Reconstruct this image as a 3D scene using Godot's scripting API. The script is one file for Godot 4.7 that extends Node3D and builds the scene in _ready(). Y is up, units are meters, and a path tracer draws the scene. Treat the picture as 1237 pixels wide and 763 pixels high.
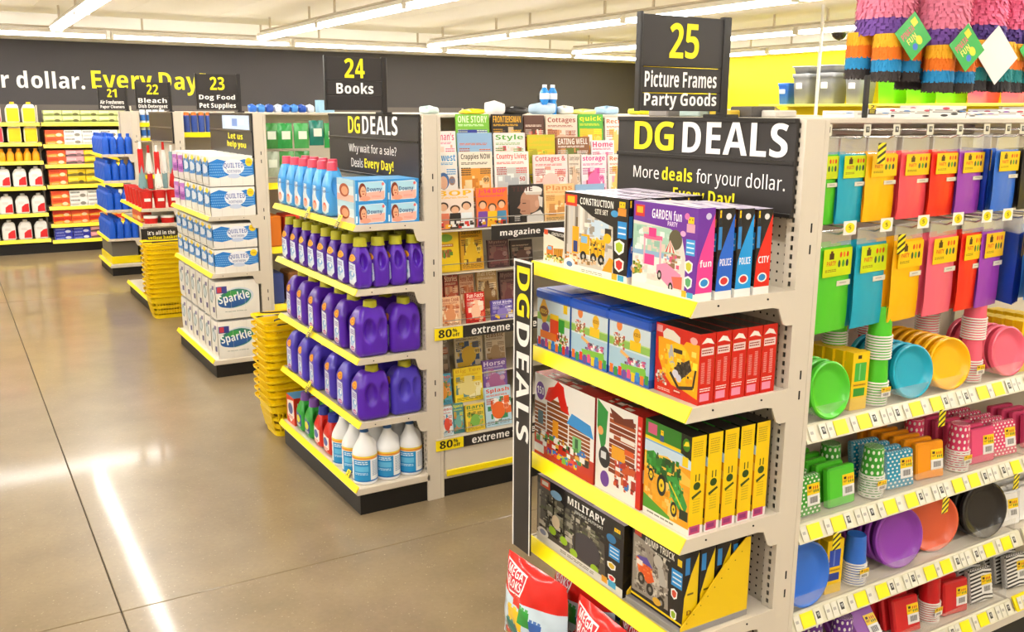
extends Node3D
# A discount store: a polished main aisle, five gondola runs with promotional end shelves, a dark back wall and rows of strip lights.
# World: +X runs along the gondolas (into the side aisles), -Z runs down the main aisle. Units are metres.

const EYE := 1.98
const CEIL := 3.22
const BACK := -15.1
const RIGHT := 12.1
const LEFT := -5.4
const FRONT := 4.6

var M := {}
var used := {}
var rng := RandomNumberGenerator.new()
var bold: Font
var plain_font: Font
var glyphs := {}

# ------------------------------------------------------------------ mesh builder
class MB:
	var v := PackedVector3Array()
	var n := PackedVector3Array()
	var u := PackedVector2Array()
	var ix := PackedInt32Array()

	# a, b, c, d run counter-clockwise seen from outside: bottom left, bottom right, top right, top left
	func quad(a: Vector3, b: Vector3, c: Vector3, d: Vector3, r := Rect2(0, 0, 1, 1)) -> void:
		var nn := (b - a).cross(d - a)
		if nn.length_squared() < 1e-16:
			nn = (c - b).cross(d - b)
		nn = nn.normalized()
		var k := v.size()
		for p in [a, b, c, d]:
			v.append(p)
			n.append(nn)
		u.append(Vector2(r.position.x, r.end.y))
		u.append(r.end)
		u.append(Vector2(r.end.x, r.position.y))
		u.append(r.position)
		ix.append_array(PackedInt32Array([k, k + 2, k + 1, k, k + 3, k + 2]))

	func tri(a: Vector3, b: Vector3, c: Vector3, ua := Vector2.ZERO, ub := Vector2.ZERO, uc := Vector2.ZERO) -> void:
		var nn := (b - a).cross(c - a).normalized()
		var k := v.size()
		v.append_array(PackedVector3Array([a, b, c]))
		n.append_array(PackedVector3Array([nn, nn, nn]))
		u.append_array(PackedVector2Array([ua, ub, uc]))
		ix.append_array(PackedInt32Array([k, k + 2, k + 1]))

	# faces: rects for [-X, +X, -Y, +Y, -Z, +Z]
	func box(lo: Vector3, hi: Vector3, f := []) -> void:
		var R := Rect2(0, 0, 1, 1)
		var g := func(i): return f[i] if i < f.size() else R
		quad(Vector3(lo.x, lo.y, lo.z), Vector3(lo.x, lo.y, hi.z), Vector3(lo.x, hi.y, hi.z), Vector3(lo.x, hi.y, lo.z), g.call(0))
		quad(Vector3(hi.x, lo.y, hi.z), Vector3(hi.x, lo.y, lo.z), Vector3(hi.x, hi.y, lo.z), Vector3(hi.x, hi.y, hi.z), g.call(1))
		quad(Vector3(lo.x, lo.y, lo.z), Vector3(hi.x, lo.y, lo.z), Vector3(hi.x, lo.y, hi.z), Vector3(lo.x, lo.y, hi.z), g.call(2))
		quad(Vector3(lo.x, hi.y, hi.z), Vector3(hi.x, hi.y, hi.z), Vector3(hi.x, hi.y, lo.z), Vector3(lo.x, hi.y, lo.z), g.call(3))
		quad(Vector3(hi.x, lo.y, lo.z), Vector3(lo.x, lo.y, lo.z), Vector3(lo.x, hi.y, lo.z), Vector3(hi.x, hi.y, lo.z), g.call(4))
		quad(Vector3(lo.x, lo.y, hi.z), Vector3(hi.x, lo.y, hi.z), Vector3(hi.x, hi.y, hi.z), Vector3(lo.x, hi.y, hi.z), g.call(5))

	# a box whose edges and corners are cut at 45 degrees
	func cbox(lo: Vector3, hi: Vector3, c: float) -> void:
		var m := (lo + hi) / 2.0
		var h := (hi - lo) / 2.0
		for ax in 3:
			var a1 := (ax + 1) % 3
			var a2 := (ax + 2) % 3
			for s in [-1.0, 1.0]:
				var q := []
				for k in [[-1, -1], [1, -1], [1, 1], [-1, 1]]:
					var p := Vector3()
					p[ax] = s * h[ax]
					p[a1] = k[0] * (h[a1] - c) * s
					p[a2] = k[1] * (h[a2] - c)
					q.append(m + p)
				quad(q[0], q[1], q[2], q[3])
		for ax in 3:
			var a1 := (ax + 1) % 3
			var a2 := (ax + 2) % 3
			for s1 in [-1.0, 1.0]:
				for s2 in [-1.0, 1.0]:
					var q := []
					for k in [[-1, 0], [1, 0], [1, 1], [-1, 1]]:
						var p := Vector3()
						p[ax] = k[0] * (h[ax] - c)
						p[a1] = s1 * (h[a1] - (c if k[1] == 0 else 0.0))
						p[a2] = s2 * (h[a2] - (0.0 if k[1] == 0 else c))
						q.append(m + p)
					if s1 * s2 > 0.0:
						quad(q[0], q[3], q[2], q[1])
					else:
						quad(q[0], q[1], q[2], q[3])
		for sx in [-1.0, 1.0]:
			for sy in [-1.0, 1.0]:
				for sz in [-1.0, 1.0]:
					var a := m + Vector3(sx * h.x, sy * (h.y - c), sz * (h.z - c))
					var b := m + Vector3(sx * (h.x - c), sy * h.y, sz * (h.z - c))
					var d := m + Vector3(sx * (h.x - c), sy * (h.y - c), sz * h.z)
					if sx * sy * sz > 0.0:
						tri(a, b, d)
					else:
						tri(a, d, b)

	# rows of points, smooth; rows go up, columns counter-clockwise seen from above when wrap is set
	func grid(rows: Array, wrap := false, r := Rect2(0, 0, 1, 1)) -> void:
		var h := rows.size()
		var w: int = rows[0].size()
		var k := v.size()
		for i in h:
			for j in w:
				var p: Vector3 = rows[i][j]
				var du: Vector3
				if wrap and (j == 0 or j == w - 1):
					du = rows[i][1] - rows[i][w - 2]
				else:
					du = rows[i][mini(j + 1, w - 1)] - rows[i][maxi(j - 1, 0)]
				var dv: Vector3 = rows[mini(i + 1, h - 1)][j] - rows[maxi(i - 1, 0)][j]
				var nn := du.cross(dv)
				if nn.length_squared() < 1e-18:
					var c: Vector3 = Vector3.ZERO
					for q in rows[i]:
						c += q
					nn = Vector3.UP if i > h / 2 else Vector3.DOWN
				v.append(p)
				n.append(nn.normalized())
				u.append(Vector2(r.position.x + r.size.x * j / (w - 1.0), r.end.y - r.size.y * i / (h - 1.0)))
		for i in h - 1:
			for j in w - 1:
				var a := k + i * w + j
				ix.append_array(PackedInt32Array([a, a + w + 1, a + 1, a, a + w, a + w + 1]))

	# profile: [radius, height] from bottom to top round +Y
	func lathe(prof: Array, seg := 16, at := Vector3.ZERO, sx := 1.0, sz := 1.0) -> void:
		# split where the profile turns sharply so that edges stay crisp
		var run := [prof[0]]
		for i in range(1, prof.size()):
			run.append(prof[i])
			var sharp := false
			if i < prof.size() - 1:
				var d1 := Vector2(prof[i][0] - prof[i - 1][0], prof[i][1] - prof[i - 1][1]).normalized()
				var d2 := Vector2(prof[i + 1][0] - prof[i][0], prof[i + 1][1] - prof[i][1]).normalized()
				sharp = d1.dot(d2) < 0.72
			if sharp or i == prof.size() - 1:
				var rows := []
				for p in run:
					var row := PackedVector3Array()
					for j in seg + 1:
						var a := TAU * j / seg
						var pr := maxf(p[0], 1e-4)
						row.append(at + Vector3(cos(a) * pr * sx, p[1], -sin(a) * pr * sz))
					rows.append(row)
				grid(rows, true)
				run = [prof[i]]

	func tube(path: Array, r: float, seg := 6, closed := false) -> void:
		var rows := []
		var m := path.size()
		var last := Vector3.ZERO
		for i in m + (1 if closed else 0):
			var p: Vector3 = path[i % m]
			var t: Vector3
			if closed:
				t = (path[(i + 1) % m] - path[(i - 1 + m) % m]).normalized()
			else:
				t = (path[mini(i + 1, m - 1)] - path[maxi(i - 1, 0)]).normalized()
			var side := last - t * last.dot(t)
			if side.length() < 1e-4:
				side = t.cross(Vector3.UP if absf(t.y) < 0.9 else Vector3.RIGHT)
			side = side.normalized()
			last = side
			var up := side.cross(t)
			var row := PackedVector3Array()
			for j in seg + 1:
				var a := -TAU * j / seg
				row.append(p + (side * cos(a) + up * sin(a)) * r)
			rows.append(row)
		grid(rows, true)

	func bar(a: Vector3, b: Vector3, w: float, h: float) -> void:
		var t := (b - a).normalized()
		var s := t.cross(Vector3.UP if absf(t.y) < 0.9 else Vector3.RIGHT).normalized() * w / 2.0
		var p := s.cross(t).normalized() * h / 2.0
		var A := [a - s - p, a + s - p, a + s + p, a - s + p]
		var B := [b - s - p, b + s - p, b + s + p, b - s + p]
		for i in 4:
			var j := (i + 1) % 4
			quad(A[j], A[i], B[i], B[j])
		quad(A[0], A[1], A[2], A[3])
		quad(B[1], B[0], B[3], B[2])

	# polygon (counter-clockwise) in a plane, pushed out by depth along the normal x cross y
	func prism(poly: PackedVector2Array, o: Vector3, x: Vector3, y: Vector3, depth: float, r := Rect2(0, 0, 1, 1)) -> void:
		var t := Geometry2D.triangulate_polygon(poly)
		var nn := x.cross(y).normalized()
		var lo := poly[0]
		var hi := poly[0]
		for p in poly:
			lo = lo.min(p)
			hi = hi.max(p)
		for i in range(0, t.size(), 3):
			var P := [poly[t[i]], poly[t[i + 1]], poly[t[i + 2]]]
			if (P[1] - P[0]).cross(P[2] - P[0]) < 0.0:
				P = [P[0], P[2], P[1]]
			var W := []
			var Q := []
			for p in P:
				W.append(o + x * p.x + y * p.y + nn * depth)
				var f: Vector2 = (p - lo) / (hi - lo)
				Q.append(Vector2(r.position.x + r.size.x * f.x, r.end.y - r.size.y * f.y))
			tri(W[0], W[1], W[2], Q[0], Q[1], Q[2])
			tri(W[0] - nn * depth, W[2] - nn * depth, W[1] - nn * depth, Q[0], Q[2], Q[1])
		for i in poly.size():
			var a := poly[i]
			var b := poly[(i + 1) % poly.size()]
			var A := o + x * a.x + y * a.y
			var B := o + x * b.x + y * b.y
			quad(A, B, B + nn * depth, A + nn * depth, Rect2(r.position + r.size * 0.02, r.size * 0.01))

	func append(o: MB, t := Transform3D.IDENTITY) -> void:
		var k := v.size()
		for p in o.v:
			v.append(t * p)
		for q in o.n:
			n.append((t.basis * q).normalized())
		u.append_array(o.u)
		for i in o.ix:
			ix.append(i + k)

	func mesh() -> ArrayMesh:
		var a := []
		a.resize(Mesh.ARRAY_MAX)
		a[Mesh.ARRAY_VERTEX] = v
		a[Mesh.ARRAY_NORMAL] = n
		a[Mesh.ARRAY_TEX_UV] = u
		a[Mesh.ARRAY_INDEX] = ix
		var m := ArrayMesh.new()
		m.add_surface_from_arrays(Mesh.PRIMITIVE_TRIANGLES, a)
		return m

	# surface nets of a signed distance field
	static func net(f: Callable, lo: Vector3, hi: Vector3, cell: float) -> MB:
		var b := MB.new()
		var N := Vector3i(((hi - lo) / cell).ceil()) + Vector3i(2, 2, 2)
		var o := lo - Vector3.ONE * cell * 0.5
		var d := PackedFloat32Array()
		d.resize(N.x * N.y * N.z)
		var k := 0
		for z in N.z:
			for y in N.y:
				for x in N.x:
					d[k] = f.call(o + Vector3(x, y, z) * cell)
					k += 1
		var id := PackedInt32Array()
		id.resize(d.size())
		id.fill(-1)
		var sy := N.x
		var sz := N.x * N.y
		var cs := [0, 1, sy, sy + 1, sz, sz + 1, sz + sy, sz + sy + 1]
		var ed := [[0, 1], [2, 3], [4, 5], [6, 7], [0, 2], [1, 3], [4, 6], [5, 7], [0, 4], [1, 5], [2, 6], [3, 7]]
		for z in N.z - 1:
			for y in N.y - 1:
				for x in N.x - 1:
					var at := x + y * sy + z * sz
					var neg := 0
					for c in cs:
						if d[at + c] < 0.0:
							neg += 1
					if neg == 0 or neg == 8:
						continue
					var s := Vector3.ZERO
					var m := 0
					for e in ed:
						var a: float = d[at + cs[e[0]]]
						var c: float = d[at + cs[e[1]]]
						if (a < 0.0) != (c < 0.0):
							var t := a / (a - c)
							var p0 := Vector3(e[0] & 1, (e[0] >> 1) & 1, e[0] >> 2)
							var p1 := Vector3(e[1] & 1, (e[1] >> 1) & 1, e[1] >> 2)
							s += p0.lerp(p1, t)
							m += 1
					var p := o + (Vector3(x, y, z) + s / m) * cell
					id[at] = b.v.size()
					b.v.append(p)
					var h := cell * 0.5
					var g := Vector3(f.call(p + Vector3(h, 0, 0)) - f.call(p - Vector3(h, 0, 0)), f.call(p + Vector3(0, h, 0)) - f.call(p - Vector3(0, h, 0)), f.call(p + Vector3(0, 0, h)) - f.call(p - Vector3(0, 0, h)))
					b.n.append(g.normalized())
					b.u.append(Vector2.ZERO)
		for z in range(1, N.z - 1):
			for y in range(1, N.y - 1):
				for x in range(1, N.x - 1):
					var at := x + y * sy + z * sz
					var a := d[at] < 0.0
					for q in [[1, sy, sz], [sy, sz, 1], [sz, 1, sy]]:
						if a == (d[at + q[0]] < 0.0):
							continue
						var i0 := id[at - q[1] - q[2]]
						var i1 := id[at - q[2]]
						var i2 := id[at]
						var i3 := id[at - q[1]]
						if i0 < 0 or i1 < 0 or i2 < 0 or i3 < 0:
							continue
						if a:
							b.ix.append_array(PackedInt32Array([i0, i2, i1, i0, i3, i2]))
						else:
							b.ix.append_array(PackedInt32Array([i0, i1, i2, i0, i2, i3]))
		return b

# ------------------------------------------------------------------ print: flat pictures on packaging
class Cv:
	var im: Image
	var c0 := Rect2i()
	var host

	func _init(h, w: int, hh: int, c: Color) -> void:
		host = h
		im = Image.create(w, hh, false, Image.FORMAT_RGB8)
		im.fill(c)
		c0 = Rect2i(0, 0, w, hh)

	func cell(x: float, y: float, w: float, h: float) -> Rect2:
		c0 = Rect2i(int(x * im.get_width()), int(y * im.get_height()), int(w * im.get_width()), int(h * im.get_height()))
		return Rect2((c0.position.x + 0.5) / im.get_width(), (c0.position.y + 0.5) / im.get_height(), (c0.size.x - 1.0) / im.get_width(), (c0.size.y - 1.0) / im.get_height())

	func P(x: float, y: float) -> Vector2:
		return Vector2(c0.position.x + x * c0.size.x, c0.position.y + y * c0.size.y)

	func span(x0: float, x1: float, y: int, c: Color) -> void:
		var a := maxi(int(round(x0)), c0.position.x)
		var b := mini(int(round(x1)), c0.end.x)
		if b > a and y >= c0.position.y and y < c0.end.y:
			im.fill_rect(Rect2i(a, y, b - a, 1), c)

	func rect(x: float, y: float, w: float, h: float, c: Color) -> void:
		var a := P(x, y)
		var b := P(x + w, y + h)
		im.fill_rect(Rect2i(Vector2i(a.round()), Vector2i((b - a).round()).max(Vector2i.ONE)).intersection(c0), c)

	func pix(pts: PackedVector2Array, c: Color) -> void:
		var lo := INF
		var hi := -INF
		for p in pts:
			lo = minf(lo, p.y)
			hi = maxf(hi, p.y)
		for y in range(maxi(int(floor(lo)), c0.position.y), mini(int(ceil(hi)) + 1, c0.end.y)):
			var xs := []
			var yy := y + 0.5
			for i in pts.size():
				var a := pts[i]
				var b := pts[(i + 1) % pts.size()]
				if (a.y <= yy) != (b.y <= yy):
					xs.append(a.x + (yy - a.y) / (b.y - a.y) * (b.x - a.x))
			xs.sort()
			for i in range(0, xs.size() - 1, 2):
				span(xs[i], xs[i + 1], y, c)

	func poly(xy: Array, c: Color) -> void:
		var q := PackedVector2Array()
		for i in range(0, xy.size(), 2):
			q.append(P(xy[i], xy[i + 1]))
		pix(q, c)

	func ell(x: float, y: float, rx: float, ry: float, c: Color, turn := 0.0) -> void:
		var q := PackedVector2Array()
		for i in 28:
			var a := TAU * i / 28
			var o := Vector2(cos(a) * rx * c0.size.x, sin(a) * ry * c0.size.y).rotated(turn)
			q.append(P(x, y) + o)
		pix(q, c)

	func line(x0: float, y0: float, x1: float, y1: float, w: float, c: Color) -> void:
		var a := P(x0, y0)
		var b := P(x1, y1)
		var s := (b - a).orthogonal().normalized() * w * c0.size.x * 0.5
		pix(PackedVector2Array([a - s, b - s, b + s, a + s]), c)

	# text stretched to fill the given box
	func text(s: String, x: float, y: float, w: float, h: float, c: Color, f := true, turn := 0.0) -> void:
		var g: Array = host.glyph(s, f)
		var a := P(x, y)
		var e := P(x + w, y + h) - a
		var mid := a + e / 2.0
		for t in g:
			var q := PackedVector2Array()
			for p in t:
				q.append(mid + (Vector2((p.x - 0.5) * e.x, (0.5 - p.y) * e.y)).rotated(turn))
			pix(q, c)

	# lines of small print: a stack of thin strokes broken into words
	func fine(x: float, y: float, w: float, h: float, lines: int, c: Color, sd := 1) -> void:
		var r := RandomNumberGenerator.new()
		r.seed = sd * 77 + lines
		for i in lines:
			var at := 0.0
			while at < 0.95:
				var ww := r.randf_range(0.08, 0.25)
				rect(x + at * w, y + h * (i + 0.2) / lines, minf(ww, 1.0 - at) * w * 0.85, h * 0.5 / lines, c)
				at += ww

	func tex() -> ImageTexture:
		return ImageTexture.create_from_image(im)

func glyph(s: String, f: bool) -> Array:
	var key := s + ("#" if f else "-")
	if glyphs.has(key):
		return glyphs[key]
	var t := TextMesh.new()
	t.text = s
	t.font = bold if f else plain_font
	t.font_size = 48
	t.depth = 0.0
	t.curve_step = 2.0
	var a := t.get_mesh_arrays()
	var vs: PackedVector3Array = a[Mesh.ARRAY_VERTEX]
	var id: PackedInt32Array = a[Mesh.ARRAY_INDEX] if a[Mesh.ARRAY_INDEX] != null else PackedInt32Array(range(vs.size()))
	var lo := Vector2(INF, INF)
	var hi := -lo
	for p in vs:
		lo = lo.min(Vector2(p.x, p.y))
		hi = hi.max(Vector2(p.x, p.y))
	var out := []
	for i in range(0, id.size(), 3):
		var q := PackedVector2Array()
		for k in 3:
			q.append((Vector2(vs[id[i + k]].x, vs[id[i + k]].y) - lo) / (hi - lo))
		out.append(q)
	glyphs[key] = out
	return out

# ------------------------------------------------------------------ nodes, labels, materials
func numbered(n: String) -> String:
	if not used.has(n):
		used[n] = 0
		return n
	used[n] += 1
	return "%s_%03d" % [n, used[n]]

func tag(o: Node, label: String, category: String, group := "", kind := "") -> void:
	if label:
		o.set_meta("label", label)
	if category:
		o.set_meta("category", category)
	if group:
		o.set_meta("group", group)
	if kind:
		o.set_meta("kind", kind)

func thing(called: String, label: String, category: String, at := Vector3.ZERO, turn := 0.0, group := "") -> Node3D:
	var o := Node3D.new()
	o.name = numbered(called)
	add_child(o)
	o.position = at
	o.rotation.y = turn
	tag(o, label, category, group)
	return o

func part(called: String, m, mat: Material, parent: Node, at := Vector3.ZERO, label := "") -> MeshInstance3D:
	var o := MeshInstance3D.new()
	o.name = called
	o.mesh = m.mesh() if m is MB else m
	o.material_override = mat
	o.position = at
	parent.add_child(o, true)
	if label:
		o.set_meta("label", label)
	return o

func single(called: String, m, mat: Material, label: String, category: String, at := Vector3.ZERO, turn := 0.0, group := "") -> MeshInstance3D:
	var o := MeshInstance3D.new()
	o.name = numbered(called)
	o.mesh = m.mesh() if m is MB else m
	o.material_override = mat
	add_child(o)
	o.position = at
	o.rotation.y = turn
	tag(o, label, category, group)
	return o

func copy(o: Node3D, at: Vector3, turn := 0.0, label := "", group := "") -> Node3D:
	var c: Node3D = o.duplicate()
	var base := o.name as String
	var r := RegEx.create_from_string("_\\d{3}$")
	c.name = numbered(r.sub(base, ""))
	add_child(c)
	c.position = at
	c.rotation.y = turn
	if label:
		c.set_meta("label", label)
	if group:
		c.set_meta("group", group)
	return c

func mat(c: Color, rough := 0.6, metal := 0.0, spec := 0.5) -> StandardMaterial3D:
	var m := StandardMaterial3D.new()
	m.albedo_color = c
	m.roughness = rough
	m.metallic = metal
	m.metallic_specular = spec
	return m

func hexm(h: String, rough := 0.6, metal := 0.0, spec := 0.5) -> StandardMaterial3D:
	return mat(Color.html(h), rough, metal, spec)

func printed(t: Texture2D, rough := 0.35) -> StandardMaterial3D:
	var m := StandardMaterial3D.new()
	m.albedo_texture = t
	m.roughness = rough
	m.texture_repeat = false
	return m

func clear_film(c: Color, a: float, rough := 0.12) -> StandardMaterial3D:
	var m := mat(Color(c.r, c.g, c.b, a), rough)
	m.transparency = BaseMaterial3D.TRANSPARENCY_ALPHA
	return m

# raised lettering: fits a text into a box w by h whose lower left corner is at, along x and y
func lettering(s: String, at: Vector3, x: Vector3, y: Vector3, w: float, h: float, m: Material, parent: Node, f := true, depth := 0.002) -> MeshInstance3D:
	if s.length() == 2:
		lettering(s[0], at, x, y, w * 0.47, h, m, parent, f, depth)
		return lettering(s[1], at + x * w * 0.53, x, y, w * 0.47, h, m, parent, f, depth)
	var g := glyph(s, f)
	var b := MB.new()
	var nn := x.cross(y).normalized()
	for t in g:
		var q := []
		for p in t:
			q.append(at + x * p.x * w + y * p.y * h + nn * depth)
		if (q[1] - q[0]).cross(q[2] - q[0]).dot(nn) < 0.0:
			q = [q[0], q[2], q[1]]
		b.tri(q[0], q[1], q[2])
	return part("lettering", b, m, parent, Vector3.ZERO)

func _ready() -> void:
	rng.seed = 20
	var sf := SystemFont.new()
	sf.font_names = PackedStringArray(["Droid Sans"])
	sf.font_weight = 700
	bold = sf
	var sg := SystemFont.new()
	sg.font_names = PackedStringArray(["Droid Sans"])
	plain_font = sg
	# camera
	var cam := Camera3D.new()
	cam.name = "camera"
	var yaw := deg_to_rad(31.053)
	var pitch := deg_to_rad(12.269)
	var roll := deg_to_rad(0.318)
	var fw := Vector3(sin(yaw) * cos(pitch), -sin(pitch), -cos(yaw) * cos(pitch))
	var rt := fw.cross(Vector3.UP).normalized()
	var up := rt.cross(fw)
	var r2 := rt * cos(roll) + up * sin(roll)
	var u2 := -rt * sin(roll) + up * cos(roll)
	cam.transform = Transform3D(Basis(r2, u2, -fw), Vector3(0, EYE, 0))
	cam.fov = rad_to_deg(2.0 * atan(381.5 / 1131.4))
	cam.near = 0.05
	cam.far = 80.0
	add_child(cam)
	# surroundings and exposure
	var we := WorldEnvironment.new()
	we.name = "surroundings"
	var e := Environment.new()
	e.background_mode = Environment.BG_COLOR
	e.background_color = Color(0.0, 0.0, 0.0)
	e.tonemap_mode = Environment.TONE_MAPPER_LINEAR
	e.tonemap_exposure = 0.78
	e.sdfgi_enabled = true
	e.ssao_enabled = true
	e.ssil_enabled = true
	we.environment = e
	add_child(we)
	make_materials()
	build_lights()
	build_shell()
	build_fixtures()
	build_products()
	build_details()

func make_materials() -> void:
	M.cream = hexm("d3c9b8", 0.42)
	M.cream_panel = hexm("c8bfae", 0.5)
	M.black = hexm("171513", 0.5)
	M.kick = hexm("100f0f", 0.45)
	M.yellow = hexm("f7df05", 0.35)
	M.strip_white = hexm("d6d0b6", 0.3)
	M.sign = hexm("262221", 0.42)
	M.sign_frame = hexm("1c1918", 0.3)
	M.letter_white = hexm("f6f4ef", 0.5)
	M.letter_yellow = hexm("f5e40a", 0.5)
	M.letter_black = hexm("0f0e0d", 0.5)
	M.hole_black = hexm("0b0a0a", 0.9)  # near-black that paints the shade inside holes; also colours the rivets
	M.chrome = mat(Color(0.78, 0.77, 0.75), 0.25, 1.0)
	M.wire = mat(Color(0.62, 0.6, 0.57), 0.3, 0.9)
	M.white = hexm("f1efe9", 0.5)
	M.clear = clear_film(Color(0.95, 0.97, 0.97), 0.05, 0.04)
	M.film = clear_film(Color(0.97, 0.98, 0.98), 0.16, 0.1)
	M.purple = hexm("531fae", 0.28)
	M.violet = hexm("4a38bc", 0.28)
	M.cap_lime = hexm("b9b61f", 0.4)
	M.basket = hexm("f3d000", 0.38)

# ------------------------------------------------------------------ strip lights
func build_lights() -> void:
	var glow := mat(Color(1, 1, 1), 0.4)
	glow.emission_enabled = true
	glow.emission = Color(1.0, 0.985, 0.96)
	glow.emission_energy_multiplier = 24.0
	var body := hexm("f3efe6", 0.35)
	var L := 2.4
	var hs := MB.new()
	var pr := [Vector2(-0.085, 0.036), Vector2(0.085, 0.036), Vector2(0.06, 0.08), Vector2(0.032, 0.092), Vector2(-0.032, 0.092), Vector2(-0.06, 0.08)]
	hs.prism(PackedVector2Array(pr), Vector3(0, 0, -L / 2), Vector3.RIGHT, Vector3.UP, L)
	var tb := MB.new()
	tb.lathe([[0.0, 0.0], [0.018, 0.004], [0.021, 0.02], [0.021, L - 0.08], [0.018, L - 0.064], [0.0, L - 0.06]], 10)
	var cap := MB.new()
	cap.cbox(Vector3(-0.075, -0.01, -0.012), Vector3(0.075, 0.036, 0.012), 0.004)
	var rail := MB.new()
	rail.cbox(Vector3(-0.016, -0.012, -L / 2 - 0.03), Vector3(0.016, 0.012, L / 2 + 0.03), 0.003)
	var hang := MB.new()
	hang.cbox(Vector3(-0.012, 0.0, -0.012), Vector3(0.012, CEIL - 2.95 - 0.092, 0.012), 0.002)
	var shape_hs := hs.mesh()
	var shape_tb := tb.mesh()
	var shape_cap := cap.mesh()
	var shape_rail := rail.mesh()
	var shape_hang := hang.mesh()
	var rail_mat := hexm("cdc2b0", 0.5)
	var spots := []
	for row in [[-3.8, "row farthest from the gondolas"], [-1.2, "row over the main aisle"], [1.4, "row over the end shelves"], [4.0, "first row over the gondola runs"], [6.62, "middle row over the gondola runs"], [9.3, "row between gondolas and yellow wall"]]:
		for k in 7:
			spots.append([Vector3(row[0], 2.95, -12.25 + k * 2.46), 0.0, row[1]])
	for k in 7:
		spots.append([Vector3(-4.1 + k * 2.46, 2.905, -13.75), PI / 2, "row along the dark back wall"])
	for k in 6:
		spots.append([Vector3(11.4, 2.91, -12.3 + k * 2.46), 0.0, "row along the yellow side wall"])
	for s in spots:
		var t := thing("strip_light", "bare fluorescent strip light in the %s" % s[2], "light", s[0], s[1], "strip lights, " + s[2])
		part("housing", shape_hs, body, t)
		for x in [-0.03, 0.03]:
			var o := part("fluorescent_tube", shape_tb, glow, t, Vector3(x * 1.3, 0.014, -(L - 0.06) / 2.0))
			o.rotation.x = PI / 2
		for x in [-1.0, 1.0]:
			part("lampholder", shape_cap, body, t, Vector3(0, 0, x * (L / 2 - 0.012)))
			part("hanger", shape_hang, rail_mat, t, Vector3(0, 0.09, x * 0.8))
		part("rail", shape_rail, rail_mat, t, Vector3(0.0, 0.112, 0))
		var a := AreaLight3D.new()
		a.name = "strip_glow"
		a.area_size = Vector2(0.11, L)
		a.light_energy = 2.3
		a.light_color = Color(1.0, 0.985, 0.96)
		a.area_range = 30.0
		a.shadow_enabled = true
		a.rotation.x = -PI / 2
		a.position = Vector3(0, -0.008, 0)
		t.add_child(a)

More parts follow.
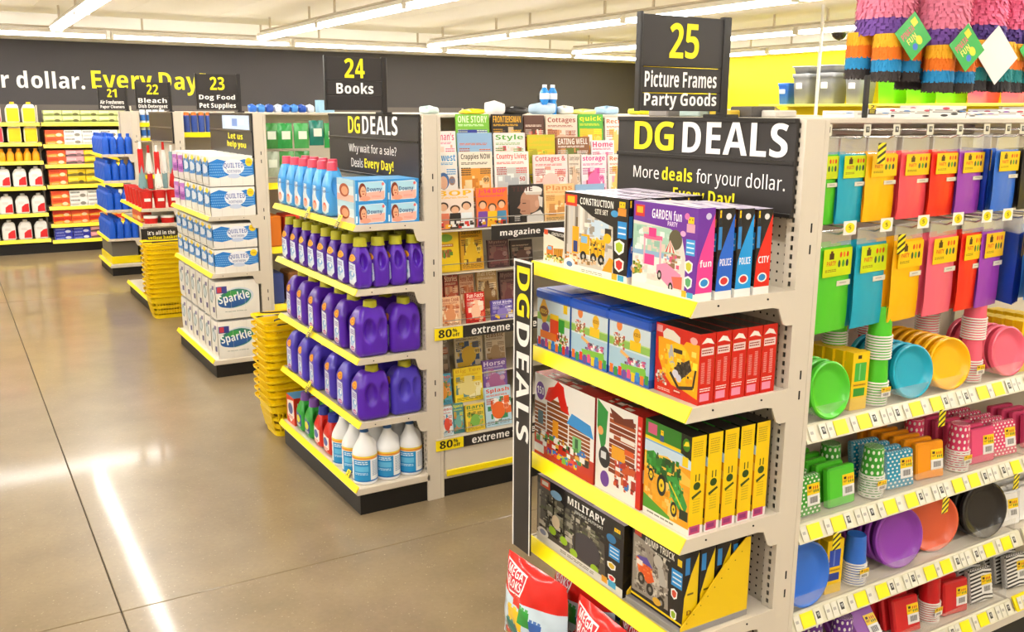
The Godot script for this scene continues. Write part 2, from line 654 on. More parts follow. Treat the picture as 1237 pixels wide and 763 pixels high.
# ------------------------------------------------------------------ floor, walls, ceiling
func build_shell() -> void:
	# floor: poured slabs with sawn joints
	var fm := StandardMaterial3D.new()
	var nz := FastNoiseLite.new()
	nz.seed = 4
	nz.noise_type = FastNoiseLite.TYPE_SIMPLEX_SMOOTH
	nz.frequency = 0.006
	nz.fractal_octaves = 5
	var S := 1024
	var im := Image.create(S, S, false, Image.FORMAT_RGB8)
	var a := Color.html("74644b")
	var b := Color.html("8f7d60")
	var big := nz.get_seamless_image(S, S)
	nz.frequency = 0.08
	nz.seed = 9
	var small := nz.get_seamless_image(S, S)
	for y in S:
		for x in S:
			var t := big.get_pixel(x, y).r * 0.7 + small.get_pixel(x, y).r * 0.3
			im.set_pixel(x, y, a.lerp(b, t))
	var rr := RandomNumberGenerator.new()
	rr.seed = 3
	for i in 9000:
		var c := Color.html("c9bda5") if rr.randf() < 0.45 else Color.html("74644b")
		c = im.get_pixel(int(rr.randf() * (S - 1)), int(rr.randf() * (S - 1))).lerp(c, rr.randf_range(0.2, 0.55))
		im.fill_rect(Rect2i(rr.randi_range(0, S - 4), rr.randi_range(0, S - 4), rr.randi_range(1, 2), rr.randi_range(1, 2)), c)
	fm.albedo_texture = ImageTexture.create_from_image(im)
	fm.uv1_triplanar = true
	fm.uv1_world_triplanar = true
	fm.uv1_scale = Vector3(0.36, 0.36, 0.36)
	fm.roughness = 0.3
	fm.metallic_specular = 0.38
	fm.clearcoat_enabled = true
	fm.clearcoat = 0.32
	fm.clearcoat_roughness = 0.085
	var fl := Node3D.new()
	fl.name = "floor"
	add_child(fl)
	tag(fl, "polished tan concrete floor with sawn joints", "", "", "structure")
	var xs := [LEFT, 0.43, 5.6, 10.7, RIGHT]
	var zs := [BACK, -11.0, -3.76, 3.4, FRONT]
	var J := 0.0022
	for i in xs.size() - 1:
		for j in zs.size() - 1:
			var m := MB.new()
			m.cbox(Vector3(xs[i] + J, -0.1, zs[j] + J), Vector3(xs[i + 1] - J, 0.0, zs[j + 1] - J), 0.0025)
			part("slab", m, fm, fl)
	var m2 := MB.new()
	m2.box(Vector3(LEFT, -0.16, BACK), Vector3(RIGHT, -0.012, FRONT))
	var sub := MB.new()
	sub.box(Vector3(LEFT, -0.2, BACK), Vector3(RIGHT, -0.1, FRONT))
	part("joint_filler", sub, hexm("3d352b", 0.8), fl)
	for i in [1, 2, 3]:
		var q := MB.new()
		q.box(Vector3(xs[i] - J, -0.1, BACK), Vector3(xs[i] + J, -0.006, FRONT))
		part("joint_filler", q, hexm("3d352b", 0.8), fl)
	for i in [1, 2, 3]:
		var q := MB.new()
		q.box(Vector3(LEFT, -0.1, zs[i] - J), Vector3(RIGHT, -0.006, zs[i] + J))
		part("joint_filler", q, hexm("3d352b", 0.8), fl)
	# ceiling, with shallow seams between boards
	var ce := Node3D.new()
	ce.name = "ceiling"
	add_child(ce)
	tag(ce, "off-white ceiling of long flat boards", "", "", "structure")
	var cm := hexm("faf7f0", 0.7)
	var nb := 16
	for i in nb:
		var x0 := lerpf(LEFT, RIGHT, i / float(nb))
		var x1 := lerpf(LEFT, RIGHT, (i + 1) / float(nb))
		var m := MB.new()
		m.cbox(Vector3(x0 + 0.001, CEIL, BACK - 0.12), Vector3(x1 - 0.001, CEIL + 0.12, FRONT + 0.12), 0.003)
		part("ceiling_board", m, cm, ce)
	var wall := func(called: String, lo: Vector3, hi: Vector3, mm: Material, label: String) -> Node3D:
		var m := MB.new()
		m.box(lo, hi)
		var o := single(called, m, mm, label, "")
		o.set_meta("kind", "structure")
		return o
	var dark := hexm("383435", 0.6)
	var wb: Node3D = wall.call("wall_back", Vector3(LEFT - 0.12, 0, BACK - 0.12), Vector3(RIGHT + 0.12, CEIL, BACK), dark, "dark charcoal back wall with large white and yellow lettering")
	wall.call("wall_right", Vector3(RIGHT, 0, BACK), Vector3(RIGHT + 0.12, CEIL, FRONT), hexm("f5e100", 0.55), "bright yellow side wall")
	wall.call("wall_left", Vector3(LEFT - 0.12, 0, BACK), Vector3(LEFT, CEIL, FRONT), hexm("d9d2c4", 0.6), "pale side wall")
	wall.call("wall_front", Vector3(LEFT - 0.12, 0, FRONT), Vector3(RIGHT + 0.12, CEIL, FRONT + 0.12), hexm("d9d2c4", 0.6), "pale front wall")
	wall.call("trim_1", Vector3(LEFT, 2.93, BACK), Vector3(RIGHT, CEIL, -14.3), cm, "off-white bulkhead over the back wall")
	wall.call("trim_2", Vector3(11.75, 2.94, -14.3), Vector3(RIGHT, CEIL, FRONT), cm, "off-white bulkhead over the yellow wall")
	var X := Vector3.RIGHT
	var Y := Vector3.UP
	var z := BACK + 0.004
	lettering("your dollar.", Vector3(0.28, 2.20, z), X, Y, 1.60, 0.31, M.letter_white, wb)
	lettering("Every Day", Vector3(1.97, 2.20, z), X, Y, 1.50, 0.335, M.letter_yellow, wb)
	lettering("TM", Vector3(3.5, 2.49, z), X, Y, 0.09, 0.045, M.letter_yellow, wb)

# ------------------------------------------------------------------ shelving
const FX := 1.60      # front of the end shelves
const BX := 2.0       # their back panel

func perforated(z0: float, z1: float, y0: float, y1: float, x: float) -> MB:
	# a panel across z and y facing -X with square peg holes
	var b := MB.new()
	var nz := int((z1 - z0) / 0.0254)
	var ny := int((y1 - y0) / 0.0254)
	var cz := (z1 - z0) / nz
	var cy := (y1 - y0) / ny
	var h := 0.0032
	for j in ny:
		var ya := y0 + j * cy
		var yb := ya + cy
		var ym := (ya + yb) / 2
		b.quad(Vector3(x, ya, z0), Vector3(x, ya, z1), Vector3(x, ym - h, z1), Vector3(x, ym - h, z0))
		b.quad(Vector3(x, ym + h, z0), Vector3(x, ym + h, z1), Vector3(x, yb, z1), Vector3(x, yb, z0))
		for i in nz + 1:
			var za := z0 + (i - 0.5) * cz + h
			var zb := z0 + (i + 0.5) * cz - h
			if i == 0:
				za = z0
			if i == nz:
				zb = z1
			b.quad(Vector3(x, ym - h, za), Vector3(x, ym - h, zb), Vector3(x, ym + h, zb), Vector3(x, ym + h, za))
	return b

func slotted_post(lo: Vector3, hi: Vector3, slots_front := true) -> MB:
	# a square upright; a column of real slots in its -X face
	var b := MB.new()
	var R := Rect2(0, 0, 1, 1)
	b.quad(Vector3(hi.x, lo.y, hi.z), Vector3(hi.x, lo.y, lo.z), Vector3(hi.x, hi.y, lo.z), Vector3(hi.x, hi.y, hi.z), R)
	b.quad(Vector3(lo.x, hi.y, hi.z), Vector3(hi.x, hi.y, hi.z), Vector3(hi.x, hi.y, lo.z), Vector3(lo.x, hi.y, lo.z), R)
	b.quad(Vector3(hi.x, lo.y, lo.z), Vector3(lo.x, lo.y, lo.z), Vector3(lo.x, hi.y, lo.z), Vector3(hi.x, hi.y, lo.z), R)
	b.quad(Vector3(lo.x, lo.y, hi.z), Vector3(hi.x, lo.y, hi.z), Vector3(hi.x, hi.y, hi.z), Vector3(lo.x, hi.y, hi.z), R)
	var zm := (lo.z + hi.z) / 2
	var x := lo.x
	var w := 0.0045 if slots_front else 0.0
	b.quad(Vector3(x, lo.y, lo.z), Vector3(x, lo.y, zm - w), Vector3(x, hi.y, zm - w), Vector3(x, hi.y, lo.z))
	b.quad(Vector3(x, lo.y, zm + w), Vector3(x, lo.y, hi.z), Vector3(x, hi.y, hi.z), Vector3(x, hi.y, zm + w))
	var y := lo.y
	while y < hi.y:
		var top := minf(y + 0.012, hi.y)
		b.quad(Vector3(x, y, zm - w), Vector3(x, y, zm + w), Vector3(x, top, zm + w), Vector3(x, top, zm - w))
		y += 0.0254
	return b

func shelf_deck(x0: float, x1: float, z0: float, z1: float, y: float) -> MB:
	var b := MB.new()
	b.cbox(Vector3(x0, y - 0.03, z0 + 0.004), Vector3(x1, y, z1 - 0.004), 0.003)
	return b

func end_bracket(front: float, y: float, z: float, t: float, tall := 0.038) -> MB:
	# the pressed side plate of an end shelf, deeper at the upright
	var b := MB.new()
	var p := PackedVector2Array()
	p.append_array([Vector2(front + 0.030 - tall * 0.6, y + 0.002 - tall), Vector2(1.90, y - tall), Vector2(1.925, y - 0.005 - tall), Vector2(1.935, y - 0.066), Vector2(1.945, y - 0.088), Vector2(1.958, y - 0.095), Vector2(1.99, y - 0.095), Vector2(1.99, y + 0.004), Vector2(front + 0.03, y + 0.004)])
	b.prism(p, Vector3(0, 0, z), Vector3.RIGHT, Vector3.UP, t)
	return b

func angled_strip(front: float, y: float, z0: float, z1: float, tall := 0.038) -> MB:
	# price channel tilted up towards the shopper, facing -X
	var b := MB.new()
	var g := tall * 0.6
	var p := PackedVector2Array([Vector2(front + 0.026 - g, y + 0.005 - tall), Vector2(front + 0.033 - g, y + 0.004 - tall), Vector2(front + 0.033, y + 0.004), Vector2(front + 0.026, y + 0.005)])
	b.prism(p, Vector3(0, 0, z0), Vector3.RIGHT, Vector3.UP, z1 - z0)
	return b

func end_shelves(label: String, zn: float, zf: float, ys: Array, strip: Material, holes: bool, deck_front := FX, tall := 0.038) -> Node3D:
	var t := thing("end_shelving", label, "shelving", Vector3.ZERO)
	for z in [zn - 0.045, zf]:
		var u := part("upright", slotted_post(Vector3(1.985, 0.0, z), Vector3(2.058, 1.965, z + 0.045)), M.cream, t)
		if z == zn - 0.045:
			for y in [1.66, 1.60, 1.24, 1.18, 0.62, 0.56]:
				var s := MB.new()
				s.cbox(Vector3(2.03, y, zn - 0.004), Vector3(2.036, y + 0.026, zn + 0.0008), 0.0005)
				part("hole_black", s, M.hole_black, u)  # solid black chip, its colour paints the shade inside a slot
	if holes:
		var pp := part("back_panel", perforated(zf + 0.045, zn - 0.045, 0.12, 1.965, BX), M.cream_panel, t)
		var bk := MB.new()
		bk.box(Vector3(BX + 0.01, 0.12, zf + 0.045), Vector3(BX + 0.014, 1.965, zn - 0.045))  # added black sheet so the peg holes look as dark as an unlit hollow
		part("hole_shade", bk, M.hole_black, pp, Vector3.ZERO, "black sheet painting the shade of the hollow behind the peg holes")
	else:
		var bp := MB.new()
		bp.box(Vector3(BX, 0.12, zf + 0.045), Vector3(BX + 0.02, 1.965, zn - 0.045))
		part("back_panel", bp, M.cream_panel, t)
	for i in ys.size():
		var y: float = ys[i]
		var fr := deck_front if i == ys.size() - 1 else FX
		var s := part("shelf", shelf_deck(fr + 0.025, 1.998, zf, zn, y), M.cream, t)
		part("price_strip", angled_strip(fr, y, zf, zn, tall), strip, s, Vector3.ZERO, "yellow price strip")
		if i < ys.size() - 1:
			part("bracket", end_bracket(fr, y, zn - 0.004, 0.006, tall), M.cream, s)
			part("bracket", end_bracket(fr, y, zf - 0.002, 0.006, tall), M.cream, s)
			var bl := MB.new()
			for x in [1.70, 1.88]:
				bl.lathe([[0.0, 0.0], [0.003, 0.0], [0.003, 0.002], [0.0, 0.0025]], 8, Vector3(x, 0, 0))
			var bo := part("rivet", bl, M.hole_black, s)
			bo.transform = Transform3D(Basis(Vector3.RIGHT, Vector3(0, 0, 1), Vector3(0, -1, 0)), Vector3(0, y - 0.012, zn + 0.002))
		else:
			var lip := MB.new()
			lip.cbox(Vector3(fr + 0.02, y - 0.042, zf), Vector3(2.0, y - 0.004, zn), 0.004)
			part("base_skirt", lip, M.cream, s)
	var k := MB.new()
	k.box(Vector3(deck_front + 0.04, 0.0, zf + 0.012), Vector3(2.0, ys[-1] - 0.04, zn - 0.012))
	part("kick_plate", k, M.kick, t, Vector3.ZERO, "black kick plate")
	return t

# the long double-sided run behind the end shelves
func gondola(label: String, zn: float, zf: float, x1: float) -> Node3D:
	var t := thing("gondola_run", label, "shelving", Vector3.ZERO)
	var zm := (zn + zf) / 2
	var x0 := 2.075
	var sp := MB.new()
	sp.box(Vector3(x0, 0.1, zm - 0.02), Vector3(x1, 1.96, zm + 0.02))
	part("back_panel", sp, M.cream_panel, t)
	var ep := MB.new()
	ep.cbox(Vector3(2.0585, 0.0, zf), Vector3(x0 + 0.004, 1.965, zn), 0.002)
	part("end_panel", ep, M.cream, t)
	var tc := MB.new()
	var half := minf((zn - zf) / 2 - 0.25, 0.27)
	tc.cbox(Vector3(x0 + 0.005, 1.95, zm - half), Vector3(x1, 1.968, zm + half), 0.003)
	part("canopy_shelf", tc, M.cream, t)
	var bd := MB.new()
	bd.cbox(Vector3(x0 + 0.005, 0.1, zf), Vector3(x1, 0.14, zn), 0.004)
	part("base_deck", bd, M.cream, t)
	var k := MB.new()
	k.box(Vector3(x0 + 0.005, 0.0, zf + 0.012), Vector3(x1, 0.1, zn - 0.012))
	part("kick_plate", k, M.kick, t, Vector3.ZERO, "black kick plate")
	var x := x0 + 1.225
	while x < x1:
		var u := MB.new()
		u.box(Vector3(x - 0.02, 0.14, zm + 0.02), Vector3(x + 0.02, 1.945, zm + 0.035))
		u.box(Vector3(x - 0.02, 0.14, zm - 0.035), Vector3(x + 0.02, 1.945, zm - 0.02))
		part("upright", u, M.cream, t)
		x += 1.225
	return t

# a side shelf facing +Z with an upright channel for labels
func side_shelf(t: Node3D, x0: float, x1: float, y: float, zb: float, zf: float, strip: Material) -> Node3D:
	var d := MB.new()
	d.cbox(Vector3(x0, y - 0.028, zb), Vector3(x1, y, zf - 0.031), 0.003)
	var s := part("shelf", d, M.cream, t)
	var p := MB.new()
	var q := PackedVector2Array([Vector2(-0.034, y + 0.007), Vector2(-0.026, y + 0.005), Vector2(0.0, y - 0.041), Vector2(-0.008, y - 0.043)])
	q.reverse()
	p.prism(q, Vector3(x0, 0, zf), Vector3(0, 0, 1), Vector3.UP, -(x1 - x0))
	part("price_strip", p, strip, s)
	for x in [x0 + 0.004, x1 - 0.01]:
		var br := MB.new()
		var w := PackedVector2Array([Vector2(zb, y - 0.1), Vector2(zb + 0.06, y - 0.09), Vector2(zf - 0.02, y - 0.04), Vector2(zf - 0.02, y - 0.004), Vector2(zb, y - 0.004)])
		br.prism(w, Vector3(x + 0.005, 0, 0), Vector3(0, 0, 1), Vector3.UP, 0.005)
		part("bracket", br, M.cream, s)
	return s

func header_sign(label: String, zf: float, zn: float, y0: float, y1: float, split: float) -> Node3D:
	var t := thing("header_sign", label, "sign", Vector3.ZERO)
	var b := MB.new()
	b.cbox(Vector3(1.971, y0, zf), Vector3(1.983, y1, zn), 0.002)
	part("board", b, M.sign, t)
	for y in [y0, split, y1 - 0.012]:
		var f := MB.new()
		f.cbox(Vector3(1.966, y, zf), Vector3(1.9712, y + 0.012, zn), 0.0015)
		part("frame_rail", f, M.sign_frame, t)
	return t

func aisle_sign(num: String, lines: Array, z: float, group_label: String) -> Node3D:
	var t := thing("aisle_sign", group_label, "sign", Vector3(1.735, 1.985, z))
	var H := [0.0, 0.052, 0.125, 0.27] if lines.size() > 1 else [0.0, 0.075, 0.15, 0.27]
	for i in 3:
		var b := MB.new()
		b.cbox(Vector3(0, H[i] + 0.001, -0.006), Vector3(0.31, H[i + 1] - 0.001, 0.006), 0.002)
		part("sign_slat", b, M.sign, t)
	for x in [-0.006, 0.306]:
		var p := MB.new()
		p.cbox(Vector3(x - 0.004 if x < 0.1 else x, -0.02 if x > 0.1 else 0.0, -0.012), Vector3(x + 0.006 if x < 0.1 else x + 0.03, 0.275, 0.01), 0.002)
		part("frame_post", p, M.sign_frame, t)
	var foot := MB.new()
	foot.cbox(Vector3(0.29, -0.02, -0.05), Vector3(0.345, -0.008, 0.05), 0.002)
	part("foot", foot, M.sign_frame, t)
	var X := Vector3.RIGHT
	var Y := Vector3.UP
	lettering(num, Vector3(0.099, 0.151 if lines.size() > 1 else 0.165, 0.0065), X, Y, 0.112, 0.098, M.letter_yellow, t, true, 0.001)
	if lines.size() > 1:
		lettering(lines[0], Vector3(0.012, 0.068, 0.0065), X, Y, 0.275, 0.047, M.letter_white, t, true, 0.001)
		lettering(lines[1], Vector3(0.012, 0.004, 0.0065), X, Y, 0.278, 0.05, M.letter_white, t, true, 0.001)
	else:
		lettering(lines[0], Vector3(0.052, 0.085, 0.0065), X, Y, 0.206, 0.056, M.letter_white, t, true, 0.001)
	return t

func build_fixtures() -> void:
	var ys25 := [1.50, 1.215, 0.84, 0.53, 0.16]
	var ys24 := [1.455, 1.145, 0.805, 0.48, 0.15]
	var ys23 := [1.215, 0.79, 0.14]
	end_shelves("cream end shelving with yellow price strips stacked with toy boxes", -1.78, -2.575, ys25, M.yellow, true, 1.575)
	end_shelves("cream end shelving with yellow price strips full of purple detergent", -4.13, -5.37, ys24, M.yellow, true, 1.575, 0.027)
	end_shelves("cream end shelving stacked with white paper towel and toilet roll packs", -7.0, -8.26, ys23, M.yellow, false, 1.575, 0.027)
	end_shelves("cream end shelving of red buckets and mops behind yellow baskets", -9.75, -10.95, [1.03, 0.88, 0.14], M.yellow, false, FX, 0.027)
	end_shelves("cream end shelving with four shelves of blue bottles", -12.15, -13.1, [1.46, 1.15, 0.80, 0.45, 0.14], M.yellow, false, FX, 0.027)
	var g25 := gondola("cream gondola run with shelves of coloured party tableware", -1.78, -2.575, 8.4)
	var g24 := gondola("cream gondola run holding magazines and books", -4.13, -5.37, 8.4)
	var g23 := gondola("cream gondola run behind the paper towel end shelves", -7.0, -8.26, 8.4)
	var g22 := gondola("cream gondola run behind the mop and bucket end shelves", -9.75, -10.95, 8.4)
	var g21 := gondola("cream gondola run behind the blue bottle end shelves", -12.15, -13.1, 8.4)
	# party side: three shelves over the base, in two bays
	for y in [1.075, 0.757, 0.46]:
		side_shelf(g25, 2.085, 3.30, y, -2.15, -1.78, M.strip_white)
		side_shelf(g25, 3.32, 4.52, y, -2.15, -1.78, M.strip_white)
	side_shelf(g25, 2.085, 3.30, 0.178, -2.15, -1.78, M.strip_white)
	side_shelf(g25, 3.32, 4.52, 0.178, -2.15, -1.78, M.yellow)
	# book side: base strip
	var bs := MB.new()
	bs.cbox(Vector3(2.09, 0.117, -4.128), Vector3(8.3, 0.15, -4.118), 0.002)
	part("price_strip", bs, M.yellow, g24, Vector3.ZERO, "yellow price strip")
	var bb := MB.new()
	bb.cbox(Vector3(2.085, 0.14, -4.20), Vector3(8.35, 0.31, -4.13), 0.004)
	part("base_panel", bb, M.cream, g24)
	for y in [1.44, 0.95, 0.5]:
		side_shelf(g23, 2.085, 3.30, y, -7.6, -7.05, M.yellow)
	for y in [1.76, 1.44, 0.95, 0.5]:
		side_shelf(g22, 2.085, 3.30, y, -10.3, -9.8, M.yellow)
	for y in [1.825, 1.645, 1.2, 0.8, 0.45]:
		side_shelf(g21, 2.085, 3.30, y, -12.6, -12.2, M.yellow)
	# signs over the ends
	var Z := Vector3(0, 0, 1)
	var Y := Vector3.UP
	var x := 1.9708
	var h25 := header_sign("black promotional header board above the toy boxes", -2.583, -1.80, 1.70, 1.968, 1.842)
	lettering("DG", Vector3(x, 1.864, -2.492), Z, Y, 0.197, 0.09, M.letter_yellow, h25, true, 0.002)
	lettering("DEALS", Vector3(x, 1.862, -2.254), Z, Y, 0.428, 0.093, M.letter_white, h25, true, 0.002)
	lettering("More", Vector3(x, 1.772, -2.491), Z, Y, 0.131, 0.038, M.letter_white, h25, false, 0.002)
	lettering("deals", Vector3(x, 1.772, -2.345), Z, Y, 0.143, 0.041, M.letter_yellow, h25, true, 0.002)
	lettering("for your dollar.", Vector3(x, 1.760, -2.184), Z, Y, 0.358, 0.055, M.letter_white, h25, false, 0.002)
	lettering("Every Day!", Vector3(x, 1.700, -2.288), Z, Y, 0.272, 0.052, M.letter_yellow, h25, true, 0.002)
	var h24 := header_sign("black promotional header board above the detergent bottles", -5.375, -4.155, 1.64, 1.968, 1.83)
	lettering("DG", Vector3(x, 1.862, -5.061), Z, Y, 0.175, 0.092, M.letter_yellow, h24, true, 0.002)
	lettering("DEALS", Vector3(x, 1.862, -4.854), Z, Y, 0.463, 0.095, M.letter_white, h24, true, 0.002)
	lettering("Why wait for a sale?", Vector3(x, 1.748, -5.058), Z, Y, 0.649, 0.058, M.letter_white, h24, false, 0.002)
	lettering("Deals", Vector3(x, 1.678, -5.028), Z, Y, 0.17, 0.05, M.letter_white, h24, false, 0.002)
	lettering("Every Day!", Vector3(x, 1.665, -4.835), Z, Y, 0.385, 0.065, M.letter_yellow, h24, true, 0.002)
	var h23 := header_sign("dark brown header board with a pale picture above paper towels", -8.25, -7.0, 1.64, 1.962, 1.823)
	var pb := MB.new()
	pb.box(Vector3(1.969, 1.84, -7.82), Vector3(1.9706, 1.945, -7.05))
	part("picture", pb, hexm("b9cbe8", 0.5), h23)
	for k in 3:
		var pw := MB.new()
		pw.box(Vector3(1.9675, 1.852 + 0.012 * k, -7.72 + 0.2 * k), Vector3(1.9688, 1.93 - 0.01 * k, -7.58 + 0.2 * k))
		part("picture", pw, hexm(["f4f6fa", "6f8fce", "e3ecf7"][k], 0.5), h23)
	lettering("Let us", Vector3(x, 1.765, -7.66), Z, Y, 0.42, 0.045, M.letter_yellow, h23, true, 0.002)
	lettering("help you", Vector3(x, 1.69, -7.70), Z, Y, 0.54, 0.06, M.letter_yellow, h23, true, 0.002)
	header_sign("plain dark header board above the red mops", -10.94, -9.77, 1.66, 1.962, 1.8)
	aisle_sign("25", ["Picture Frames", "Party Goods"], -2.18, "black aisle sign numbered 25 for picture frames and party goods")
	aisle_sign("24", ["Books"], -4.75, "black aisle sign numbered 24 for books")
	aisle_sign("23", ["Dog Food", "Pet Supplies"], -7.6, "black aisle sign numbered 23 for dog food and pet supplies")
	aisle_sign("22", ["Bleach", "Dish Detergent"], -10.2, "black aisle sign numbered 22 for bleach and dish detergent")
	aisle_sign("21", ["Air Fresheners", "Paper Cleaners"], -12.8, "black aisle sign numbered 21 for air fresheners")
	# the tall narrow sign clipped to the toy end
	var vs := thing("flag_sign", "tall narrow black sign with white edges clipped beside the toy boxes", "sign", Vector3.ZERO)
	var vb := MB.new()
	vb.cbox(Vector3(1.566, 0.51, -2.588), Vector3(1.573, 1.515, -2.478), 0.001)
	part("board", vb, M.sign, vs)
	for e in [[-2.588, -2.583, 0.51, 1.515], [-2.483, -2.478, 0.51, 1.515], [-2.583, -2.483, 1.508, 1.515]]:
		var eb := MB.new()
		eb.box(Vector3(1.5645, e[2], e[0]), Vector3(1.566, e[3], e[1]))
		part("white_edge", eb, M.letter_white, vs)
	lettering("DG", Vector3(1.5655, 1.495, -2.567), -Y, Z, 0.165, 0.078, M.letter_yellow, vs, true, 0.0015)
	lettering("DEALS", Vector3(1.5655, 1.31, -2.567), -Y, Z, 0.405, 0.078, M.letter_white, vs, true, 0.0015)
	build_wall_shelves()

func build_wall_shelves() -> void:
	# long shelving run against the back wall
	var t := thing("wall_shelving", "long wall shelving with yellow price strips against the dark back wall", "shelving", Vector3.ZERO)
	var x0 := -3.0
	var x1 := 8.0
	var bp := MB.new()
	bp.box(Vector3(x0, 0.0, BACK + 0.01), Vector3(x1, 2.05, BACK + 0.04))
	part("back_panel", bp, hexm("5a534d", 0.6), t)
	var k := MB.new()
	k.box(Vector3(x0, 0.0, BACK + 0.04), Vector3(x1, 0.14, -14.64))
	part("kick_plate", k, M.kick, t, Vector3.ZERO, "black kick plate")
	for bay in [[x0, 1.20, [1.80, 1.53, 1.28, 0.93, 0.56, 0.20]], [1.22, 2.45, [1.80, 1.50, 1.225, 0.94, 0.64, 0.395, 0.17]], [2.47, x1, [1.80, 1.5, 1.2, 0.8, 0.5, 0.2]]]:
		for y in bay[2]:
			side_shelf(t, bay[0], bay[1], y, BACK + 0.04, -14.6, M.yellow)
	for x in [x0, 1.20, 2.45, x1]:
		var u := MB.new()
		u.box(Vector3(x, 0.0, BACK + 0.04), Vector3(x + 0.02, 2.04, BACK + 0.07))
		part("upright", u, M.cream, t)

# ------------------------------------------------------------------ printed cartons
func H(s: String) -> Color:
	return Color.html(s)

# a carton with its front facing -X: x 0..d, y 0..h, z -w/2..w/2
func carton(d: float, h: float, w: float, front: Rect2, side: Rect2, top: Rect2) -> MB:
	var b := MB.new()
	b.box(Vector3(0, 0, -w / 2), Vector3(d, h, w / 2), [front, front, top, top, side, side])
	return b

func scatter(c: Cv, x: float, y: float, w: float, h: float, n: int, cols: Array, s0: float, s1: float, sd: int) -> void:
	var r := RandomNumberGenerator.new()
	r.seed = sd
	for i in n:
		var k := r.randf_range(s0, s1)
		c.rect(x + r.randf() * (w - k), y + r.randf() * (h - k), k * r.randf_range(0.7, 1.5), k * r.randf_range(0.6, 1.2), H(cols[r.randi() % cols.size()]))

func badge(c: Cv, x: float, y: float, r: float, col: String) -> void:
	c.poly([x - r, y - r * 0.7, x, y - r * 1.15, x + r, y - r * 0.7, x + r * 0.9, y + r * 0.7, x, y + r * 1.3, x - r * 0.9, y + r * 0.7], H("f4f4f0"))
	c.poly([x - r * 0.7, y - r * 0.45, x, y - r * 0.8, x + r * 0.7, y - r * 0.45, x + r * 0.6, y + r * 0.5, x, y + r * 0.95, x - r * 0.6, y + r * 0.5], H(col))

func brick_man(c: Cv, x: float, y: float, s: float, shirt: String) -> void:
	c.rect(x - s * 0.22, y, s * 0.44, s * 0.36, H("f2c40c"))
	c.rect(x - s * 0.14, y + s * 0.12, s * 0.07, s * 0.07, H("20180c"))
	c.rect(x + s * 0.07, y + s * 0.12, s * 0.07, s * 0.07, H("20180c"))
	c.rect(x - s * 0.3, y + s * 0.38, s * 0.6, s * 0.45, H(shirt))

func truck(c: Cv, x: float, y: float, w: float, h: float, body: String, cab: String) -> void:
	c.poly([x, y + h * 0.35, x + w * 0.1, y + h * 0.15, x + w * 0.4, y + h * 0.15, x + w * 0.4, y + h * 0.8, x, y + h * 0.8], H(cab))
	c.rect(x + w * 0.06, y + h * 0.22, w * 0.24, h * 0.22, H("7fb3d8"))
	c.poly([x + w * 0.42, y + h * 0.3, x + w, y + h * 0.2, x + w * 0.95, y + h * 0.82, x + w * 0.42, y + h * 0.82], H(body))
	for k in 4:
		c.rect(x + w * (0.44 + 0.13 * k), y + h * 0.32, w * 0.02, h * 0.45, H("5a4708"))
	for q in [0.16, 0.55, 0.84]:
		c.ell(x + w * q, y + h * 0.88, w * 0.12, h * 0.17, H("1c1a19"))
		c.ell(x + w * q, y + h * 0.88, w * 0.05, h * 0.07, H("b8b2a6"))

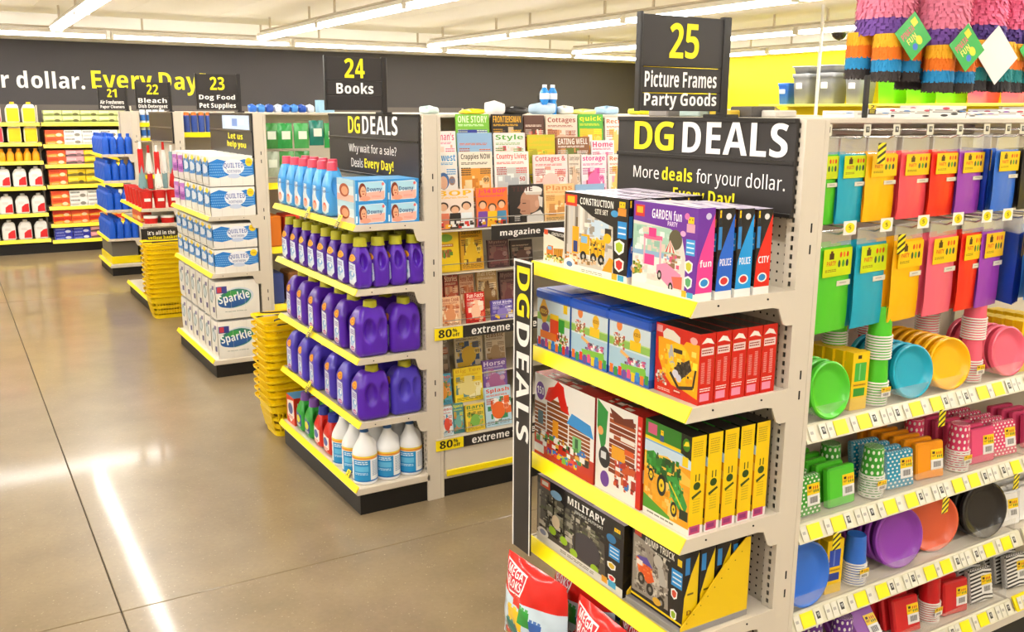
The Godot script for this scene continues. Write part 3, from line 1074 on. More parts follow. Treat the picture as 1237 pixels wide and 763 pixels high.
func toy_art() -> Array:
	# one sheet for the toy cartons: cells of a 4 x 4 board; returns [texture, {name: Rect2}]
	var c := Cv.new(self, 2048, 2048, H("ffffff"))
	var R := {}
	# construction set
	R.con = c.cell(0, 0, 0.25, 0.25)
	c.rect(0, 0, 1, 1, H("cfc7ba"))
	for k in 9:
		c.rect(0.02 + k * 0.08, 0.16, 0.05, 0.5, H(["a79f95", "c8c3bd", "8f867c", "e2dfd8"][k % 4]))
	c.rect(0.38, 0.3, 0.34, 0.25, H("c3d6e6"))
	scatter(c, 0.24, 0.3, 0.55, 0.5, 46, ["b5aea4", "dcd7cf", "9a9186", "c9d8e2", "e8e2d6"], 0.02, 0.08, 41)
	c.poly([0, 0, 1, 0, 1, 0.94, 0.8, 0.94, 0.78, 0.35, 0.45, 0.26, 0.24, 0.14, 0, 0.15], H("231d1a"))
	c.rect(0.02, 0.03, 0.19, 0.14, H("d23a22"))
	c.rect(0.05, 0.05, 0.12, 0.08, H("f3b51c"))
	c.text("CONSTRUCTION", 0.26, 0.05, 0.52, 0.085, H("f2f0ea"))
	c.text("SITE SET", 0.5, 0.165, 0.2, 0.06, H("e6e2d6"))
	c.ell(0.8, 0.19, 0.055, 0.04, H("3c93c9"))
	brick_man(c, 0.91, 0.04, 0.2, "d98a2a")
	c.rect(0.85, 0.27, 0.13, 0.2, H("2f8fd8"))
	c.rect(0.86, 0.33, 0.11, 0.02, H("d7ecf8"))
	c.rect(0.86, 0.40, 0.11, 0.02, H("d7ecf8"))
	badge(c, 0.88, 0.57, 0.075, "a9c22e")
	badge(c, 0.885, 0.78, 0.07, "cf3333")
	c.rect(0.02, 0.18, 0.03, 0.62, H("5e4f41"))
	c.rect(0.2, 0.3, 0.03, 0.45, H("6e5b44"))
	c.rect(0.14, 0.42, 0.11, 0.34, H("eda61d"))
	c.rect(0.16, 0.6, 0.07, 0.14, H("2c3a78"))
	truck(c, 0.26, 0.44, 0.42, 0.38, "efb010", "e3a512")
	scatter(c, 0.4, 0.5, 0.26, 0.2, 30, ["f6cc3c", "c98a0c", "f0b81d", "8a6a14", "3a332c"], 0.012, 0.04, 42)
	scatter(c, 0.26, 0.78, 0.5, 0.1, 40, ["d8b48a", "b08a5c", "efe0c4", "8a6a44"], 0.01, 0.04, 43)
	c.rect(0.66, 0.38, 0.1, 0.14, H("3a332c"))
	c.ell(0.7, 0.5, 0.06, 0.06, H("f0b81d"))
	c.poly([0.62, 0.92, 0.74, 0.72, 0.8, 0.74, 0.78, 0.92], H("e3a019"))
	scatter(c, 0.02, 0.76, 0.24, 0.14, 40, ["d98a3b", "e9c28c", "f2e3c0", "b46a2b"], 0.015, 0.05, 5)
	c.rect(0, 0.9, 1, 0.1, H("f1f0ec"))
	c.ell(0.1, 0.9, 0.09, 0.07, H("f4f4f2"))
	c.ell(0.1, 0.91, 0.05, 0.035, H("5c7fb0"))
	c.fine(0.3, 0.935, 0.35, 0.04, 2, H("8a8a88"), 3)
	c.rect(0.78, 0.9, 0.08, 0.075, H("e7ac2d"))
	c.rect(0.87, 0.905, 0.09, 0.07, H("43a6d4"))
	# small construction set
	R.con2 = c.cell(0.25, 0, 0.25, 0.25)
	c.rect(0, 0, 1, 1, H("e8ddc6"))
	c.poly([0, 0, 1, 0, 1, 1, 0.82, 1, 0.8, 0.28, 0.2, 0.12, 0, 0.12], H("2a231f"))
	c.rect(0.02, 0.02, 0.14, 0.14, H("d9502c"))
	c.text("CONSTRUCTION", 0.3, 0.06, 0.45, 0.09, H("eee8dc"))
	truck(c, 0.12, 0.4, 0.6, 0.45, "c98a26", "d8742a")
	scatter(c, 0.02, 0.7, 0.76, 0.25, 60, ["b8a33a", "e8d488", "c47a2e", "7d8f3a"], 0.02, 0.07, 6)
	c.rect(0.84, 0.3, 0.13, 0.25, H("4a9fd0"))
	badge(c, 0.88, 0.72, 0.08, "a9c22e")
	brick_man(c, 0.9, 0.02, 0.22, "c9b21f")
	# garden set
	R.gar = c.cell(0.5, 0, 0.25, 0.25)
	c.rect(0, 0, 1, 1, H("d9d5cd"))
	c.rect(0.0, 0.26, 0.7, 0.3, H("a5c9b4"))
	c.rect(0.0, 0.54, 0.7, 0.08, H("8fb0cf"))
	c.rect(0.0, 0.6, 0.76, 0.33, H("ece7df"))
	scatter(c, 0.0, 0.26, 0.75, 0.3, 40, ["c8dccf", "8fb8a4", "e4ece6", "b4cfc0", "d8c8b8"], 0.03, 0.09, 44)
	scatter(c, 0.0, 0.6, 0.78, 0.3, 46, ["f6f2ec", "dcd4c8", "e8c8c0", "cfd8cf"], 0.02, 0.07, 45)
	c.poly([0, 0, 1, 0, 1, 0.92, 0.84, 0.92, 0.84, 0.55, 0.78, 0.34, 0.6, 0.26, 0.3, 0.24, 0, 0.22], H("6b2f9c"))
	c.rect(0.03, 0.04, 0.15, 0.13, H("cf2f33"))
	c.rect(0.05, 0.06, 0.1, 0.07, H("f3a91c"))
	c.text("GARDEN fun", 0.3, 0.06, 0.46, 0.11, H("f3eefa"))
	c.text("PARTY", 0.55, 0.18, 0.15, 0.05, H("e9d7f4"))
	c.rect(0.18, 0.36, 0.3, 0.05, H("e2668e"))
	c.rect(0.26, 0.28, 0.12, 0.1, H("e63b86"))
	c.rect(0.18, 0.4, 0.03, 0.3, H("dfa9b9"))
	c.rect(0.44, 0.4, 0.03, 0.3, H("dfa9b9"))
	c.rect(0.2, 0.58, 0.16, 0.12, H("e2428a"))
	c.ell(0.68, 0.37, 0.1, 0.11, H("5e5740"))
	c.poly([0.52, 0.52, 0.6, 0.38, 0.7, 0.52], H("e8dccd"))
	for k in 3:
		c.poly([0.53 + k * 0.06, 0.52, 0.6, 0.38, 0.555 + k * 0.06, 0.52], H("c9473f"))
	scatter(c, 0.5, 0.52, 0.28, 0.18, 36, ["e8d6c6", "b08a62", "d95a7a", "8d6a4c", "f4efe6"], 0.02, 0.06, 8)
	c.poly([0.4, 0.68, 0.55, 0.64, 0.78, 0.74, 0.8, 0.9, 0.6, 0.9, 0.4, 0.78], H("e98fb4"))
	c.poly([0.64, 0.78, 0.8, 0.76, 0.8, 0.9, 0.68, 0.9], H("d96a55"))
	for q in [[0.45, 0.79], [0.63, 0.9]]:
		c.ell(q[0], q[1], 0.035, 0.055, H("322c2a"))
		c.ell(q[0], q[1], 0.016, 0.028, H("c9c3bd"))
	scatter(c, 0.0, 0.66, 0.16, 0.2, 40, ["6f8f2c", "98ad3e", "d6a03a", "4c6b22"], 0.02, 0.05, 9)
	c.ell(0.13, 0.88, 0.12, 0.06, H("f5f4f0"))
	c.rect(0, 0.92, 1, 0.08, H("f1efec"))
	brick_man(c, 0.9, 0.1, 0.2, "e0a0b4")
	c.ell(0.84, 0.1, 0.035, 0.035, H("ea6fae"))
	c.ell(0.79, 0.29, 0.04, 0.03, H("e9a2cd"))
	c.rect(0.84, 0.34, 0.13, 0.17, H("3f9bdc"))
	for k in 3:
		c.rect(0.85, 0.37 + k * 0.05, 0.11, 0.015, H("d7ecf8"))
	badge(c, 0.89, 0.63, 0.06, "c6c23a")
	badge(c, 0.89, 0.8, 0.06, "5da66f")
	c.rect(0.8, 0.9, 0.07, 0.07, H("edb52e"))
	c.rect(0.88, 0.91, 0.09, 0.06, H("48a9d6"))
	# spines of the brick sets
	var sp := [["6b2f9c", "e63f90", "fun", "2f86c9"], ["1d1a1c", "2462c8", "POLICE", "cf3333"], ["1d1a1c", "1f97dd", "POLICE", "cf3333"], ["1d1a1c", "dd2a1e", "CITY", "2f86c9"]]
	for k in 4:
		R["sp%d" % k] = c.cell(0.75 + k * 0.0625, 0, 0.0625, 0.25)
		c.rect(0, 0, 1, 1, H(sp[k][0]))
		c.poly([1, 0.06, 1, 0.92, 0.02, 0.92, 0.1, 0.6, 0.25, 0.48], H(sp[k][1]))
		if k > 0:
			brick_man(c, 0.14, 0.02, 0.22, "20242c")
			c.rect(0.06, 0.2, 0.2, 0.25, H("2f7fc0"))
		c.ell(0.62, 0.09, 0.16, 0.035, H("c9bfe0") if k == 0 else H("d9d9d6"))
		c.text(sp[k][2], 0.22, 0.55, 0.68, 0.08, H("f6f2f4"))
		c.ell(0.52, 0.8, 0.3, 0.055, H("f2f2ef"))
		c.ell(0.52, 0.8, 0.22, 0.04, H(sp[k][3]))
		c.rect(0, 0.91, 1, 0.09, H("e9e7e2"))
	# bucket of blocks: two fronts
	for k in 2:
		R["tub%d" % k] = c.cell(k * 0.25, 0.25, 0.25, 0.25)
		c.rect(0, 0, 1, 1, H("cfe0ea"))
		c.rect(0, 0.5, 1, 0.4, H("a9cde4") if k == 1 else H("d8e3e8"))
		c.rect(0, 0.33, 1, 0.14, H("8fc05a"))
		c.rect(0, 0.33, 1, 0.02, H("b9d98f"))
		c.rect(0.52 if k else 0.4, 0.3, 0.26, 0.16, H("f2c71b"))
		if k == 0:
			c.poly([0.2, 0.02, 0.36, 0.28, 0.22, 0.62, 0.06, 0.28], H("f0b21e"))
			c.ell(0.2, 0.3, 0.14, 0.1, H("7a4b18"))
			c.text("KIDS", 0.1, 0.26, 0.2, 0.08, H("f6c93a"))
			c.rect(0.4, 0.4, 0.28, 0.36, H("e8491f"))
			c.rect(0.66, 0.36, 0.18, 0.24, H("3c9b3a"))
			c.ell(0.26, 0.6, 0.12, 0.1, H("6b3f9e"))
			c.rect(0.1, 0.66, 0.5, 0.14, H("ef7a1c"))
			c.rect(0.8, 0.03, 0.12, 0.2, H("eec820"))
			scatter(c, 0.6, 0.6, 0.38, 0.25, 50, ["f4efe8", "b0703f", "e3b58a", "7aa84a", "6f4a34"], 0.02, 0.06, 12)
		else:
			c.ell(0.25, 0.12, 0.07, 0.09, H("e2803c"))
			c.ell(0.68, 0.2, 0.09, 0.12, H("e6b31e"))
			c.text("KIDS", 0.61, 0.16, 0.14, 0.06, H("8a5a12"))
			scatter(c, 0.1, 0.24, 0.3, 0.28, 50, ["e9d6c0", "b0703f", "c14f3c", "7b5136", "f3efe8"], 0.02, 0.06, 13)
			c.poly([0.3, 0.5, 0.6, 0.62, 0.56, 0.66, 0.28, 0.56], H("e9b36a"))
			scatter(c, 0.38, 0.58, 0.55, 0.18, 60, ["f3f0f2", "d95a8a", "8f6fb0", "c94f6a", "5a4a5c"], 0.02, 0.06, 14)
			c.poly([0.3, 0.74, 0.9, 0.7, 0.95, 0.88, 0.35, 0.88], H("7fc244"))
		c.rect(0, 0.86, 1, 0.14, H("2b63c0"))
		for q in 9:
			c.rect(0.03 + q * 0.108, 0.8 + 0.03 * (q % 2), 0.085, 0.15, H(["d9342b", "e6742a", "f0c420", "6d3f9c", "3a9a44", "2f7fd0", "e04f8a"][(q * 3 + k) % 7]))
	R.tubs = c.cell(0.5, 0.25, 0.125, 0.25)
	c.rect(0, 0, 1, 1, H("2f6fd0"))
	c.rect(0, 0.86, 1, 0.14, H("2350a8"))
	scatter(c, 0.1, 0.3, 0.8, 0.4, 20, ["6fa8e4", "f0c420", "d9342b"], 0.06, 0.16, 15)
	# red figure set
	R.red = c.cell(0.625, 0.25, 0.25, 0.25)
	c.rect(0, 0, 1, 1, H("cf2416"))
	c.poly([0.06, 0.2, 0.3, 0.18, 0.64, 0.22, 0.7, 0.16, 0.99, 0.16, 0.98, 0.92, 0.66, 0.86, 0.4, 0.84, 0.22, 0.72, 0.08, 0.5], H("f3a80f"))
	c.ell(0.52, 0.5, 0.3, 0.28, H("f8c412"))
	c.poly([0.16, 0.12, 0.24, 0.05, 0.4, 0.06, 0.56, 0.13, 0.56, 0.22, 0.36, 0.2, 0.18, 0.2], H("e9e2d4"))
	c.rect(0.02, 0.03, 0.13, 0.1, H("e9a0a0"))
	c.ell(0.86, 0.12, 0.08, 0.05, H("f0b0a8"))
	c.poly([0.28, 0.3, 0.38, 0.26, 0.44, 0.44, 0.46, 0.56, 0.34, 0.54], H("b9b4ac"))
	scatter(c, 0.1, 0.26, 0.82, 0.56, 50, ["fbd33a", "f0b414", "e89a10", "f8c832", "fadb5c"], 0.03, 0.1, 46)
	c.poly([0.44, 0.58, 0.78, 0.4, 0.84, 0.54, 0.56, 0.76], H("3a3028"))
	scatter(c, 0.46, 0.44, 0.34, 0.26, 26, ["4a3f34", "2a221c", "6a5c4a", "241c16"], 0.02, 0.06, 47)
	c.ell(0.48, 0.66, 0.07, 0.06, H("d8d8e6"))
	c.ell(0.56, 0.71, 0.06, 0.055, H("cfcfe2"))
	c.line(0.36, 0.66, 0.56, 0.85, 0.05, H("332a22"))
	c.line(0.56, 0.85, 0.88, 0.78, 0.05, H("332a22"))
	c.line(0.88, 0.78, 0.93, 0.5, 0.04, H("332a22"))
	c.rect(0.42, 0.3, 0.2, 0.06, H("3a3028"))
	c.rect(0.86, 0.42, 0.1, 0.1, H("f4e53a"))
	scatter(c, 0.02, 0.68, 0.26, 0.2, 46, ["e9e2d4", "d24a2a", "5a4334", "b7a08c"], 0.02, 0.05, 17)
	c.fine(0.08, 0.92, 0.3, 0.05, 2, H("f0c9c0"), 2)
	c.rect(0.44, 0.88, 0.18, 0.07, H("b81a12"))
	c.fine(0.46, 0.89, 0.14, 0.04, 1, H("f4d9d0"), 2)
	R.reds = c.cell(0.875, 0.25, 0.0625, 0.25)
	c.rect(0, 0, 1, 1, H("c81f14"))
	c.poly([0.1, 0.14, 0.4, 0.06, 0.7, 0.08, 0.92, 0.16, 0.5, 0.13], H("ece4da"))
	c.rect(0.1, 0.2, 0.8, 0.11, H("e3c9c2"))
	c.fine(0.15, 0.22, 0.7, 0.07, 2, H("8a2a20"), 4)
	c.fine(0.14, 0.4, 0.22, 0.3, 14, H("e0a29a"), 5)
	c.fine(0.55, 0.36, 0.22, 0.36, 16, H("e0a29a"), 6)
	c.fine(0.1, 0.76, 0.7, 0.06, 2, H("f0d6d0"), 7)
	c.rect(0.12, 0.84, 0.6, 0.11, H("e48aa6"))
	# log cabin sets
	R.cab1 = c.cell(0, 0.5, 0.25, 0.25)
	c.rect(0, 0, 1, 1, H("ece9e4"))
	c.rect(0, 0.74, 1, 0.26, H("c0301f"))
	c.ell(0.1, 0.2, 0.075, 0.11, H("6a3c9a"))
	c.text("150", 0.04, 0.15, 0.12, 0.09, H("f4eefa"))
	for q in [[0.0, 0.34, 0.2, 0.42], [0.22, 0.24, 0.36, 0.5], [0.6, 0.44, 0.34, 0.4]]:
		for k in 9:
			c.rect(q[0], q[1] + q[3] * k / 9.0, q[2], q[3] * 0.085, H(["8a4a22", "7a3d1b", "96552a"][k % 3]))
	c.poly([0.18, 0.28, 0.24, 0.12, 0.34, 0.08, 0.4, 0.0, 0.5, 0.04, 0.52, 0.14, 0.6, 0.34, 0.46, 0.32, 0.4, 0.18, 0.28, 0.28], H("d6281c"))
	c.rect(0.32, 0.48, 0.1, 0.22, H("e59a24"))
	c.rect(0.06, 0.44, 0.09, 0.16, H("4a6d78"))
	c.poly([0.56, 0.44, 0.64, 0.3, 0.94, 0.34, 0.99, 0.48], H("2f8fd8"))
	c.rect(0.66, 0.55, 0.14, 0.16, H("7cc07a"))
	c.rect(0.7, 0.57, 0.05, 0.12, H("2c5a34"))
	scatter(c, 0.02, 0.66, 0.9, 0.2, 80, ["c9342a", "f0ece4", "2f6fb8", "e0a63a", "4a8a3c", "3a2a22"], 0.02, 0.07, 18)
	scatter(c, 0.2, 0.84, 0.55, 0.1, 50, ["2f7fd0", "f0c420", "e04f3a", "6d3f9c", "7fc244"], 0.02, 0.06, 19)
	c.rect(0.0, 0.86, 0.17, 0.1, H("f1eeea"))
	R.cab2 = c.cell(0.25, 0.5, 0.25, 0.25)
	c.rect(0, 0, 1, 1, H("ece8e2"))
	c.poly([0.02, 0.0, 0.26, 0.1, 0.22, 0.46, 0.14, 0.58, 0.02, 0.3], H("2c8f3e"))
	c.ell(0.1, 0.34, 0.06, 0.05, H("e0a05a"))
	for k in 12:
		c.rect(0.3, 0.1 + k * 0.055, 0.56, 0.045, H(["8a3a1c", "a34a20", "75301a"][k % 3]))
	c.poly([0.3, 0.04, 0.6, 0.1, 0.8, 0.06, 0.84, 0.16, 0.4, 0.18], H("6a2a18"))
	c.rect(0.55, 0.3, 0.3, 0.05, H("e8e0d4"))
	c.rect(0.36, 0.44, 0.3, 0.14, H("eaa322"))
	c.rect(0.3, 0.32, 0.1, 0.05, H("f0ece4"))
	c.rect(0.64, 0.42, 0.2, 0.06, H("dd5a22"))
	scatter(c, 0.4, 0.56, 0.56, 0.34, 60, ["b0301f", "7a2a1a", "f0ece4", "2f6fb8", "c9562a"], 0.03, 0.09, 20)
	c.ell(0.2, 0.62, 0.13, 0.12, H("27272b"))
	c.rect(0.12, 0.56, 0.12, 0.08, H("d8dce0"))
	c.ell(0.22, 0.86, 0.1, 0.09, H("6a3c9a"))
	c.rect(0.9, 0.0, 0.1, 1.0, H("d0281e"))
	c.fine(0.92, 0.1, 0.05, 0.5, 9, H("f0d8d0"), 3)
	R.cabt = c.cell(0.5, 0.5, 0.125, 0.125)
	c.rect(0, 0, 1, 1, H("a8241c"))
	scatter(c, 0.05, 0.1, 0.9, 0.7, 30, ["5a3a2c", "c9b7a4", "8a1a14", "3c2a22"], 0.06, 0.2, 21)
	# green tractor set
	R.tra = c.cell(0.75, 0.5, 0.25, 0.25)
	c.rect(0, 0, 1, 1, H("7db0dc"))
	c.rect(0, 0.22, 1, 0.14, H("c7dceb"))
	c.rect(0, 0.33, 1, 0.67, H("e8a01c"))
	c.poly([0, 0.36, 0.5, 0.3, 1, 0.42, 1, 0.5, 0, 0.5], H("efc043"))
	c.rect(0, 0, 1, 0.17, H("2f7a24"))
	c.rect(0, 0.17, 0.8, 0.035, H("f0d020"))
	c.rect(0.06, 0.03, 0.2, 0.11, H("c2547a"))
	brick_man(c, 0.37, 0.06, 0.14, "3a5a8a")
	c.poly([0.78, 0, 1, 0, 1, 0.24, 0.78, 0.2], H("15200e"))
	c.ell(0.89, 0.1, 0.075, 0.065, H("3c7a1c"))
	c.poly([0.83, 0.12, 0.87, 0.07, 0.93, 0.06, 0.95, 0.1, 0.9, 0.11], H("e8d61e"))
	c.rect(0.82, 0.22, 0.12, 0.1, H("f0d020"))
	c.poly([0.04, 0.34, 0.2, 0.3, 0.36, 0.36, 0.42, 0.48, 0.3, 0.52, 0.06, 0.44], H("2f8a2c"))
	scatter(c, 0.04, 0.3, 0.8, 0.3, 60, ["2a7a28", "3fa03a", "1d5a1e", "274a22"], 0.03, 0.09, 22)
	scatter(c, 0.0, 0.5, 0.95, 0.4, 50, ["f0b43a", "d8901a", "f4c866", "e8a828"], 0.03, 0.1, 51)
	c.poly([0.5, 0.5, 0.72, 0.46, 0.96, 0.7, 0.9, 0.84, 0.62, 0.68], H("37953a"))
	scatter(c, 0.55, 0.5, 0.34, 0.26, 30, ["2a7a2c", "4fb04c", "1f5f22", "63c05a"], 0.015, 0.05, 52)
	c.line(0.56, 0.54, 0.9, 0.78, 0.02, H("e8d61e"))
	for q in [[0.4, 0.62, 0.1], [0.68, 0.8, 0.07], [0.16, 0.56, 0.06]]:
		c.ell(q[0], q[1], q[2], q[2] * 1.1, H("1d2018"))
		c.ell(q[0], q[1], q[2] * 0.6, q[2] * 0.66, H("e8c81e"))
		c.ell(q[0], q[1], q[2] * 0.2, q[2] * 0.2, H("5a4a10"))
	c.rect(0.8, 0.76, 0.18, 0.1, H("2a3220"))
	c.poly([0, 0.78, 0.6, 0.9, 0.64, 1, 0, 1], H("4f9a2c"))
	c.rect(0, 0.93, 1, 0.07, H("e9e6de"))
	c.fine(0.1, 0.945, 0.6, 0.03, 1, H("7a7a70"), 8)
	R.tras = c.cell(0.625, 0.5, 0.0625, 0.25)
	c.rect(0, 0, 1, 1, H("eec60a"))
	c.fine(0.15, 0.05, 0.66, 0.16, 7, H("b99a18"), 9)
	for q in 2:
		c.rect(0.34 + q * 0.24, 0.38, 0.08, 0.07, H("3c4a14"))
	c.ell(0.48, 0.5, 0.24, 0.04, H("2f4a18"))
	c.poly([0.15, 0.6, 0.75, 0.55, 0.82, 0.57, 0.2, 0.63], H("3c4a14"))
	c.fine(0.25, 0.62, 0.5, 0.16, 6, H("c9a914"), 10)
	c.rect(0.0, 0.91, 1, 0.09, H("eadfe0"))
	c.rect(0.08, 0.9, 0.74, 0.085, H("b8446f"))
	c.rect(0.18, 0.92, 0.5, 0.045, H("8e2f6a"))
	# camouflage outpost set
	R.mil = c.cell(0, 0.75, 0.35, 0.25)
	c.rect(0, 0, 1, 1, H("1d1b1c"))
	c.poly([0, 0.12, 0.24, 0.16, 0.4, 0.3, 0.8, 0.42, 0.82, 0.9, 0, 0.9], H("4a4740"))
	for k in 8:
		c.poly([0.02 + k * 0.1, 0.22 + 0.02 * k, 0.05 + k * 0.1, 0.2 + 0.02 * k, 0.04 + k * 0.1, 0.8, 0.01 + k * 0.1, 0.8], H(["8a8578", "2a2926", "77715f", "35342f"][k % 4]))
	scatter(c, 0.02, 0.2, 0.78, 0.64, 160, ["3a3934", "1f1e1c", "5a584c", "77735f", "a29c8a"], 0.01, 0.04, 48)
	scatter(c, 0.02, 0.3, 0.76, 0.5, 110, ["2f2f28", "8d8a7c", "6a6a58", "b5afa0", "4c5238", "201f1c"], 0.02, 0.07, 23)
	c.ell(0.6, 0.66, 0.16, 0.2, H("3d3a40"))
	for k in 3:
		c.rect(0.2 + k * 0.13, 0.2 + 0.05 * k, 0.02, 0.6, H("2b2822"))
	for q in [[0.2, 0.72], [0.34, 0.76], [0.46, 0.84], [0.7, 0.86]]:
		c.ell(q[0], q[1], 0.045, 0.06, H("9ac22e"))
	c.ell(0.24, 0.56, 0.05, 0.1, H("c8b79c"))
	c.rect(0.04, 0.03, 0.12, 0.12, H("cf4a24"))
	c.rect(0.06, 0.05, 0.08, 0.06, H("e8e0d0"))
	c.ell(0.24, 0.16, 0.07, 0.06, H("7aa0c0"))
	c.text("MILITARY", 0.38, 0.06, 0.42, 0.105, H("f2f2ee"))
	c.text("JUNGLE OUTPOST", 0.46, 0.2, 0.32, 0.055, H("c9c9c2"))
	c.ell(0.87, 0.28, 0.05, 0.06, H("2f74a8"))
	c.rect(0.85, 0.36, 0.11, 0.18, H("2f8fd8"))
	for k in 3:
		c.rect(0.86, 0.39 + k * 0.05, 0.09, 0.016, H("cfe6f4"))
	brick_man(c, 0.93, 0.1, 0.14, "2a3a2a")
	badge(c, 0.88, 0.65, 0.045, "d8b42c")
	badge(c, 0.885, 0.82, 0.04, "cf3333")
	c.rect(0, 0.88, 1, 0.12, H("dddcd8"))
	c.ell(0.08, 0.84, 0.07, 0.07, H("e8e8e4"))
	c.ell(0.08, 0.84, 0.04, 0.04, H("8a92b0"))
	c.fine(0.3, 0.91, 0.4, 0.05, 2, H("6e6e6c"), 11)
	c.rect(0.78, 0.86, 0.06, 0.09, H("e3a02c"))
	c.rect(0.85, 0.86, 0.08, 0.09, H("3fa0d2"))
	# dump truck set
	R.dum = c.cell(0.35, 0.75, 0.25, 0.25)
	c.rect(0, 0, 1, 1, H("1e1b1a"))
	c.poly([0.02, 0.12, 0.3, 0.16, 0.7, 0.3, 0.74, 0.88, 0.02, 0.9], H("8f867c"))
	scatter(c, 0.04, 0.2, 0.66, 0.66, 60, ["a89f94", "7a7068", "c2b9ac", "5d544c"], 0.03, 0.1, 24)
	c.rect(0.04, 0.03, 0.14, 0.1, H("b03a2c"))
	c.text("DUMP TRUCK", 0.26, 0.09, 0.56, 0.09, H("e9e3d6"))
	c.fine(0.35, 0.2, 0.4, 0.04, 1, H("9a948a"), 3)
	c.rect(0.88, 0.12, 0.08, 0.09, H("e6c51e"))
	scatter(c, 0.04, 0.2, 0.68, 0.66, 110, ["9a9186", "6e655c", "b8afa2", "4f4740", "cfc6b8"], 0.012, 0.05, 49)
	c.poly([0.08, 0.42, 0.36, 0.44, 0.46, 0.62, 0.34, 0.7, 0.14, 0.6], H("e05a22"))
	scatter(c, 0.12, 0.44, 0.3, 0.22, 24, ["f0762c", "c9441a", "e8622a", "f4a04c"], 0.012, 0.04, 50)
	c.poly([0.1, 0.4, 0.3, 0.36, 0.42, 0.46, 0.2, 0.46], H("5a4a9c"))
	c.rect(0.1, 0.44, 0.12, 0.07, H("e6dcd6"))
	c.ell(0.52, 0.32, 0.09, 0.09, H("b9b2a8"))
	c.poly([0.5, 0.36, 0.62, 0.38, 0.7, 0.6, 0.56, 0.62], H("b0aaa2"))
	for q in [[0.2, 0.68], [0.38, 0.76], [0.6, 0.84]]:
		c.ell(q[0], q[1], 0.07, 0.08, H("2a2622"))
		c.ell(q[0], q[1], 0.03, 0.035, H("8a8278"))
	c.ell(0.52, 0.86, 0.08, 0.05, H("d8a82c"))
	c.rect(0.78, 0.28, 0.2, 0.22, H("2f8fd8"))
	for k in 3:
		c.rect(0.8, 0.32 + k * 0.06, 0.16, 0.02, H("cfe6f4"))
	badge(c, 0.84, 0.6, 0.06, "cf4a33")
	badge(c, 0.84, 0.88, 0.06, "8fb42e")
	c.rect(0, 0.94, 1, 0.03, H("eec60a"))
	R.dums = c.cell(0.6, 0.75, 0.0625, 0.25)
	c.rect(0, 0, 1, 1, H("1a1717"))
	c.poly([0.98, 0.04, 0.98, 0.96, 0.02, 0.96, 0.1, 0.6, 0.5, 0.3], H("e2bf0c"))
	c.rect(0.1, 0.08, 0.3, 0.22, H("2f7fc0"))
	c.rect(0.3, 0.55, 0.4, 0.025, H("6a5a10"))
	c.text("D", 0.3, 0.78, 0.3, 0.06, H("8a5a14"))
	R.blk = c.cell(0.68, 0.77, 0.02, 0.02)
	c.rect(0, 0, 1, 1, H("231f1e"))
	R.yel = c.cell(0.71, 0.77, 0.02, 0.02)
	c.rect(0, 0, 1, 1, H("e4bd08"))
	R.gloss = c.cell(0.74, 0.77, 0.06, 0.06)
	c.rect(0, 0, 1, 1, H("cfc4d8"))
	scatter(c, 0, 0, 1, 1, 12, ["e9e4ee", "8a7aa0", "b8b0c4"], 0.1, 0.3, 30)
	# block bag
	R.bag = c.cell(0.82, 0.75, 0.18, 0.25)
	c.rect(0, 0, 1, 1, H("c9dcea"))
	c.poly([0, 0, 1, 0, 1, 0.3, 0.7, 0.34, 0.3, 0.4, 0, 0.34], H("d31f18"))
	c.poly([0.04, 0.06, 0.46, 0.1, 0.42, 0.34, 0.2, 0.36, 0.04, 0.22], H("f2eef0"))
	c.poly([0.06, 0.08, 0.44, 0.12, 0.4, 0.32, 0.2, 0.34, 0.06, 0.21], H("c92a3a"))
	c.text("MEGA", 0.1, 0.1, 0.3, 0.09, H("f6f2f2"))
	c.text("BLOKS", 0.14, 0.21, 0.26, 0.09, H("f6f2f2"))
	for q in [[0.2, 0.5, 0.3, 0.2, "f0c414"], [0.42, 0.42, 0.18, 0.18, "2f9a3c"], [0.16, 0.68, 0.26, 0.14, "27706a"], [0.3, 0.36, 0.14, 0.1, "dd2f1e"], [0.6, 0.5, 0.16, 0.12, "2f5fb0"], [0.56, 0.68, 0.24, 0.18, "d8301f"], [0.44, 0.72, 0.16, 0.2, "4a4f8a"], [0.74, 0.6, 0.14, 0.2, "efb41c"], [0.82, 0.78, 0.14, 0.16, "7a4a22"], [0.1, 0.84, 0.2, 0.12, "d8301f"], [0.34, 0.88, 0.3, 0.1, "3fa03a"], [0.05, 0.95, 0.4, 0.05, "f0c414"]]:
		c.rect(q[0], q[1], q[2], q[3], H(q[4]))
		for k in 3:
			c.rect(q[0] + q[2] * (0.08 + 0.31 * k), q[1] - 0.025, q[2] * 0.22, 0.03, H(q[4]).lightened(0.15))
	return [c.tex(), R]

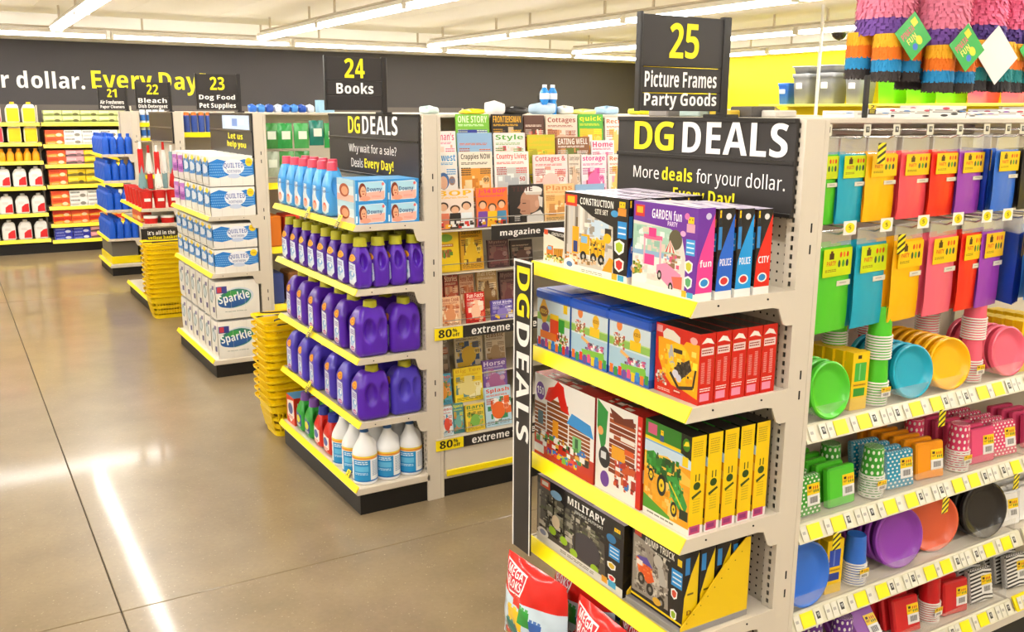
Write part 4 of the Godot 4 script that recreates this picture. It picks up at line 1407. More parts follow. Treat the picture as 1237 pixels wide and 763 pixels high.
func build_toys() -> void:
	var ta := toy_art()
	var m := printed(ta[0], 0.22)
	var R: Dictionary = ta[1]
	var put := func(called: String, d: float, h: float, w: float, f: String, s: String, top: String, at: Vector3, label: String, group := "") -> Node3D:
		return single(called, carton(d, h, w, R[f], R[s], R[top]), m, label, "toy box", at, 0.0, group)
	var zn := -1.797
	# top shelf
	var y := 1.5005
	put.call("toy_box", 0.07, 0.108, 0.16, "con2", "sp1", "gloss", Vector3(1.665, y, -2.487), "small building-brick box with orange vehicles beside the large construction box")
	put.call("toy_box", 0.062, 0.243, 0.318, "con", "sp1", "gloss", Vector3(1.634, y, -2.243), "large building-brick box with yellow trucks and the word construction")
	for k in 3:
		put.call("toy_box", 0.062, 0.243, 0.318, "con", "sp1", "gloss", Vector3(1.706 + k * 0.07, y, -2.243), "building-brick box hidden behind the large construction box", "spare construction boxes on the top shelf")
	var names := ["purple and pink garden-party brick box at the front of its row", "black brick box with dark blue spine", "black brick box with bright sky blue spine", "black brick box with red spine at the rear of its row"]
	var w := 0.262
	for k in 4:
		put.call("toy_box", 0.058, 0.243 - 0.004 * k, w, "gar" if k == 0 else "con", "sp%d" % k, "gloss", Vector3(1.634 + k * 0.0695, y, zn - w / 2), names[k])
	# second shelf: blue lidded tubs and red cartons
	y = 1.2155
	var lidm := hexm("1d54c4", 0.3)
	var tl := ["block tub with orange and purple blocks beside the narrow black sign", "block tub with cartoon playground picture between two other tubs", "block tub with cartoon playground picture beside the red figure boxes"]
	for k in 3:
		var tw := 0.19
		var t := thing("block_tub", tl[k], "toy box", Vector3(1.648, y, -2.477 + k * 0.199))
		part("tub", carton(0.19, 0.178, tw, R["tub0" if k == 0 else "tub1"], R.tubs, R.tubs), m, t)
		var l := MB.new()
		l.cbox(Vector3(-0.006, 0.165, -tw / 2 - 0.004), Vector3(0.196, 0.197, tw / 2 + 0.004), 0.006)
		l.cbox(Vector3(0.02, 0.195, -tw / 2 + 0.02), Vector3(0.17, 0.2, tw / 2 - 0.02), 0.003)
		part("lid", l, lidm, t, Vector3.ZERO, "bright blue lid")
	for k in 5:
		put.call("toy_box", 0.0545, 0.196, 0.18, "red", "reds", "blk", Vector3(1.662 + k * 0.0575, y, zn - 0.09), "red and yellow figure set box in a tight row of five" if k else "foremost red and yellow figure set box showing a black and yellow vehicle", "red figure boxes on the second shelf" if k else "")
	# third shelf
	y = 0.8405
	put.call("toy_box", 0.12, 0.285, 0.342, "cab1", "cabt", "cabt", Vector3(1.64, y, -2.398), "white and red log-cabin toy box with red and blue roofs")
	put.call("toy_box", 0.12, 0.285, 0.222, "cab2", "cabt", "cabt", Vector3(1.645, y, -2.112), "white and red log-building toy box with green flag shape and red edge")
	put.call("toy_box", 0.12, 0.285, 0.342, "cab1", "cabt", "cabt", Vector3(1.77, y, -2.398), "log-cabin toy box standing behind the one with red and blue roofs")
	for k in 5:
		put.call("toy_box", 0.052, 0.288, 0.196, "tra", "tras", "blk", Vector3(1.65 + k * 0.0605, y, zn - 0.098), "green and orange tractor toy box with plain yellow spine in a row" if k else "foremost tractor toy box with green farm vehicle on an orange field", "tractor boxes on the third shelf" if k else "")
	# fourth shelf
	y = 0.5305
	put.call("toy_box", 0.1, 0.238, 0.485, "mil", "blk", "gloss", Vector3(1.64, y, -2.305), "wide black building-brick box with the word military")
	for k in 4:
		put.call("toy_box", 0.056, 0.232, 0.23, "dum", "dums", "blk", Vector3(1.655 + k * 0.06, y + 0.022, zn - 0.128), "dump truck brick box standing in the yellow display tray", "dump truck boxes in the display tray")
	var tr := thing("display_tray", "yellow cardboard display tray with slanted side around dump truck boxes", "tray", Vector3(1.645, y, zn - 0.128))
	var ym := hexm("e6bf08", 0.5)
	for s in [-1.0, 1.0]:
		var b := MB.new()
		b.prism(PackedVector2Array([Vector2(0.0, 0.02), Vector2(0.255, 0.02), Vector2(0.255, 0.25), Vector2(0.235, 0.25), Vector2(0.155, 0.185), Vector2(0.06, 0.085), Vector2(0.0, 0.03)]), Vector3(0, 0, s * 0.122 - 0.0015), Vector3.RIGHT, Vector3.UP, 0.003)
		part("side_panel", b, ym, tr)
		var hl := MB.new()
		for k in 9:
			var a := Vector2(0.02 + k * 0.025, 0.05 + k * 0.0215)
			hl.box(Vector3(a.x, a.y - 0.012, s * 0.1236), Vector3(a.x + 0.003, a.y - 0.009, s * 0.1245))
		part("perforation", hl, hexm("7a640a", 0.8), tr)
	var tb := MB.new()
	tb.cbox(Vector3(-0.004, 0.0, -0.124), Vector3(0.258, 0.02, 0.124), 0.002)
	part("tray_base", tb, hexm("8e8a88", 0.6), tr, Vector3.ZERO, "grey cardboard base")
	# bags of blocks on the bottom deck
	var bm := printed(ta[0], 0.12)
	for k in 2:
		var rows := []
		var NX := 14
		var NY := 16
		var bw := 0.385
		var bh := 0.325
		var fb := MB.new()
		for side in [1.0, -1.0]:
			rows = []
			for i in NY + 1:
				var row := PackedVector3Array()
				var fy := i / float(NY)
				for j in NX + 1:
					var fx := j / float(NX)
					var bulge := pow(maxf(sin(PI * clampf(fx, 0.0, 1.0)), 0.0), 0.55) * pow(maxf(sin(PI * pow(fy, 0.8)), 0.0), 0.6)
					var wob := 0.007 * sin(fx * 17.0 + fy * 9.0 + k) * sin(fy * 14.0 + k * 2.0)
					var wid := bw * (1.0 - 0.1 * sin(PI * fy) - 0.16 * pow(fy, 6.0))
					var zz: float = (fx - 0.5) * wid * side
					row.append(Vector3(-side * (0.06 * bulge + wob * bulge), fy * bh, zz))
				rows.append(row)
			var rr: Rect2 = R.bag
			fb.grid(rows, false, rr)
		for j in 2:
			single("block_bag", fb, bm, "red and pale blue bag of building blocks in the rear row of the toy base", "toy bag", Vector3(1.72 + 0.14 * j, 0.165, -2.37 + k * 0.385), 0.0, "rear bags of building blocks")
		single("block_bag", fb, bm, ["red and pale blue bag of building blocks next to the narrow sign", "red and pale blue bag of building blocks under the middle of the toys"][k], "toy bag", Vector3(1.565 + 0.02 * k, 0.165, -2.43 + k * 0.375), 0.06 - 0.1 * k)

# ------------------------------------------------------------------ moulded bottles
func rbox(p: Vector3, b: Vector3, r: float) -> float:
	var q := p.abs() - b + Vector3(r, r, r)
	return q.max(Vector3.ZERO).length() + minf(maxf(q.x, maxf(q.y, q.z)), 0.0) - r

func oval(p: Vector3, r: Vector3) -> float:
	var k := (p / r).length()
	return (k - 1.0) * minf(r.x, minf(r.y, r.z))

func smin(a: float, b: float, k: float) -> float:
	var h := clampf(0.5 + 0.5 * (b - a) / k, 0.0, 1.0)
	return lerpf(b, a, h) - k * h * (1.0 - h)

func jug_field(p: Vector3, hx: float, hy: float, hz: float, r: float, dent: float) -> float:
	# body with sloping shoulders and a grip pressed into both broad sides
	var t := smoothstep(hy * 1.35, hy * 2.0, p.y)
	var q := Vector3(p.x - t * hx * 0.12, p.y - hy, p.z)
	q.x /= 1.0 - 0.22 * t
	q.z /= 1.0 - 0.35 * t
	var d := rbox(q, Vector3(hx, hy, hz), r)
	var s := Vector3(p.x, p.y, absf(p.z))
	d = -smin(-d, oval(s - Vector3(-hx * 0.22, hy * 1.12, hz), Vector3(hx * 0.36, hy * 0.46, hz * dent)), 0.012)
	d = -smin(-d, oval(s - Vector3(hx * 0.62, hy * 1.2, hz * 1.05), Vector3(hx * 0.28, hy * 0.4, hz * dent * 0.8)), 0.012)
	return d

func bottle_field(p: Vector3, hx: float, hy: float, hz: float) -> float:
	# a slim bottle whose upper back is pinched into a handle
	var t := smoothstep(hy * 1.2, hy * 2.0, p.y)
	var q := Vector3(p.x, p.y - hy, p.z)
	q.x /= 1.0 - 0.35 * t
	q.z /= 1.0 - 0.45 * t
	var d := rbox(q, Vector3(hx, hy, hz), minf(hx, hz) * 0.62)
	var s := Vector3(p.x, p.y, absf(p.z))
	return -smin(-d, oval(s - Vector3(-hx * 0.05, hy * 1.32, hz), Vector3(hx * 0.42, hy * 0.42, hz * 0.62)), 0.01)

func bleach_field(p: Vector3) -> float:
	var prof := 0.062
	if p.y > 0.15:
		prof = lerpf(0.062, 0.02, smoothstep(0.15, 0.262, p.y))
	var d := maxf(Vector2(p.x, p.z).length() - prof, maxf(-p.y, p.y - 0.262)) 
	d = smin(d, d, 0.001)
	var hd := (Vector2(Vector2(p.x - 0.009, p.y - 0.185).length() - 0.042, p.z)).length() - 0.012
	d = smin(d, maxf(hd, -(p.x - 0.006)), 0.012)
	return d * 0.8

# a printed sheet wrapped over a moulded body, between two angles round +Y (0 = +X, 90 = +Z) and two heights
func wrap_sheet(f: Callable, a0: float, a1: float, y0: float, y1: float, r: Rect2, na := 12, ny := 10) -> MB:
	var rows := []
	for i in ny + 1:
		var row := PackedVector3Array()
		for j in na + 1:
			var a := deg_to_rad(lerpf(a0, a1, j / float(na)))
			var y := lerpf(y0, y1, i / float(ny))
			var dir := Vector3(cos(a), 0, sin(a))
			var s := 0.2
			for k in 40:
				var d: float = f.call(dir * s + Vector3(0, y, 0))
				if d < 0.0006:
					break
				s -= maxf(d * 0.8, 0.0002)
			row.append(dir * (s + 0.0007) + Vector3(0, y, 0))
		rows.append(row)
	var b := MB.new()
	b.grid(rows, false, r)
	return b

func ribbed_cap(r: float, h: float, seg := 18) -> MB:
	var b := MB.new()
	b.lathe([[r * 1.06, 0.0], [r * 1.06, h * 0.15], [r, h * 0.2], [r * 0.96, h * 0.9], [r * 0.88, h], [0.0, h]], seg)
	return b

func label_art() -> Array:
	var c := Cv.new(self, 1024, 1024, H("ffffff"))
	var R := {}
	for k in 3:
		R["pur%d" % k] = c.cell(k * 0.125, 0, 0.125, 0.5)
		c.rect(0, 0, 1, 1, H(["4a1a98", "4f3ab4", "4a1a98"][k]))
		c.poly([0.1, 0.3, 0.9, 0.26, 0.95, 0.9, 0.3, 0.97, 0.05, 0.8], H(["dfe6f2", "cfd6ee", "d8e4f2"][k]))
		c.ell(0.5, 0.13, 0.4, 0.11, H("f0a81c"))
		c.ell(0.5, 0.13, 0.2, 0.055, H("e05a1c"))
		c.ell(0.5, 0.13, 0.1, 0.03, H("f6d23c"))
		c.fine(0.2, 0.34, 0.6, 0.14, 3, H("5a3aa0"), 3)
		c.ell(0.48, 0.62, 0.34, 0.1, H("7fb0e0"))
		c.ell(0.4, 0.6, 0.14, 0.06, H("f2f6fa"))
		c.ell(0.6, 0.74, 0.26, 0.06, H("a9c6e8"))
		if k != 2:
			c.ell(0.5, 0.86, 0.3, 0.06, H("b44a9a"))
			c.fine(0.3, 0.84, 0.4, 0.05, 1, H("f4e8f2"), 5)
	R.soft = c.cell(0.375, 0, 0.125, 0.5)
	c.rect(0, 0, 1, 1, H("3f97dc"))
	c.poly([0.25, 0.02, 0.6, 0.0, 0.7, 0.3, 0.95, 0.55, 0.9, 0.9, 0.5, 0.99, 0.1, 0.9, 0.05, 0.6, 0.3, 0.35], H("d9e9f6"))
	c.text("Downy", 0.28, 0.06, 0.36, 0.2, H("2a4a8c"), true, -1.2)
	c.ell(0.5, 0.72, 0.3, 0.17, H("f0b4a8"))
	c.ell(0.46, 0.66, 0.17, 0.1, H("e04a34"))
	c.ell(0.5, 0.7, 0.1, 0.06, H("f0c0a4"))
	R.bleach = c.cell(0.5, 0, 0.25, 0.25)
	c.rect(0, 0, 1, 1, H("f0f2f4"))
	c.rect(0, 0, 1, 0.08, H("f0d23c"))
	c.rect(0, 0.06, 1, 0.08, H("e8983a"))
	c.rect(0.32, 0.16, 0.36, 0.8, H("1f8fd0"))
	c.rect(0.36, 0.4, 0.28, 0.2, H("5fb8e4"))
	c.fine(0.36, 0.2, 0.28, 0.14, 2, H("e6f2fa"), 3)
	c.fine(0.36, 0.64, 0.28, 0.1, 2, H("d6eaf6"), 4)
	c.rect(0.0, 0.2, 0.3, 0.7, H("e2e8f0"))
	c.text("Bleach", 0.04, 0.28, 0.24, 0.12, H("c94f8a"))
	c.ell(0.16, 0.6, 0.1, 0.12, H("8a6fb8"))
	c.fine(0.72, 0.2, 0.25, 0.6, 9, H("8aa6c8"), 6)
	c.rect(0, 0.94, 1, 0.06, H("1f6fb8"))
	for k in 2:
		R["det%d" % k] = c.cell(0.5 + 0.125 * k, 0.25, 0.125, 0.25)
		c.rect(0, 0, 1, 1, H(["2f9e3c", "d8321c"][k]))
		c.poly([0.1, 0.2, 0.9, 0.1, 0.95, 0.7, 0.5, 0.95, 0.1, 0.75], H(["3c4a9c", "f0e8e4"][k]))
		c.ell(0.5, 0.45, 0.3, 0.2, H(["e8e020", "2f4aa0"][k]))
		c.fine(0.2, 0.7, 0.6, 0.12, 2, H(["f0f4e8", "d8321c"][k]), 7)
	# dryer sheet box: side, end
	R.dbox = c.cell(0, 0.5, 0.375, 0.25)
	c.rect(0, 0, 1, 1, H("2f8fd4"))
	c.poly([0.1, 0.1, 0.86, 0.06, 0.94, 0.2, 0.92, 0.8, 0.84, 0.92, 0.1, 0.94], H("d6e6ee"))
	c.rect(0.12, 0.1, 0.74, 0.38, H("a9d6e8"))
	c.poly([0.12, 0.62, 0.4, 0.56, 0.9, 0.5, 0.9, 0.88, 0.12, 0.92], H("f0b0a0"))
	c.ell(0.22, 0.5, 0.12, 0.36, H("7a2f18"))
	c.ell(0.24, 0.52, 0.085, 0.24, H("e8a884"))
	c.ell(0.215, 0.5, 0.014, 0.03, H("3a1a10"))
	c.ell(0.27, 0.5, 0.014, 0.03, H("3a1a10"))
	c.ell(0.245, 0.62, 0.03, 0.03, H("b0402c"))
	c.ell(0.3, 0.82, 0.16, 0.12, H("e49a80"))
	c.text("Downy", 0.36, 0.34, 0.46, 0.24, H("24407c"))
	c.ell(0.86, 0.2, 0.04, 0.07, H("e06a6a"))
	c.fine(0.5, 0.7, 0.3, 0.1, 2, H("d88a7c"), 8)
	c.rect(0.0, 0.6, 0.05, 0.3, H("dfeef8"))
	R.dend = c.cell(0.375, 0.5, 0.125, 0.25)
	c.rect(0, 0, 1, 1, H("dcebf2"))
	c.rect(0, 0, 1, 0.3, H("b8dcec"))
	c.rect(0, 0.7, 1, 0.3, H("f2beb0"))
	c.ell(0.4, 0.52, 0.26, 0.3, H("a84a30"))
	c.ell(0.42, 0.54, 0.18, 0.2, H("e8a684"))
	c.rect(0.9, 0, 0.1, 1, H("7fb4d8"))
	R.dtop = c.cell(0.5, 0.5, 0.03, 0.03)
	c.rect(0, 0, 1, 1, H("4a9cd8"))
	# toilet roll pack faces and paper towel pack faces
	R.qn = c.cell(0, 0.75, 0.375, 0.25)
	c.rect(0, 0, 1, 1, H("ece9e2"))
	c.poly([0, 0.2, 0.2, 0.08, 0.5, 0.2, 0.8, 0.1, 1, 0.18, 1, 0.62, 0.8, 0.7, 0.5, 0.6, 0.2, 0.72, 0, 0.66], H("2178c8"))
	for i in 12:
		for j in 5:
			var px := 0.02 + i * 0.03 + (0.015 if j % 2 else 0.0)
			c.ell(px, 0.25 + j * 0.09, 0.008, 0.02, H("8fc0ec"))
			c.ell(0.98 - px * 0.75, 0.26 + j * 0.085, 0.008, 0.02, H("8fc0ec"))
	c.ell(0.55, 0.36, 0.24, 0.27, H("e6e9f2"))
	c.text("QUILTED", 0.33, 0.22, 0.44, 0.2, H("5a6fb0"))
	c.text("NORTHERN", 0.4, 0.45, 0.3, 0.1, H("8a94b8"))
	c.ell(0.55, 0.66, 0.14, 0.08, H("c3cfe6"))
	c.ell(0.9, 0.2, 0.08, 0.14, H("f2cf1c"))
	c.fine(0.85, 0.16, 0.1, 0.09, 2, H("b88a0c"), 4)
	for k in 3:
		c.rect(0.24 + k * 0.25, 0.68, 0.006, 0.32, H("d6d0c6"))
	R.qe = c.cell(0.375, 0.75, 0.125, 0.25)
	c.rect(0, 0, 1, 1, H("e9e7e2"))
	c.poly([0, 0.22, 1, 0.12, 1, 0.66, 0, 0.7], H("4a8fd4"))
	c.ell(0.5, 0.42, 0.36, 0.16, H("dfe6f4"))
	c.ell(0.6, 0.12, 0.2, 0.1, H("f2cf1c"))
	c.rect(0, 0.92, 1, 0.03, H("d2ccc2"))
	R.qp = c.cell(0.5, 0.75, 0.0625, 0.25)
	c.rect(0, 0, 1, 1, H("eae6e6"))
	c.poly([0, 0.14, 1, 0.1, 1, 0.72, 0, 0.76], H("b86ac8"))
	c.ell(0.5, 0.35, 0.36, 0.1, H("d8a8de"))
	c.rect(0.1, 0.52, 0.8, 0.12, H("8a3aa8"))
	R.sk = c.cell(0.5625, 0.75, 0.25, 0.25)
	c.rect(0, 0, 1, 1, H("ebe8e0"))
	c.ell(0.45, 0.45, 0.42, 0.27, H("cfd8e2"), -0.18)
	c.ell(0.43, 0.46, 0.39, 0.24, H("2e7f6c"), -0.18)
	c.ell(0.4, 0.52, 0.36, 0.17, H("2a5a9c"), -0.18)
	c.ell(0.36, 0.34, 0.14, 0.08, H("3c9a4a"), -0.2)
	c.text("Sparkle", 0.06, 0.3, 0.72, 0.3, H("f4f6f6"), true, -0.16)
	c.rect(0.02, 0.12, 0.24, 0.18, H("3a3f8c"))
	c.rect(0.04, 0.14, 0.1, 0.14, H("c03a4a"))
	c.fine(0.2, 0.78, 0.5, 0.04, 1, H("a9b0a8"), 4)
	for k in 2:
		c.rect(0.34 + k * 0.32, 0.0, 0.005, 1.0, H("d8d2c8"))
	R.ske = c.cell(0.8125, 0.75, 0.1, 0.25)
	c.rect(0, 0, 1, 1, H("e7e4dd"))
	c.ell(0.5, 0.4, 0.26, 0.2, H("8fa4a8"))
	c.ell(0.52, 0.42, 0.16, 0.13, H("cfd9dc"))
	c.rect(0.55, 0.12, 0.25, 0.1, H("6a5f8c"))
	c.rect(0.5, 0.68, 0.3, 0.14, H("3f3c78"))
	R.wht = c.cell(0.93, 0.75, 0.05, 0.05)
	c.rect(0, 0, 1, 1, H("edeae4"))
	return [c.tex(), R]

func build_detergents() -> void:
	var la := label_art()
	var lm := printed(la[0], 0.3)
	M.labels = lm
	var R: Dictionary = la[1]
	M.label_rects = R
	var lime: Material = M.cap_lime
	# ---- top shelf: blue softener bottles and dryer-sheet cartons
	var y := 1.4555
	var fs := func(p): return bottle_field(p, 0.047, 0.118, 0.056)
	var sb := thing("softener_bottle", "pale blue fabric softener bottle with pink cap in front row", "bottle", Vector3(1.685, y, -5.30), 0.0, "front row of softener bottles")
	part("body", MB.net(fs, Vector3(-0.06, 0, -0.07), Vector3(0.06, 0.25, 0.07), 0.0055), hexm("4aa0e0", 0.25), sb)
	part("label", wrap_sheet(fs, 125, 235, 0.012, 0.15, R.soft), lm, sb)
	part("cap", ribbed_cap(0.026, 0.042), hexm("e04a62", 0.35), sb, Vector3(0.0, 0.232, 0), "pink ribbed cap")
	for k in 6:
		for j in 2:
			if k == 0 and j == 0 or k > 3 and j > 0:
				continue
			copy(sb, Vector3(1.685 + j * 0.112, y, -5.30 + k * 0.146), 0.0, "" if j == 0 else "pale blue fabric softener bottle standing behind the front row", "" if j == 0 else "rear rows of softener bottles")
	var db := MB.new()
	db.box(Vector3(0, 0, -0.12), Vector3(0.162, 0.105, 0.12), [R.dend, R.dend, R.dtop, R.dtop, R.dbox, R.dbox])
	var dm := db.mesh()
	for j in 2:
		for i in 2:
			single("dryer_sheet_box", dm, lm, "blue and pink dryer-sheet box with baby's face, %s layer %s" % [["bottom", "top"][i], ["at the shelf front", "against the back panel"][j]], "box", Vector3(1.638 + j * 0.1645, y + i * 0.1055, -4.265))
	# ---- second shelf: small purple bottles, eight across and four deep
	y = 1.1455
	var fb := func(p): return bottle_field(p, 0.046, 0.104, 0.054)
	var pb := thing("detergent_bottle", "small purple detergent bottle with lime cap at the shelf edge", "bottle", Vector3(1.675, y, -4.20), 0.0, "small purple bottles along the shelf edge")
	part("body", MB.net(fb, Vector3(-0.06, 0, -0.07), Vector3(0.06, 0.22, 0.07), 0.0055), M.purple, pb)
	part("label", wrap_sheet(fb, 128, 232, 0.01, 0.17, R.pur2), lm, pb)
	part("cap", ribbed_cap(0.032, 0.042), lime, pb, Vector3(0, 0.203, 0), "lime green cap")
	for k in 8:
		for j in 4:
			if k == 0 and j == 0:
				continue
			copy(pb, Vector3(1.672 + j * 0.0935, y, -4.20 - k * 0.148), rng.randf_range(-0.06, 0.06), "" if j == 0 else "small purple detergent bottle in the rows behind the shelf edge", "" if j == 0 else "small purple bottles behind the shelf edge")
	# ---- third and fourth shelf: large jugs, six across and two deep
	var fj := func(p): return jug_field(p, 0.083, 0.122, 0.068, 0.03, 0.42)
	var bj := MB.net(fj, Vector3(-0.1, 0, -0.085), Vector3(0.1, 0.25, 0.085), 0.006).mesh()
	var lj := [wrap_sheet(fj, 155, 205, 0.015, 0.2, R.pur0).mesh(), wrap_sheet(fj, 155, 205, 0.015, 0.2, R.pur1).mesh()]
	var cj := ribbed_cap(0.034, 0.034).mesh()
	for s in 2:
		y = [0.8055, 0.4805][s]
		for j in 2:
			var vio: bool = s == 1 and j == 1
			var at := Vector3(1.712 + j * 0.178, y, -4.215)
			var t := thing("detergent_jug", "%s detergent jug with lime cap, %s of the %s jug shelf" % ["bluish purple" if vio else "deep purple", ["front row", "rear row"][j], ["upper", "lower"][s]], "jug", at, 0.0, "%s of large jugs, %s shelf" % [["front row", "rear row"][j], ["upper", "lower"][s]])
			part("body", bj, M.violet if (vio or (s == 1 and j == 1)) else M.purple, t)
			part("label", lj[s], lm, t)
			part("cap", cj, lime, t, Vector3(0.012, 0.238, 0), "lime green cap")
			for k in range(1, 6):
				var c := copy(t, at + Vector3(rng.randf_range(-0.008, 0.008), 0, -k * 0.2 - rng.randf_range(0, 0.012)), rng.randf_range(-0.05, 0.05))
				if s == 1 and j == 0 and k > 0:
					(c.get_child(0) as MeshInstance3D).material_override = M.violet
					c.set_meta("label", "bluish purple detergent jug with lime cap at the lower shelf edge")
					c.set_meta("group", "bluish jugs at the lower shelf edge")
	# ---- bottom: bleach, red and green bottles, an orange carton
	y = 0.1505
	var fbl := func(p): return bleach_field(p)
	var bl := thing("bleach_bottle", "white bleach bottle with blue and orange label on the bottom shelf", "bottle", Vector3(1.672, y, -4.21), 0.0, "white bleach bottles")
	part("body", MB.net(fbl, Vector3(-0.08, 0, -0.075), Vector3(0.1, 0.27, 0.075), 0.0055), hexm("eceef0", 0.3), bl)
	part("label", wrap_sheet(fbl, 250, 10, 0.015, 0.15, R.bleach, 20, 4), lm, bl)
	part("cap", ribbed_cap(0.021, 0.028), hexm("2c5f9c", 0.35), bl, Vector3(0, 0.262, 0), "dark blue cap")
	for k in 3:
		for j in 3:
			if k == 0 and j == 0:
				continue
			copy(bl, Vector3(1.672 + j * 0.125, y, -4.21 - k * 0.145), 0.0)
	var fg := func(p): return bottle_field(p, 0.05, 0.095, 0.055)
	var gb := MB.net(fg, Vector3(-0.065, 0, -0.07), Vector3(0.065, 0.2, 0.07), 0.006).mesh()
	for q in [[-4.655, "red", "d8281a", "2a3a9c", "det1", "red laundry bottle with blue cap"], [-4.805, "red", "d8281a", "2a3a9c", "det1", ""], [-4.965, "green", "2fa83c", "7a4fa8", "det0", "green laundry bottle with purple cap"], [-5.11, "green", "2fa83c", "7a4fa8", "det0", ""]]:
		for j in 2:
			var t := thing("laundry_bottle", "%s %s" % ["red laundry bottle with blue cap" if q[1] == "red" else "green laundry bottle with purple cap", "at the bottom shelf edge" if j == 0 else "in the second row of the bottom shelf"], "bottle", Vector3(1.675 + j * 0.12, y, q[0]), 0.0, "%s laundry bottles, %s" % [q[1], "shelf edge" if j == 0 else "second row"])
			part("body", gb, hexm(q[2], 0.28), t)
			part("label", wrap_sheet(fg, 130, 230, 0.012, 0.13, R[q[4]], 8, 6), lm, t)
			part("cap", ribbed_cap(0.03, 0.045), hexm(q[3], 0.35), t, Vector3(0, 0.185, 0))
	var ob := MB.new()
	ob.box(Vector3(0, 0, -0.07), Vector3(0.2, 0.17, 0.07), [R.det1, R.det1, R.dtop, R.dtop, R.det1, R.det1])
	single("detergent_box", ob, lm, "orange and red powder carton beside the green laundry bottles", "box", Vector3(1.63, y, -5.27))
	# small black and yellow shelf tags on the strips
	tag_clips(-4.55, [[1.455, -4.75], [1.455, -4.30], [0.805, -4.80], [0.48, -4.86], [0.15, -4.30]])

func tag_clips(_z: float, at: Array) -> void:
	var c := Cv.new(self, 64, 96, H("f2dc10"))
	c.rect(0, 0.5, 1, 0.5, H("16140f"))
	c.text("2", 0.25, 0.08, 0.5, 0.36, H("16140f"))
	c.fine(0.15, 0.56, 0.7, 0.36, 3, H("f2dc10"), 2)
	var m := printed(c.tex(), 0.4)
	M.tagm = m
	var b := MB.new()
	b.box(Vector3(-0.001, -0.035, -0.02), Vector3(0.001, 0.035, 0.02))
	var ms := b.mesh()
	for q in at:
		var o := single("shelf_tag", ms, m, "small yellow and black price tag on the detergent shelf strip", "price tag", Vector3(1.607, q[0] + 0.005, q[1]), 0.0, "price tags on the detergent shelves")
		o.rotation.z = -0.5

func build_paper_goods() -> void:
	var R: Dictionary = M.label_rects
	var lm: Material = M.labels
	# soft plastic-wrapped packs: swollen boxes, front end facing -X, long side facing the aisle
	var soft := func(d: float, h: float, w: float, long: Rect2, end: Rect2, bumps: int) -> MB:
		var b := MB.new()
		var N := 10
		for f in 5:
			var rows := []
			for i in N + 1:
				var row := PackedVector3Array()
				for j in N + 1:
					var u := j / float(N)
					var v := i / float(N)
					var e := 1.0 - pow(absf(2 * u - 1), 6.0) * 0.6 - pow(absf(2 * v - 1), 6.0) * 0.6
					var puff := 0.006 * e + 0.004 * cos(u * TAU * bumps) * e
					var p := Vector3()
					match f:
						0: p = Vector3(u * d, v * h, w / 2 + puff)
						1: p = Vector3(-puff, v * h, (u - 0.5) * w)
						2: p = Vector3(d - u * d, v * h, -w / 2 - puff)
						3: p = Vector3(u * d, h + puff * 0.4, (0.5 - v) * w)
						4: p = Vector3(d + puff, v * h, (0.5 - u) * w)
					row.append(p)
				rows.append(row)
			b.grid(rows, false, [long, end, long, R.wht, end][f])
		return b
	var qm: ArrayMesh = soft.call(0.325, 0.18, 0.19, R.qn, R.qe, 3).mesh()
	var qp: ArrayMesh = soft.call(0.325, 0.215, 0.19, R.qn, R.qp, 3).mesh()
	var qu: ArrayMesh = soft.call(0.325, 0.215, 0.19, R.qn, R.qe, 3).mesh()
	var sm: ArrayMesh = soft.call(0.325, 0.286, 0.19, R.sk, R.ske, 3).mesh()
	var names := ["first", "second", "third", "fourth", "fifth"]
	for tier in 4:
		for k in 6:
			var y := [0.7905, 0.979, 1.2155, 1.438][tier] as float
			var vio: bool = tier >= 2 and k >= 4
			single("toilet_roll_pack", qp if vio else (qu if tier > 1 else qm), lm, "%s-printed toilet roll pack on end shelving, %s layer up" % ["violet" if vio else "blue", names[tier]], "tissue pack", Vector3(1.648, y, -7.105 - k * 0.208), rng.randf_range(-0.015, 0.015), "%s toilet roll packs, %s layer" % ["violet" if vio else "blue", names[tier]])
	for tier in 2:
		for k in 6:
			single("paper_towel_pack", sm, lm, "white paper towel pack with green and blue logo, %s layer" % ["bottom", "upper"][tier], "tissue pack", Vector3(1.64, 0.1405 + tier * 0.305, -7.105 - k * 0.208), 0.0, "paper towel packs, %s layer" % ["bottom", "upper"][tier])
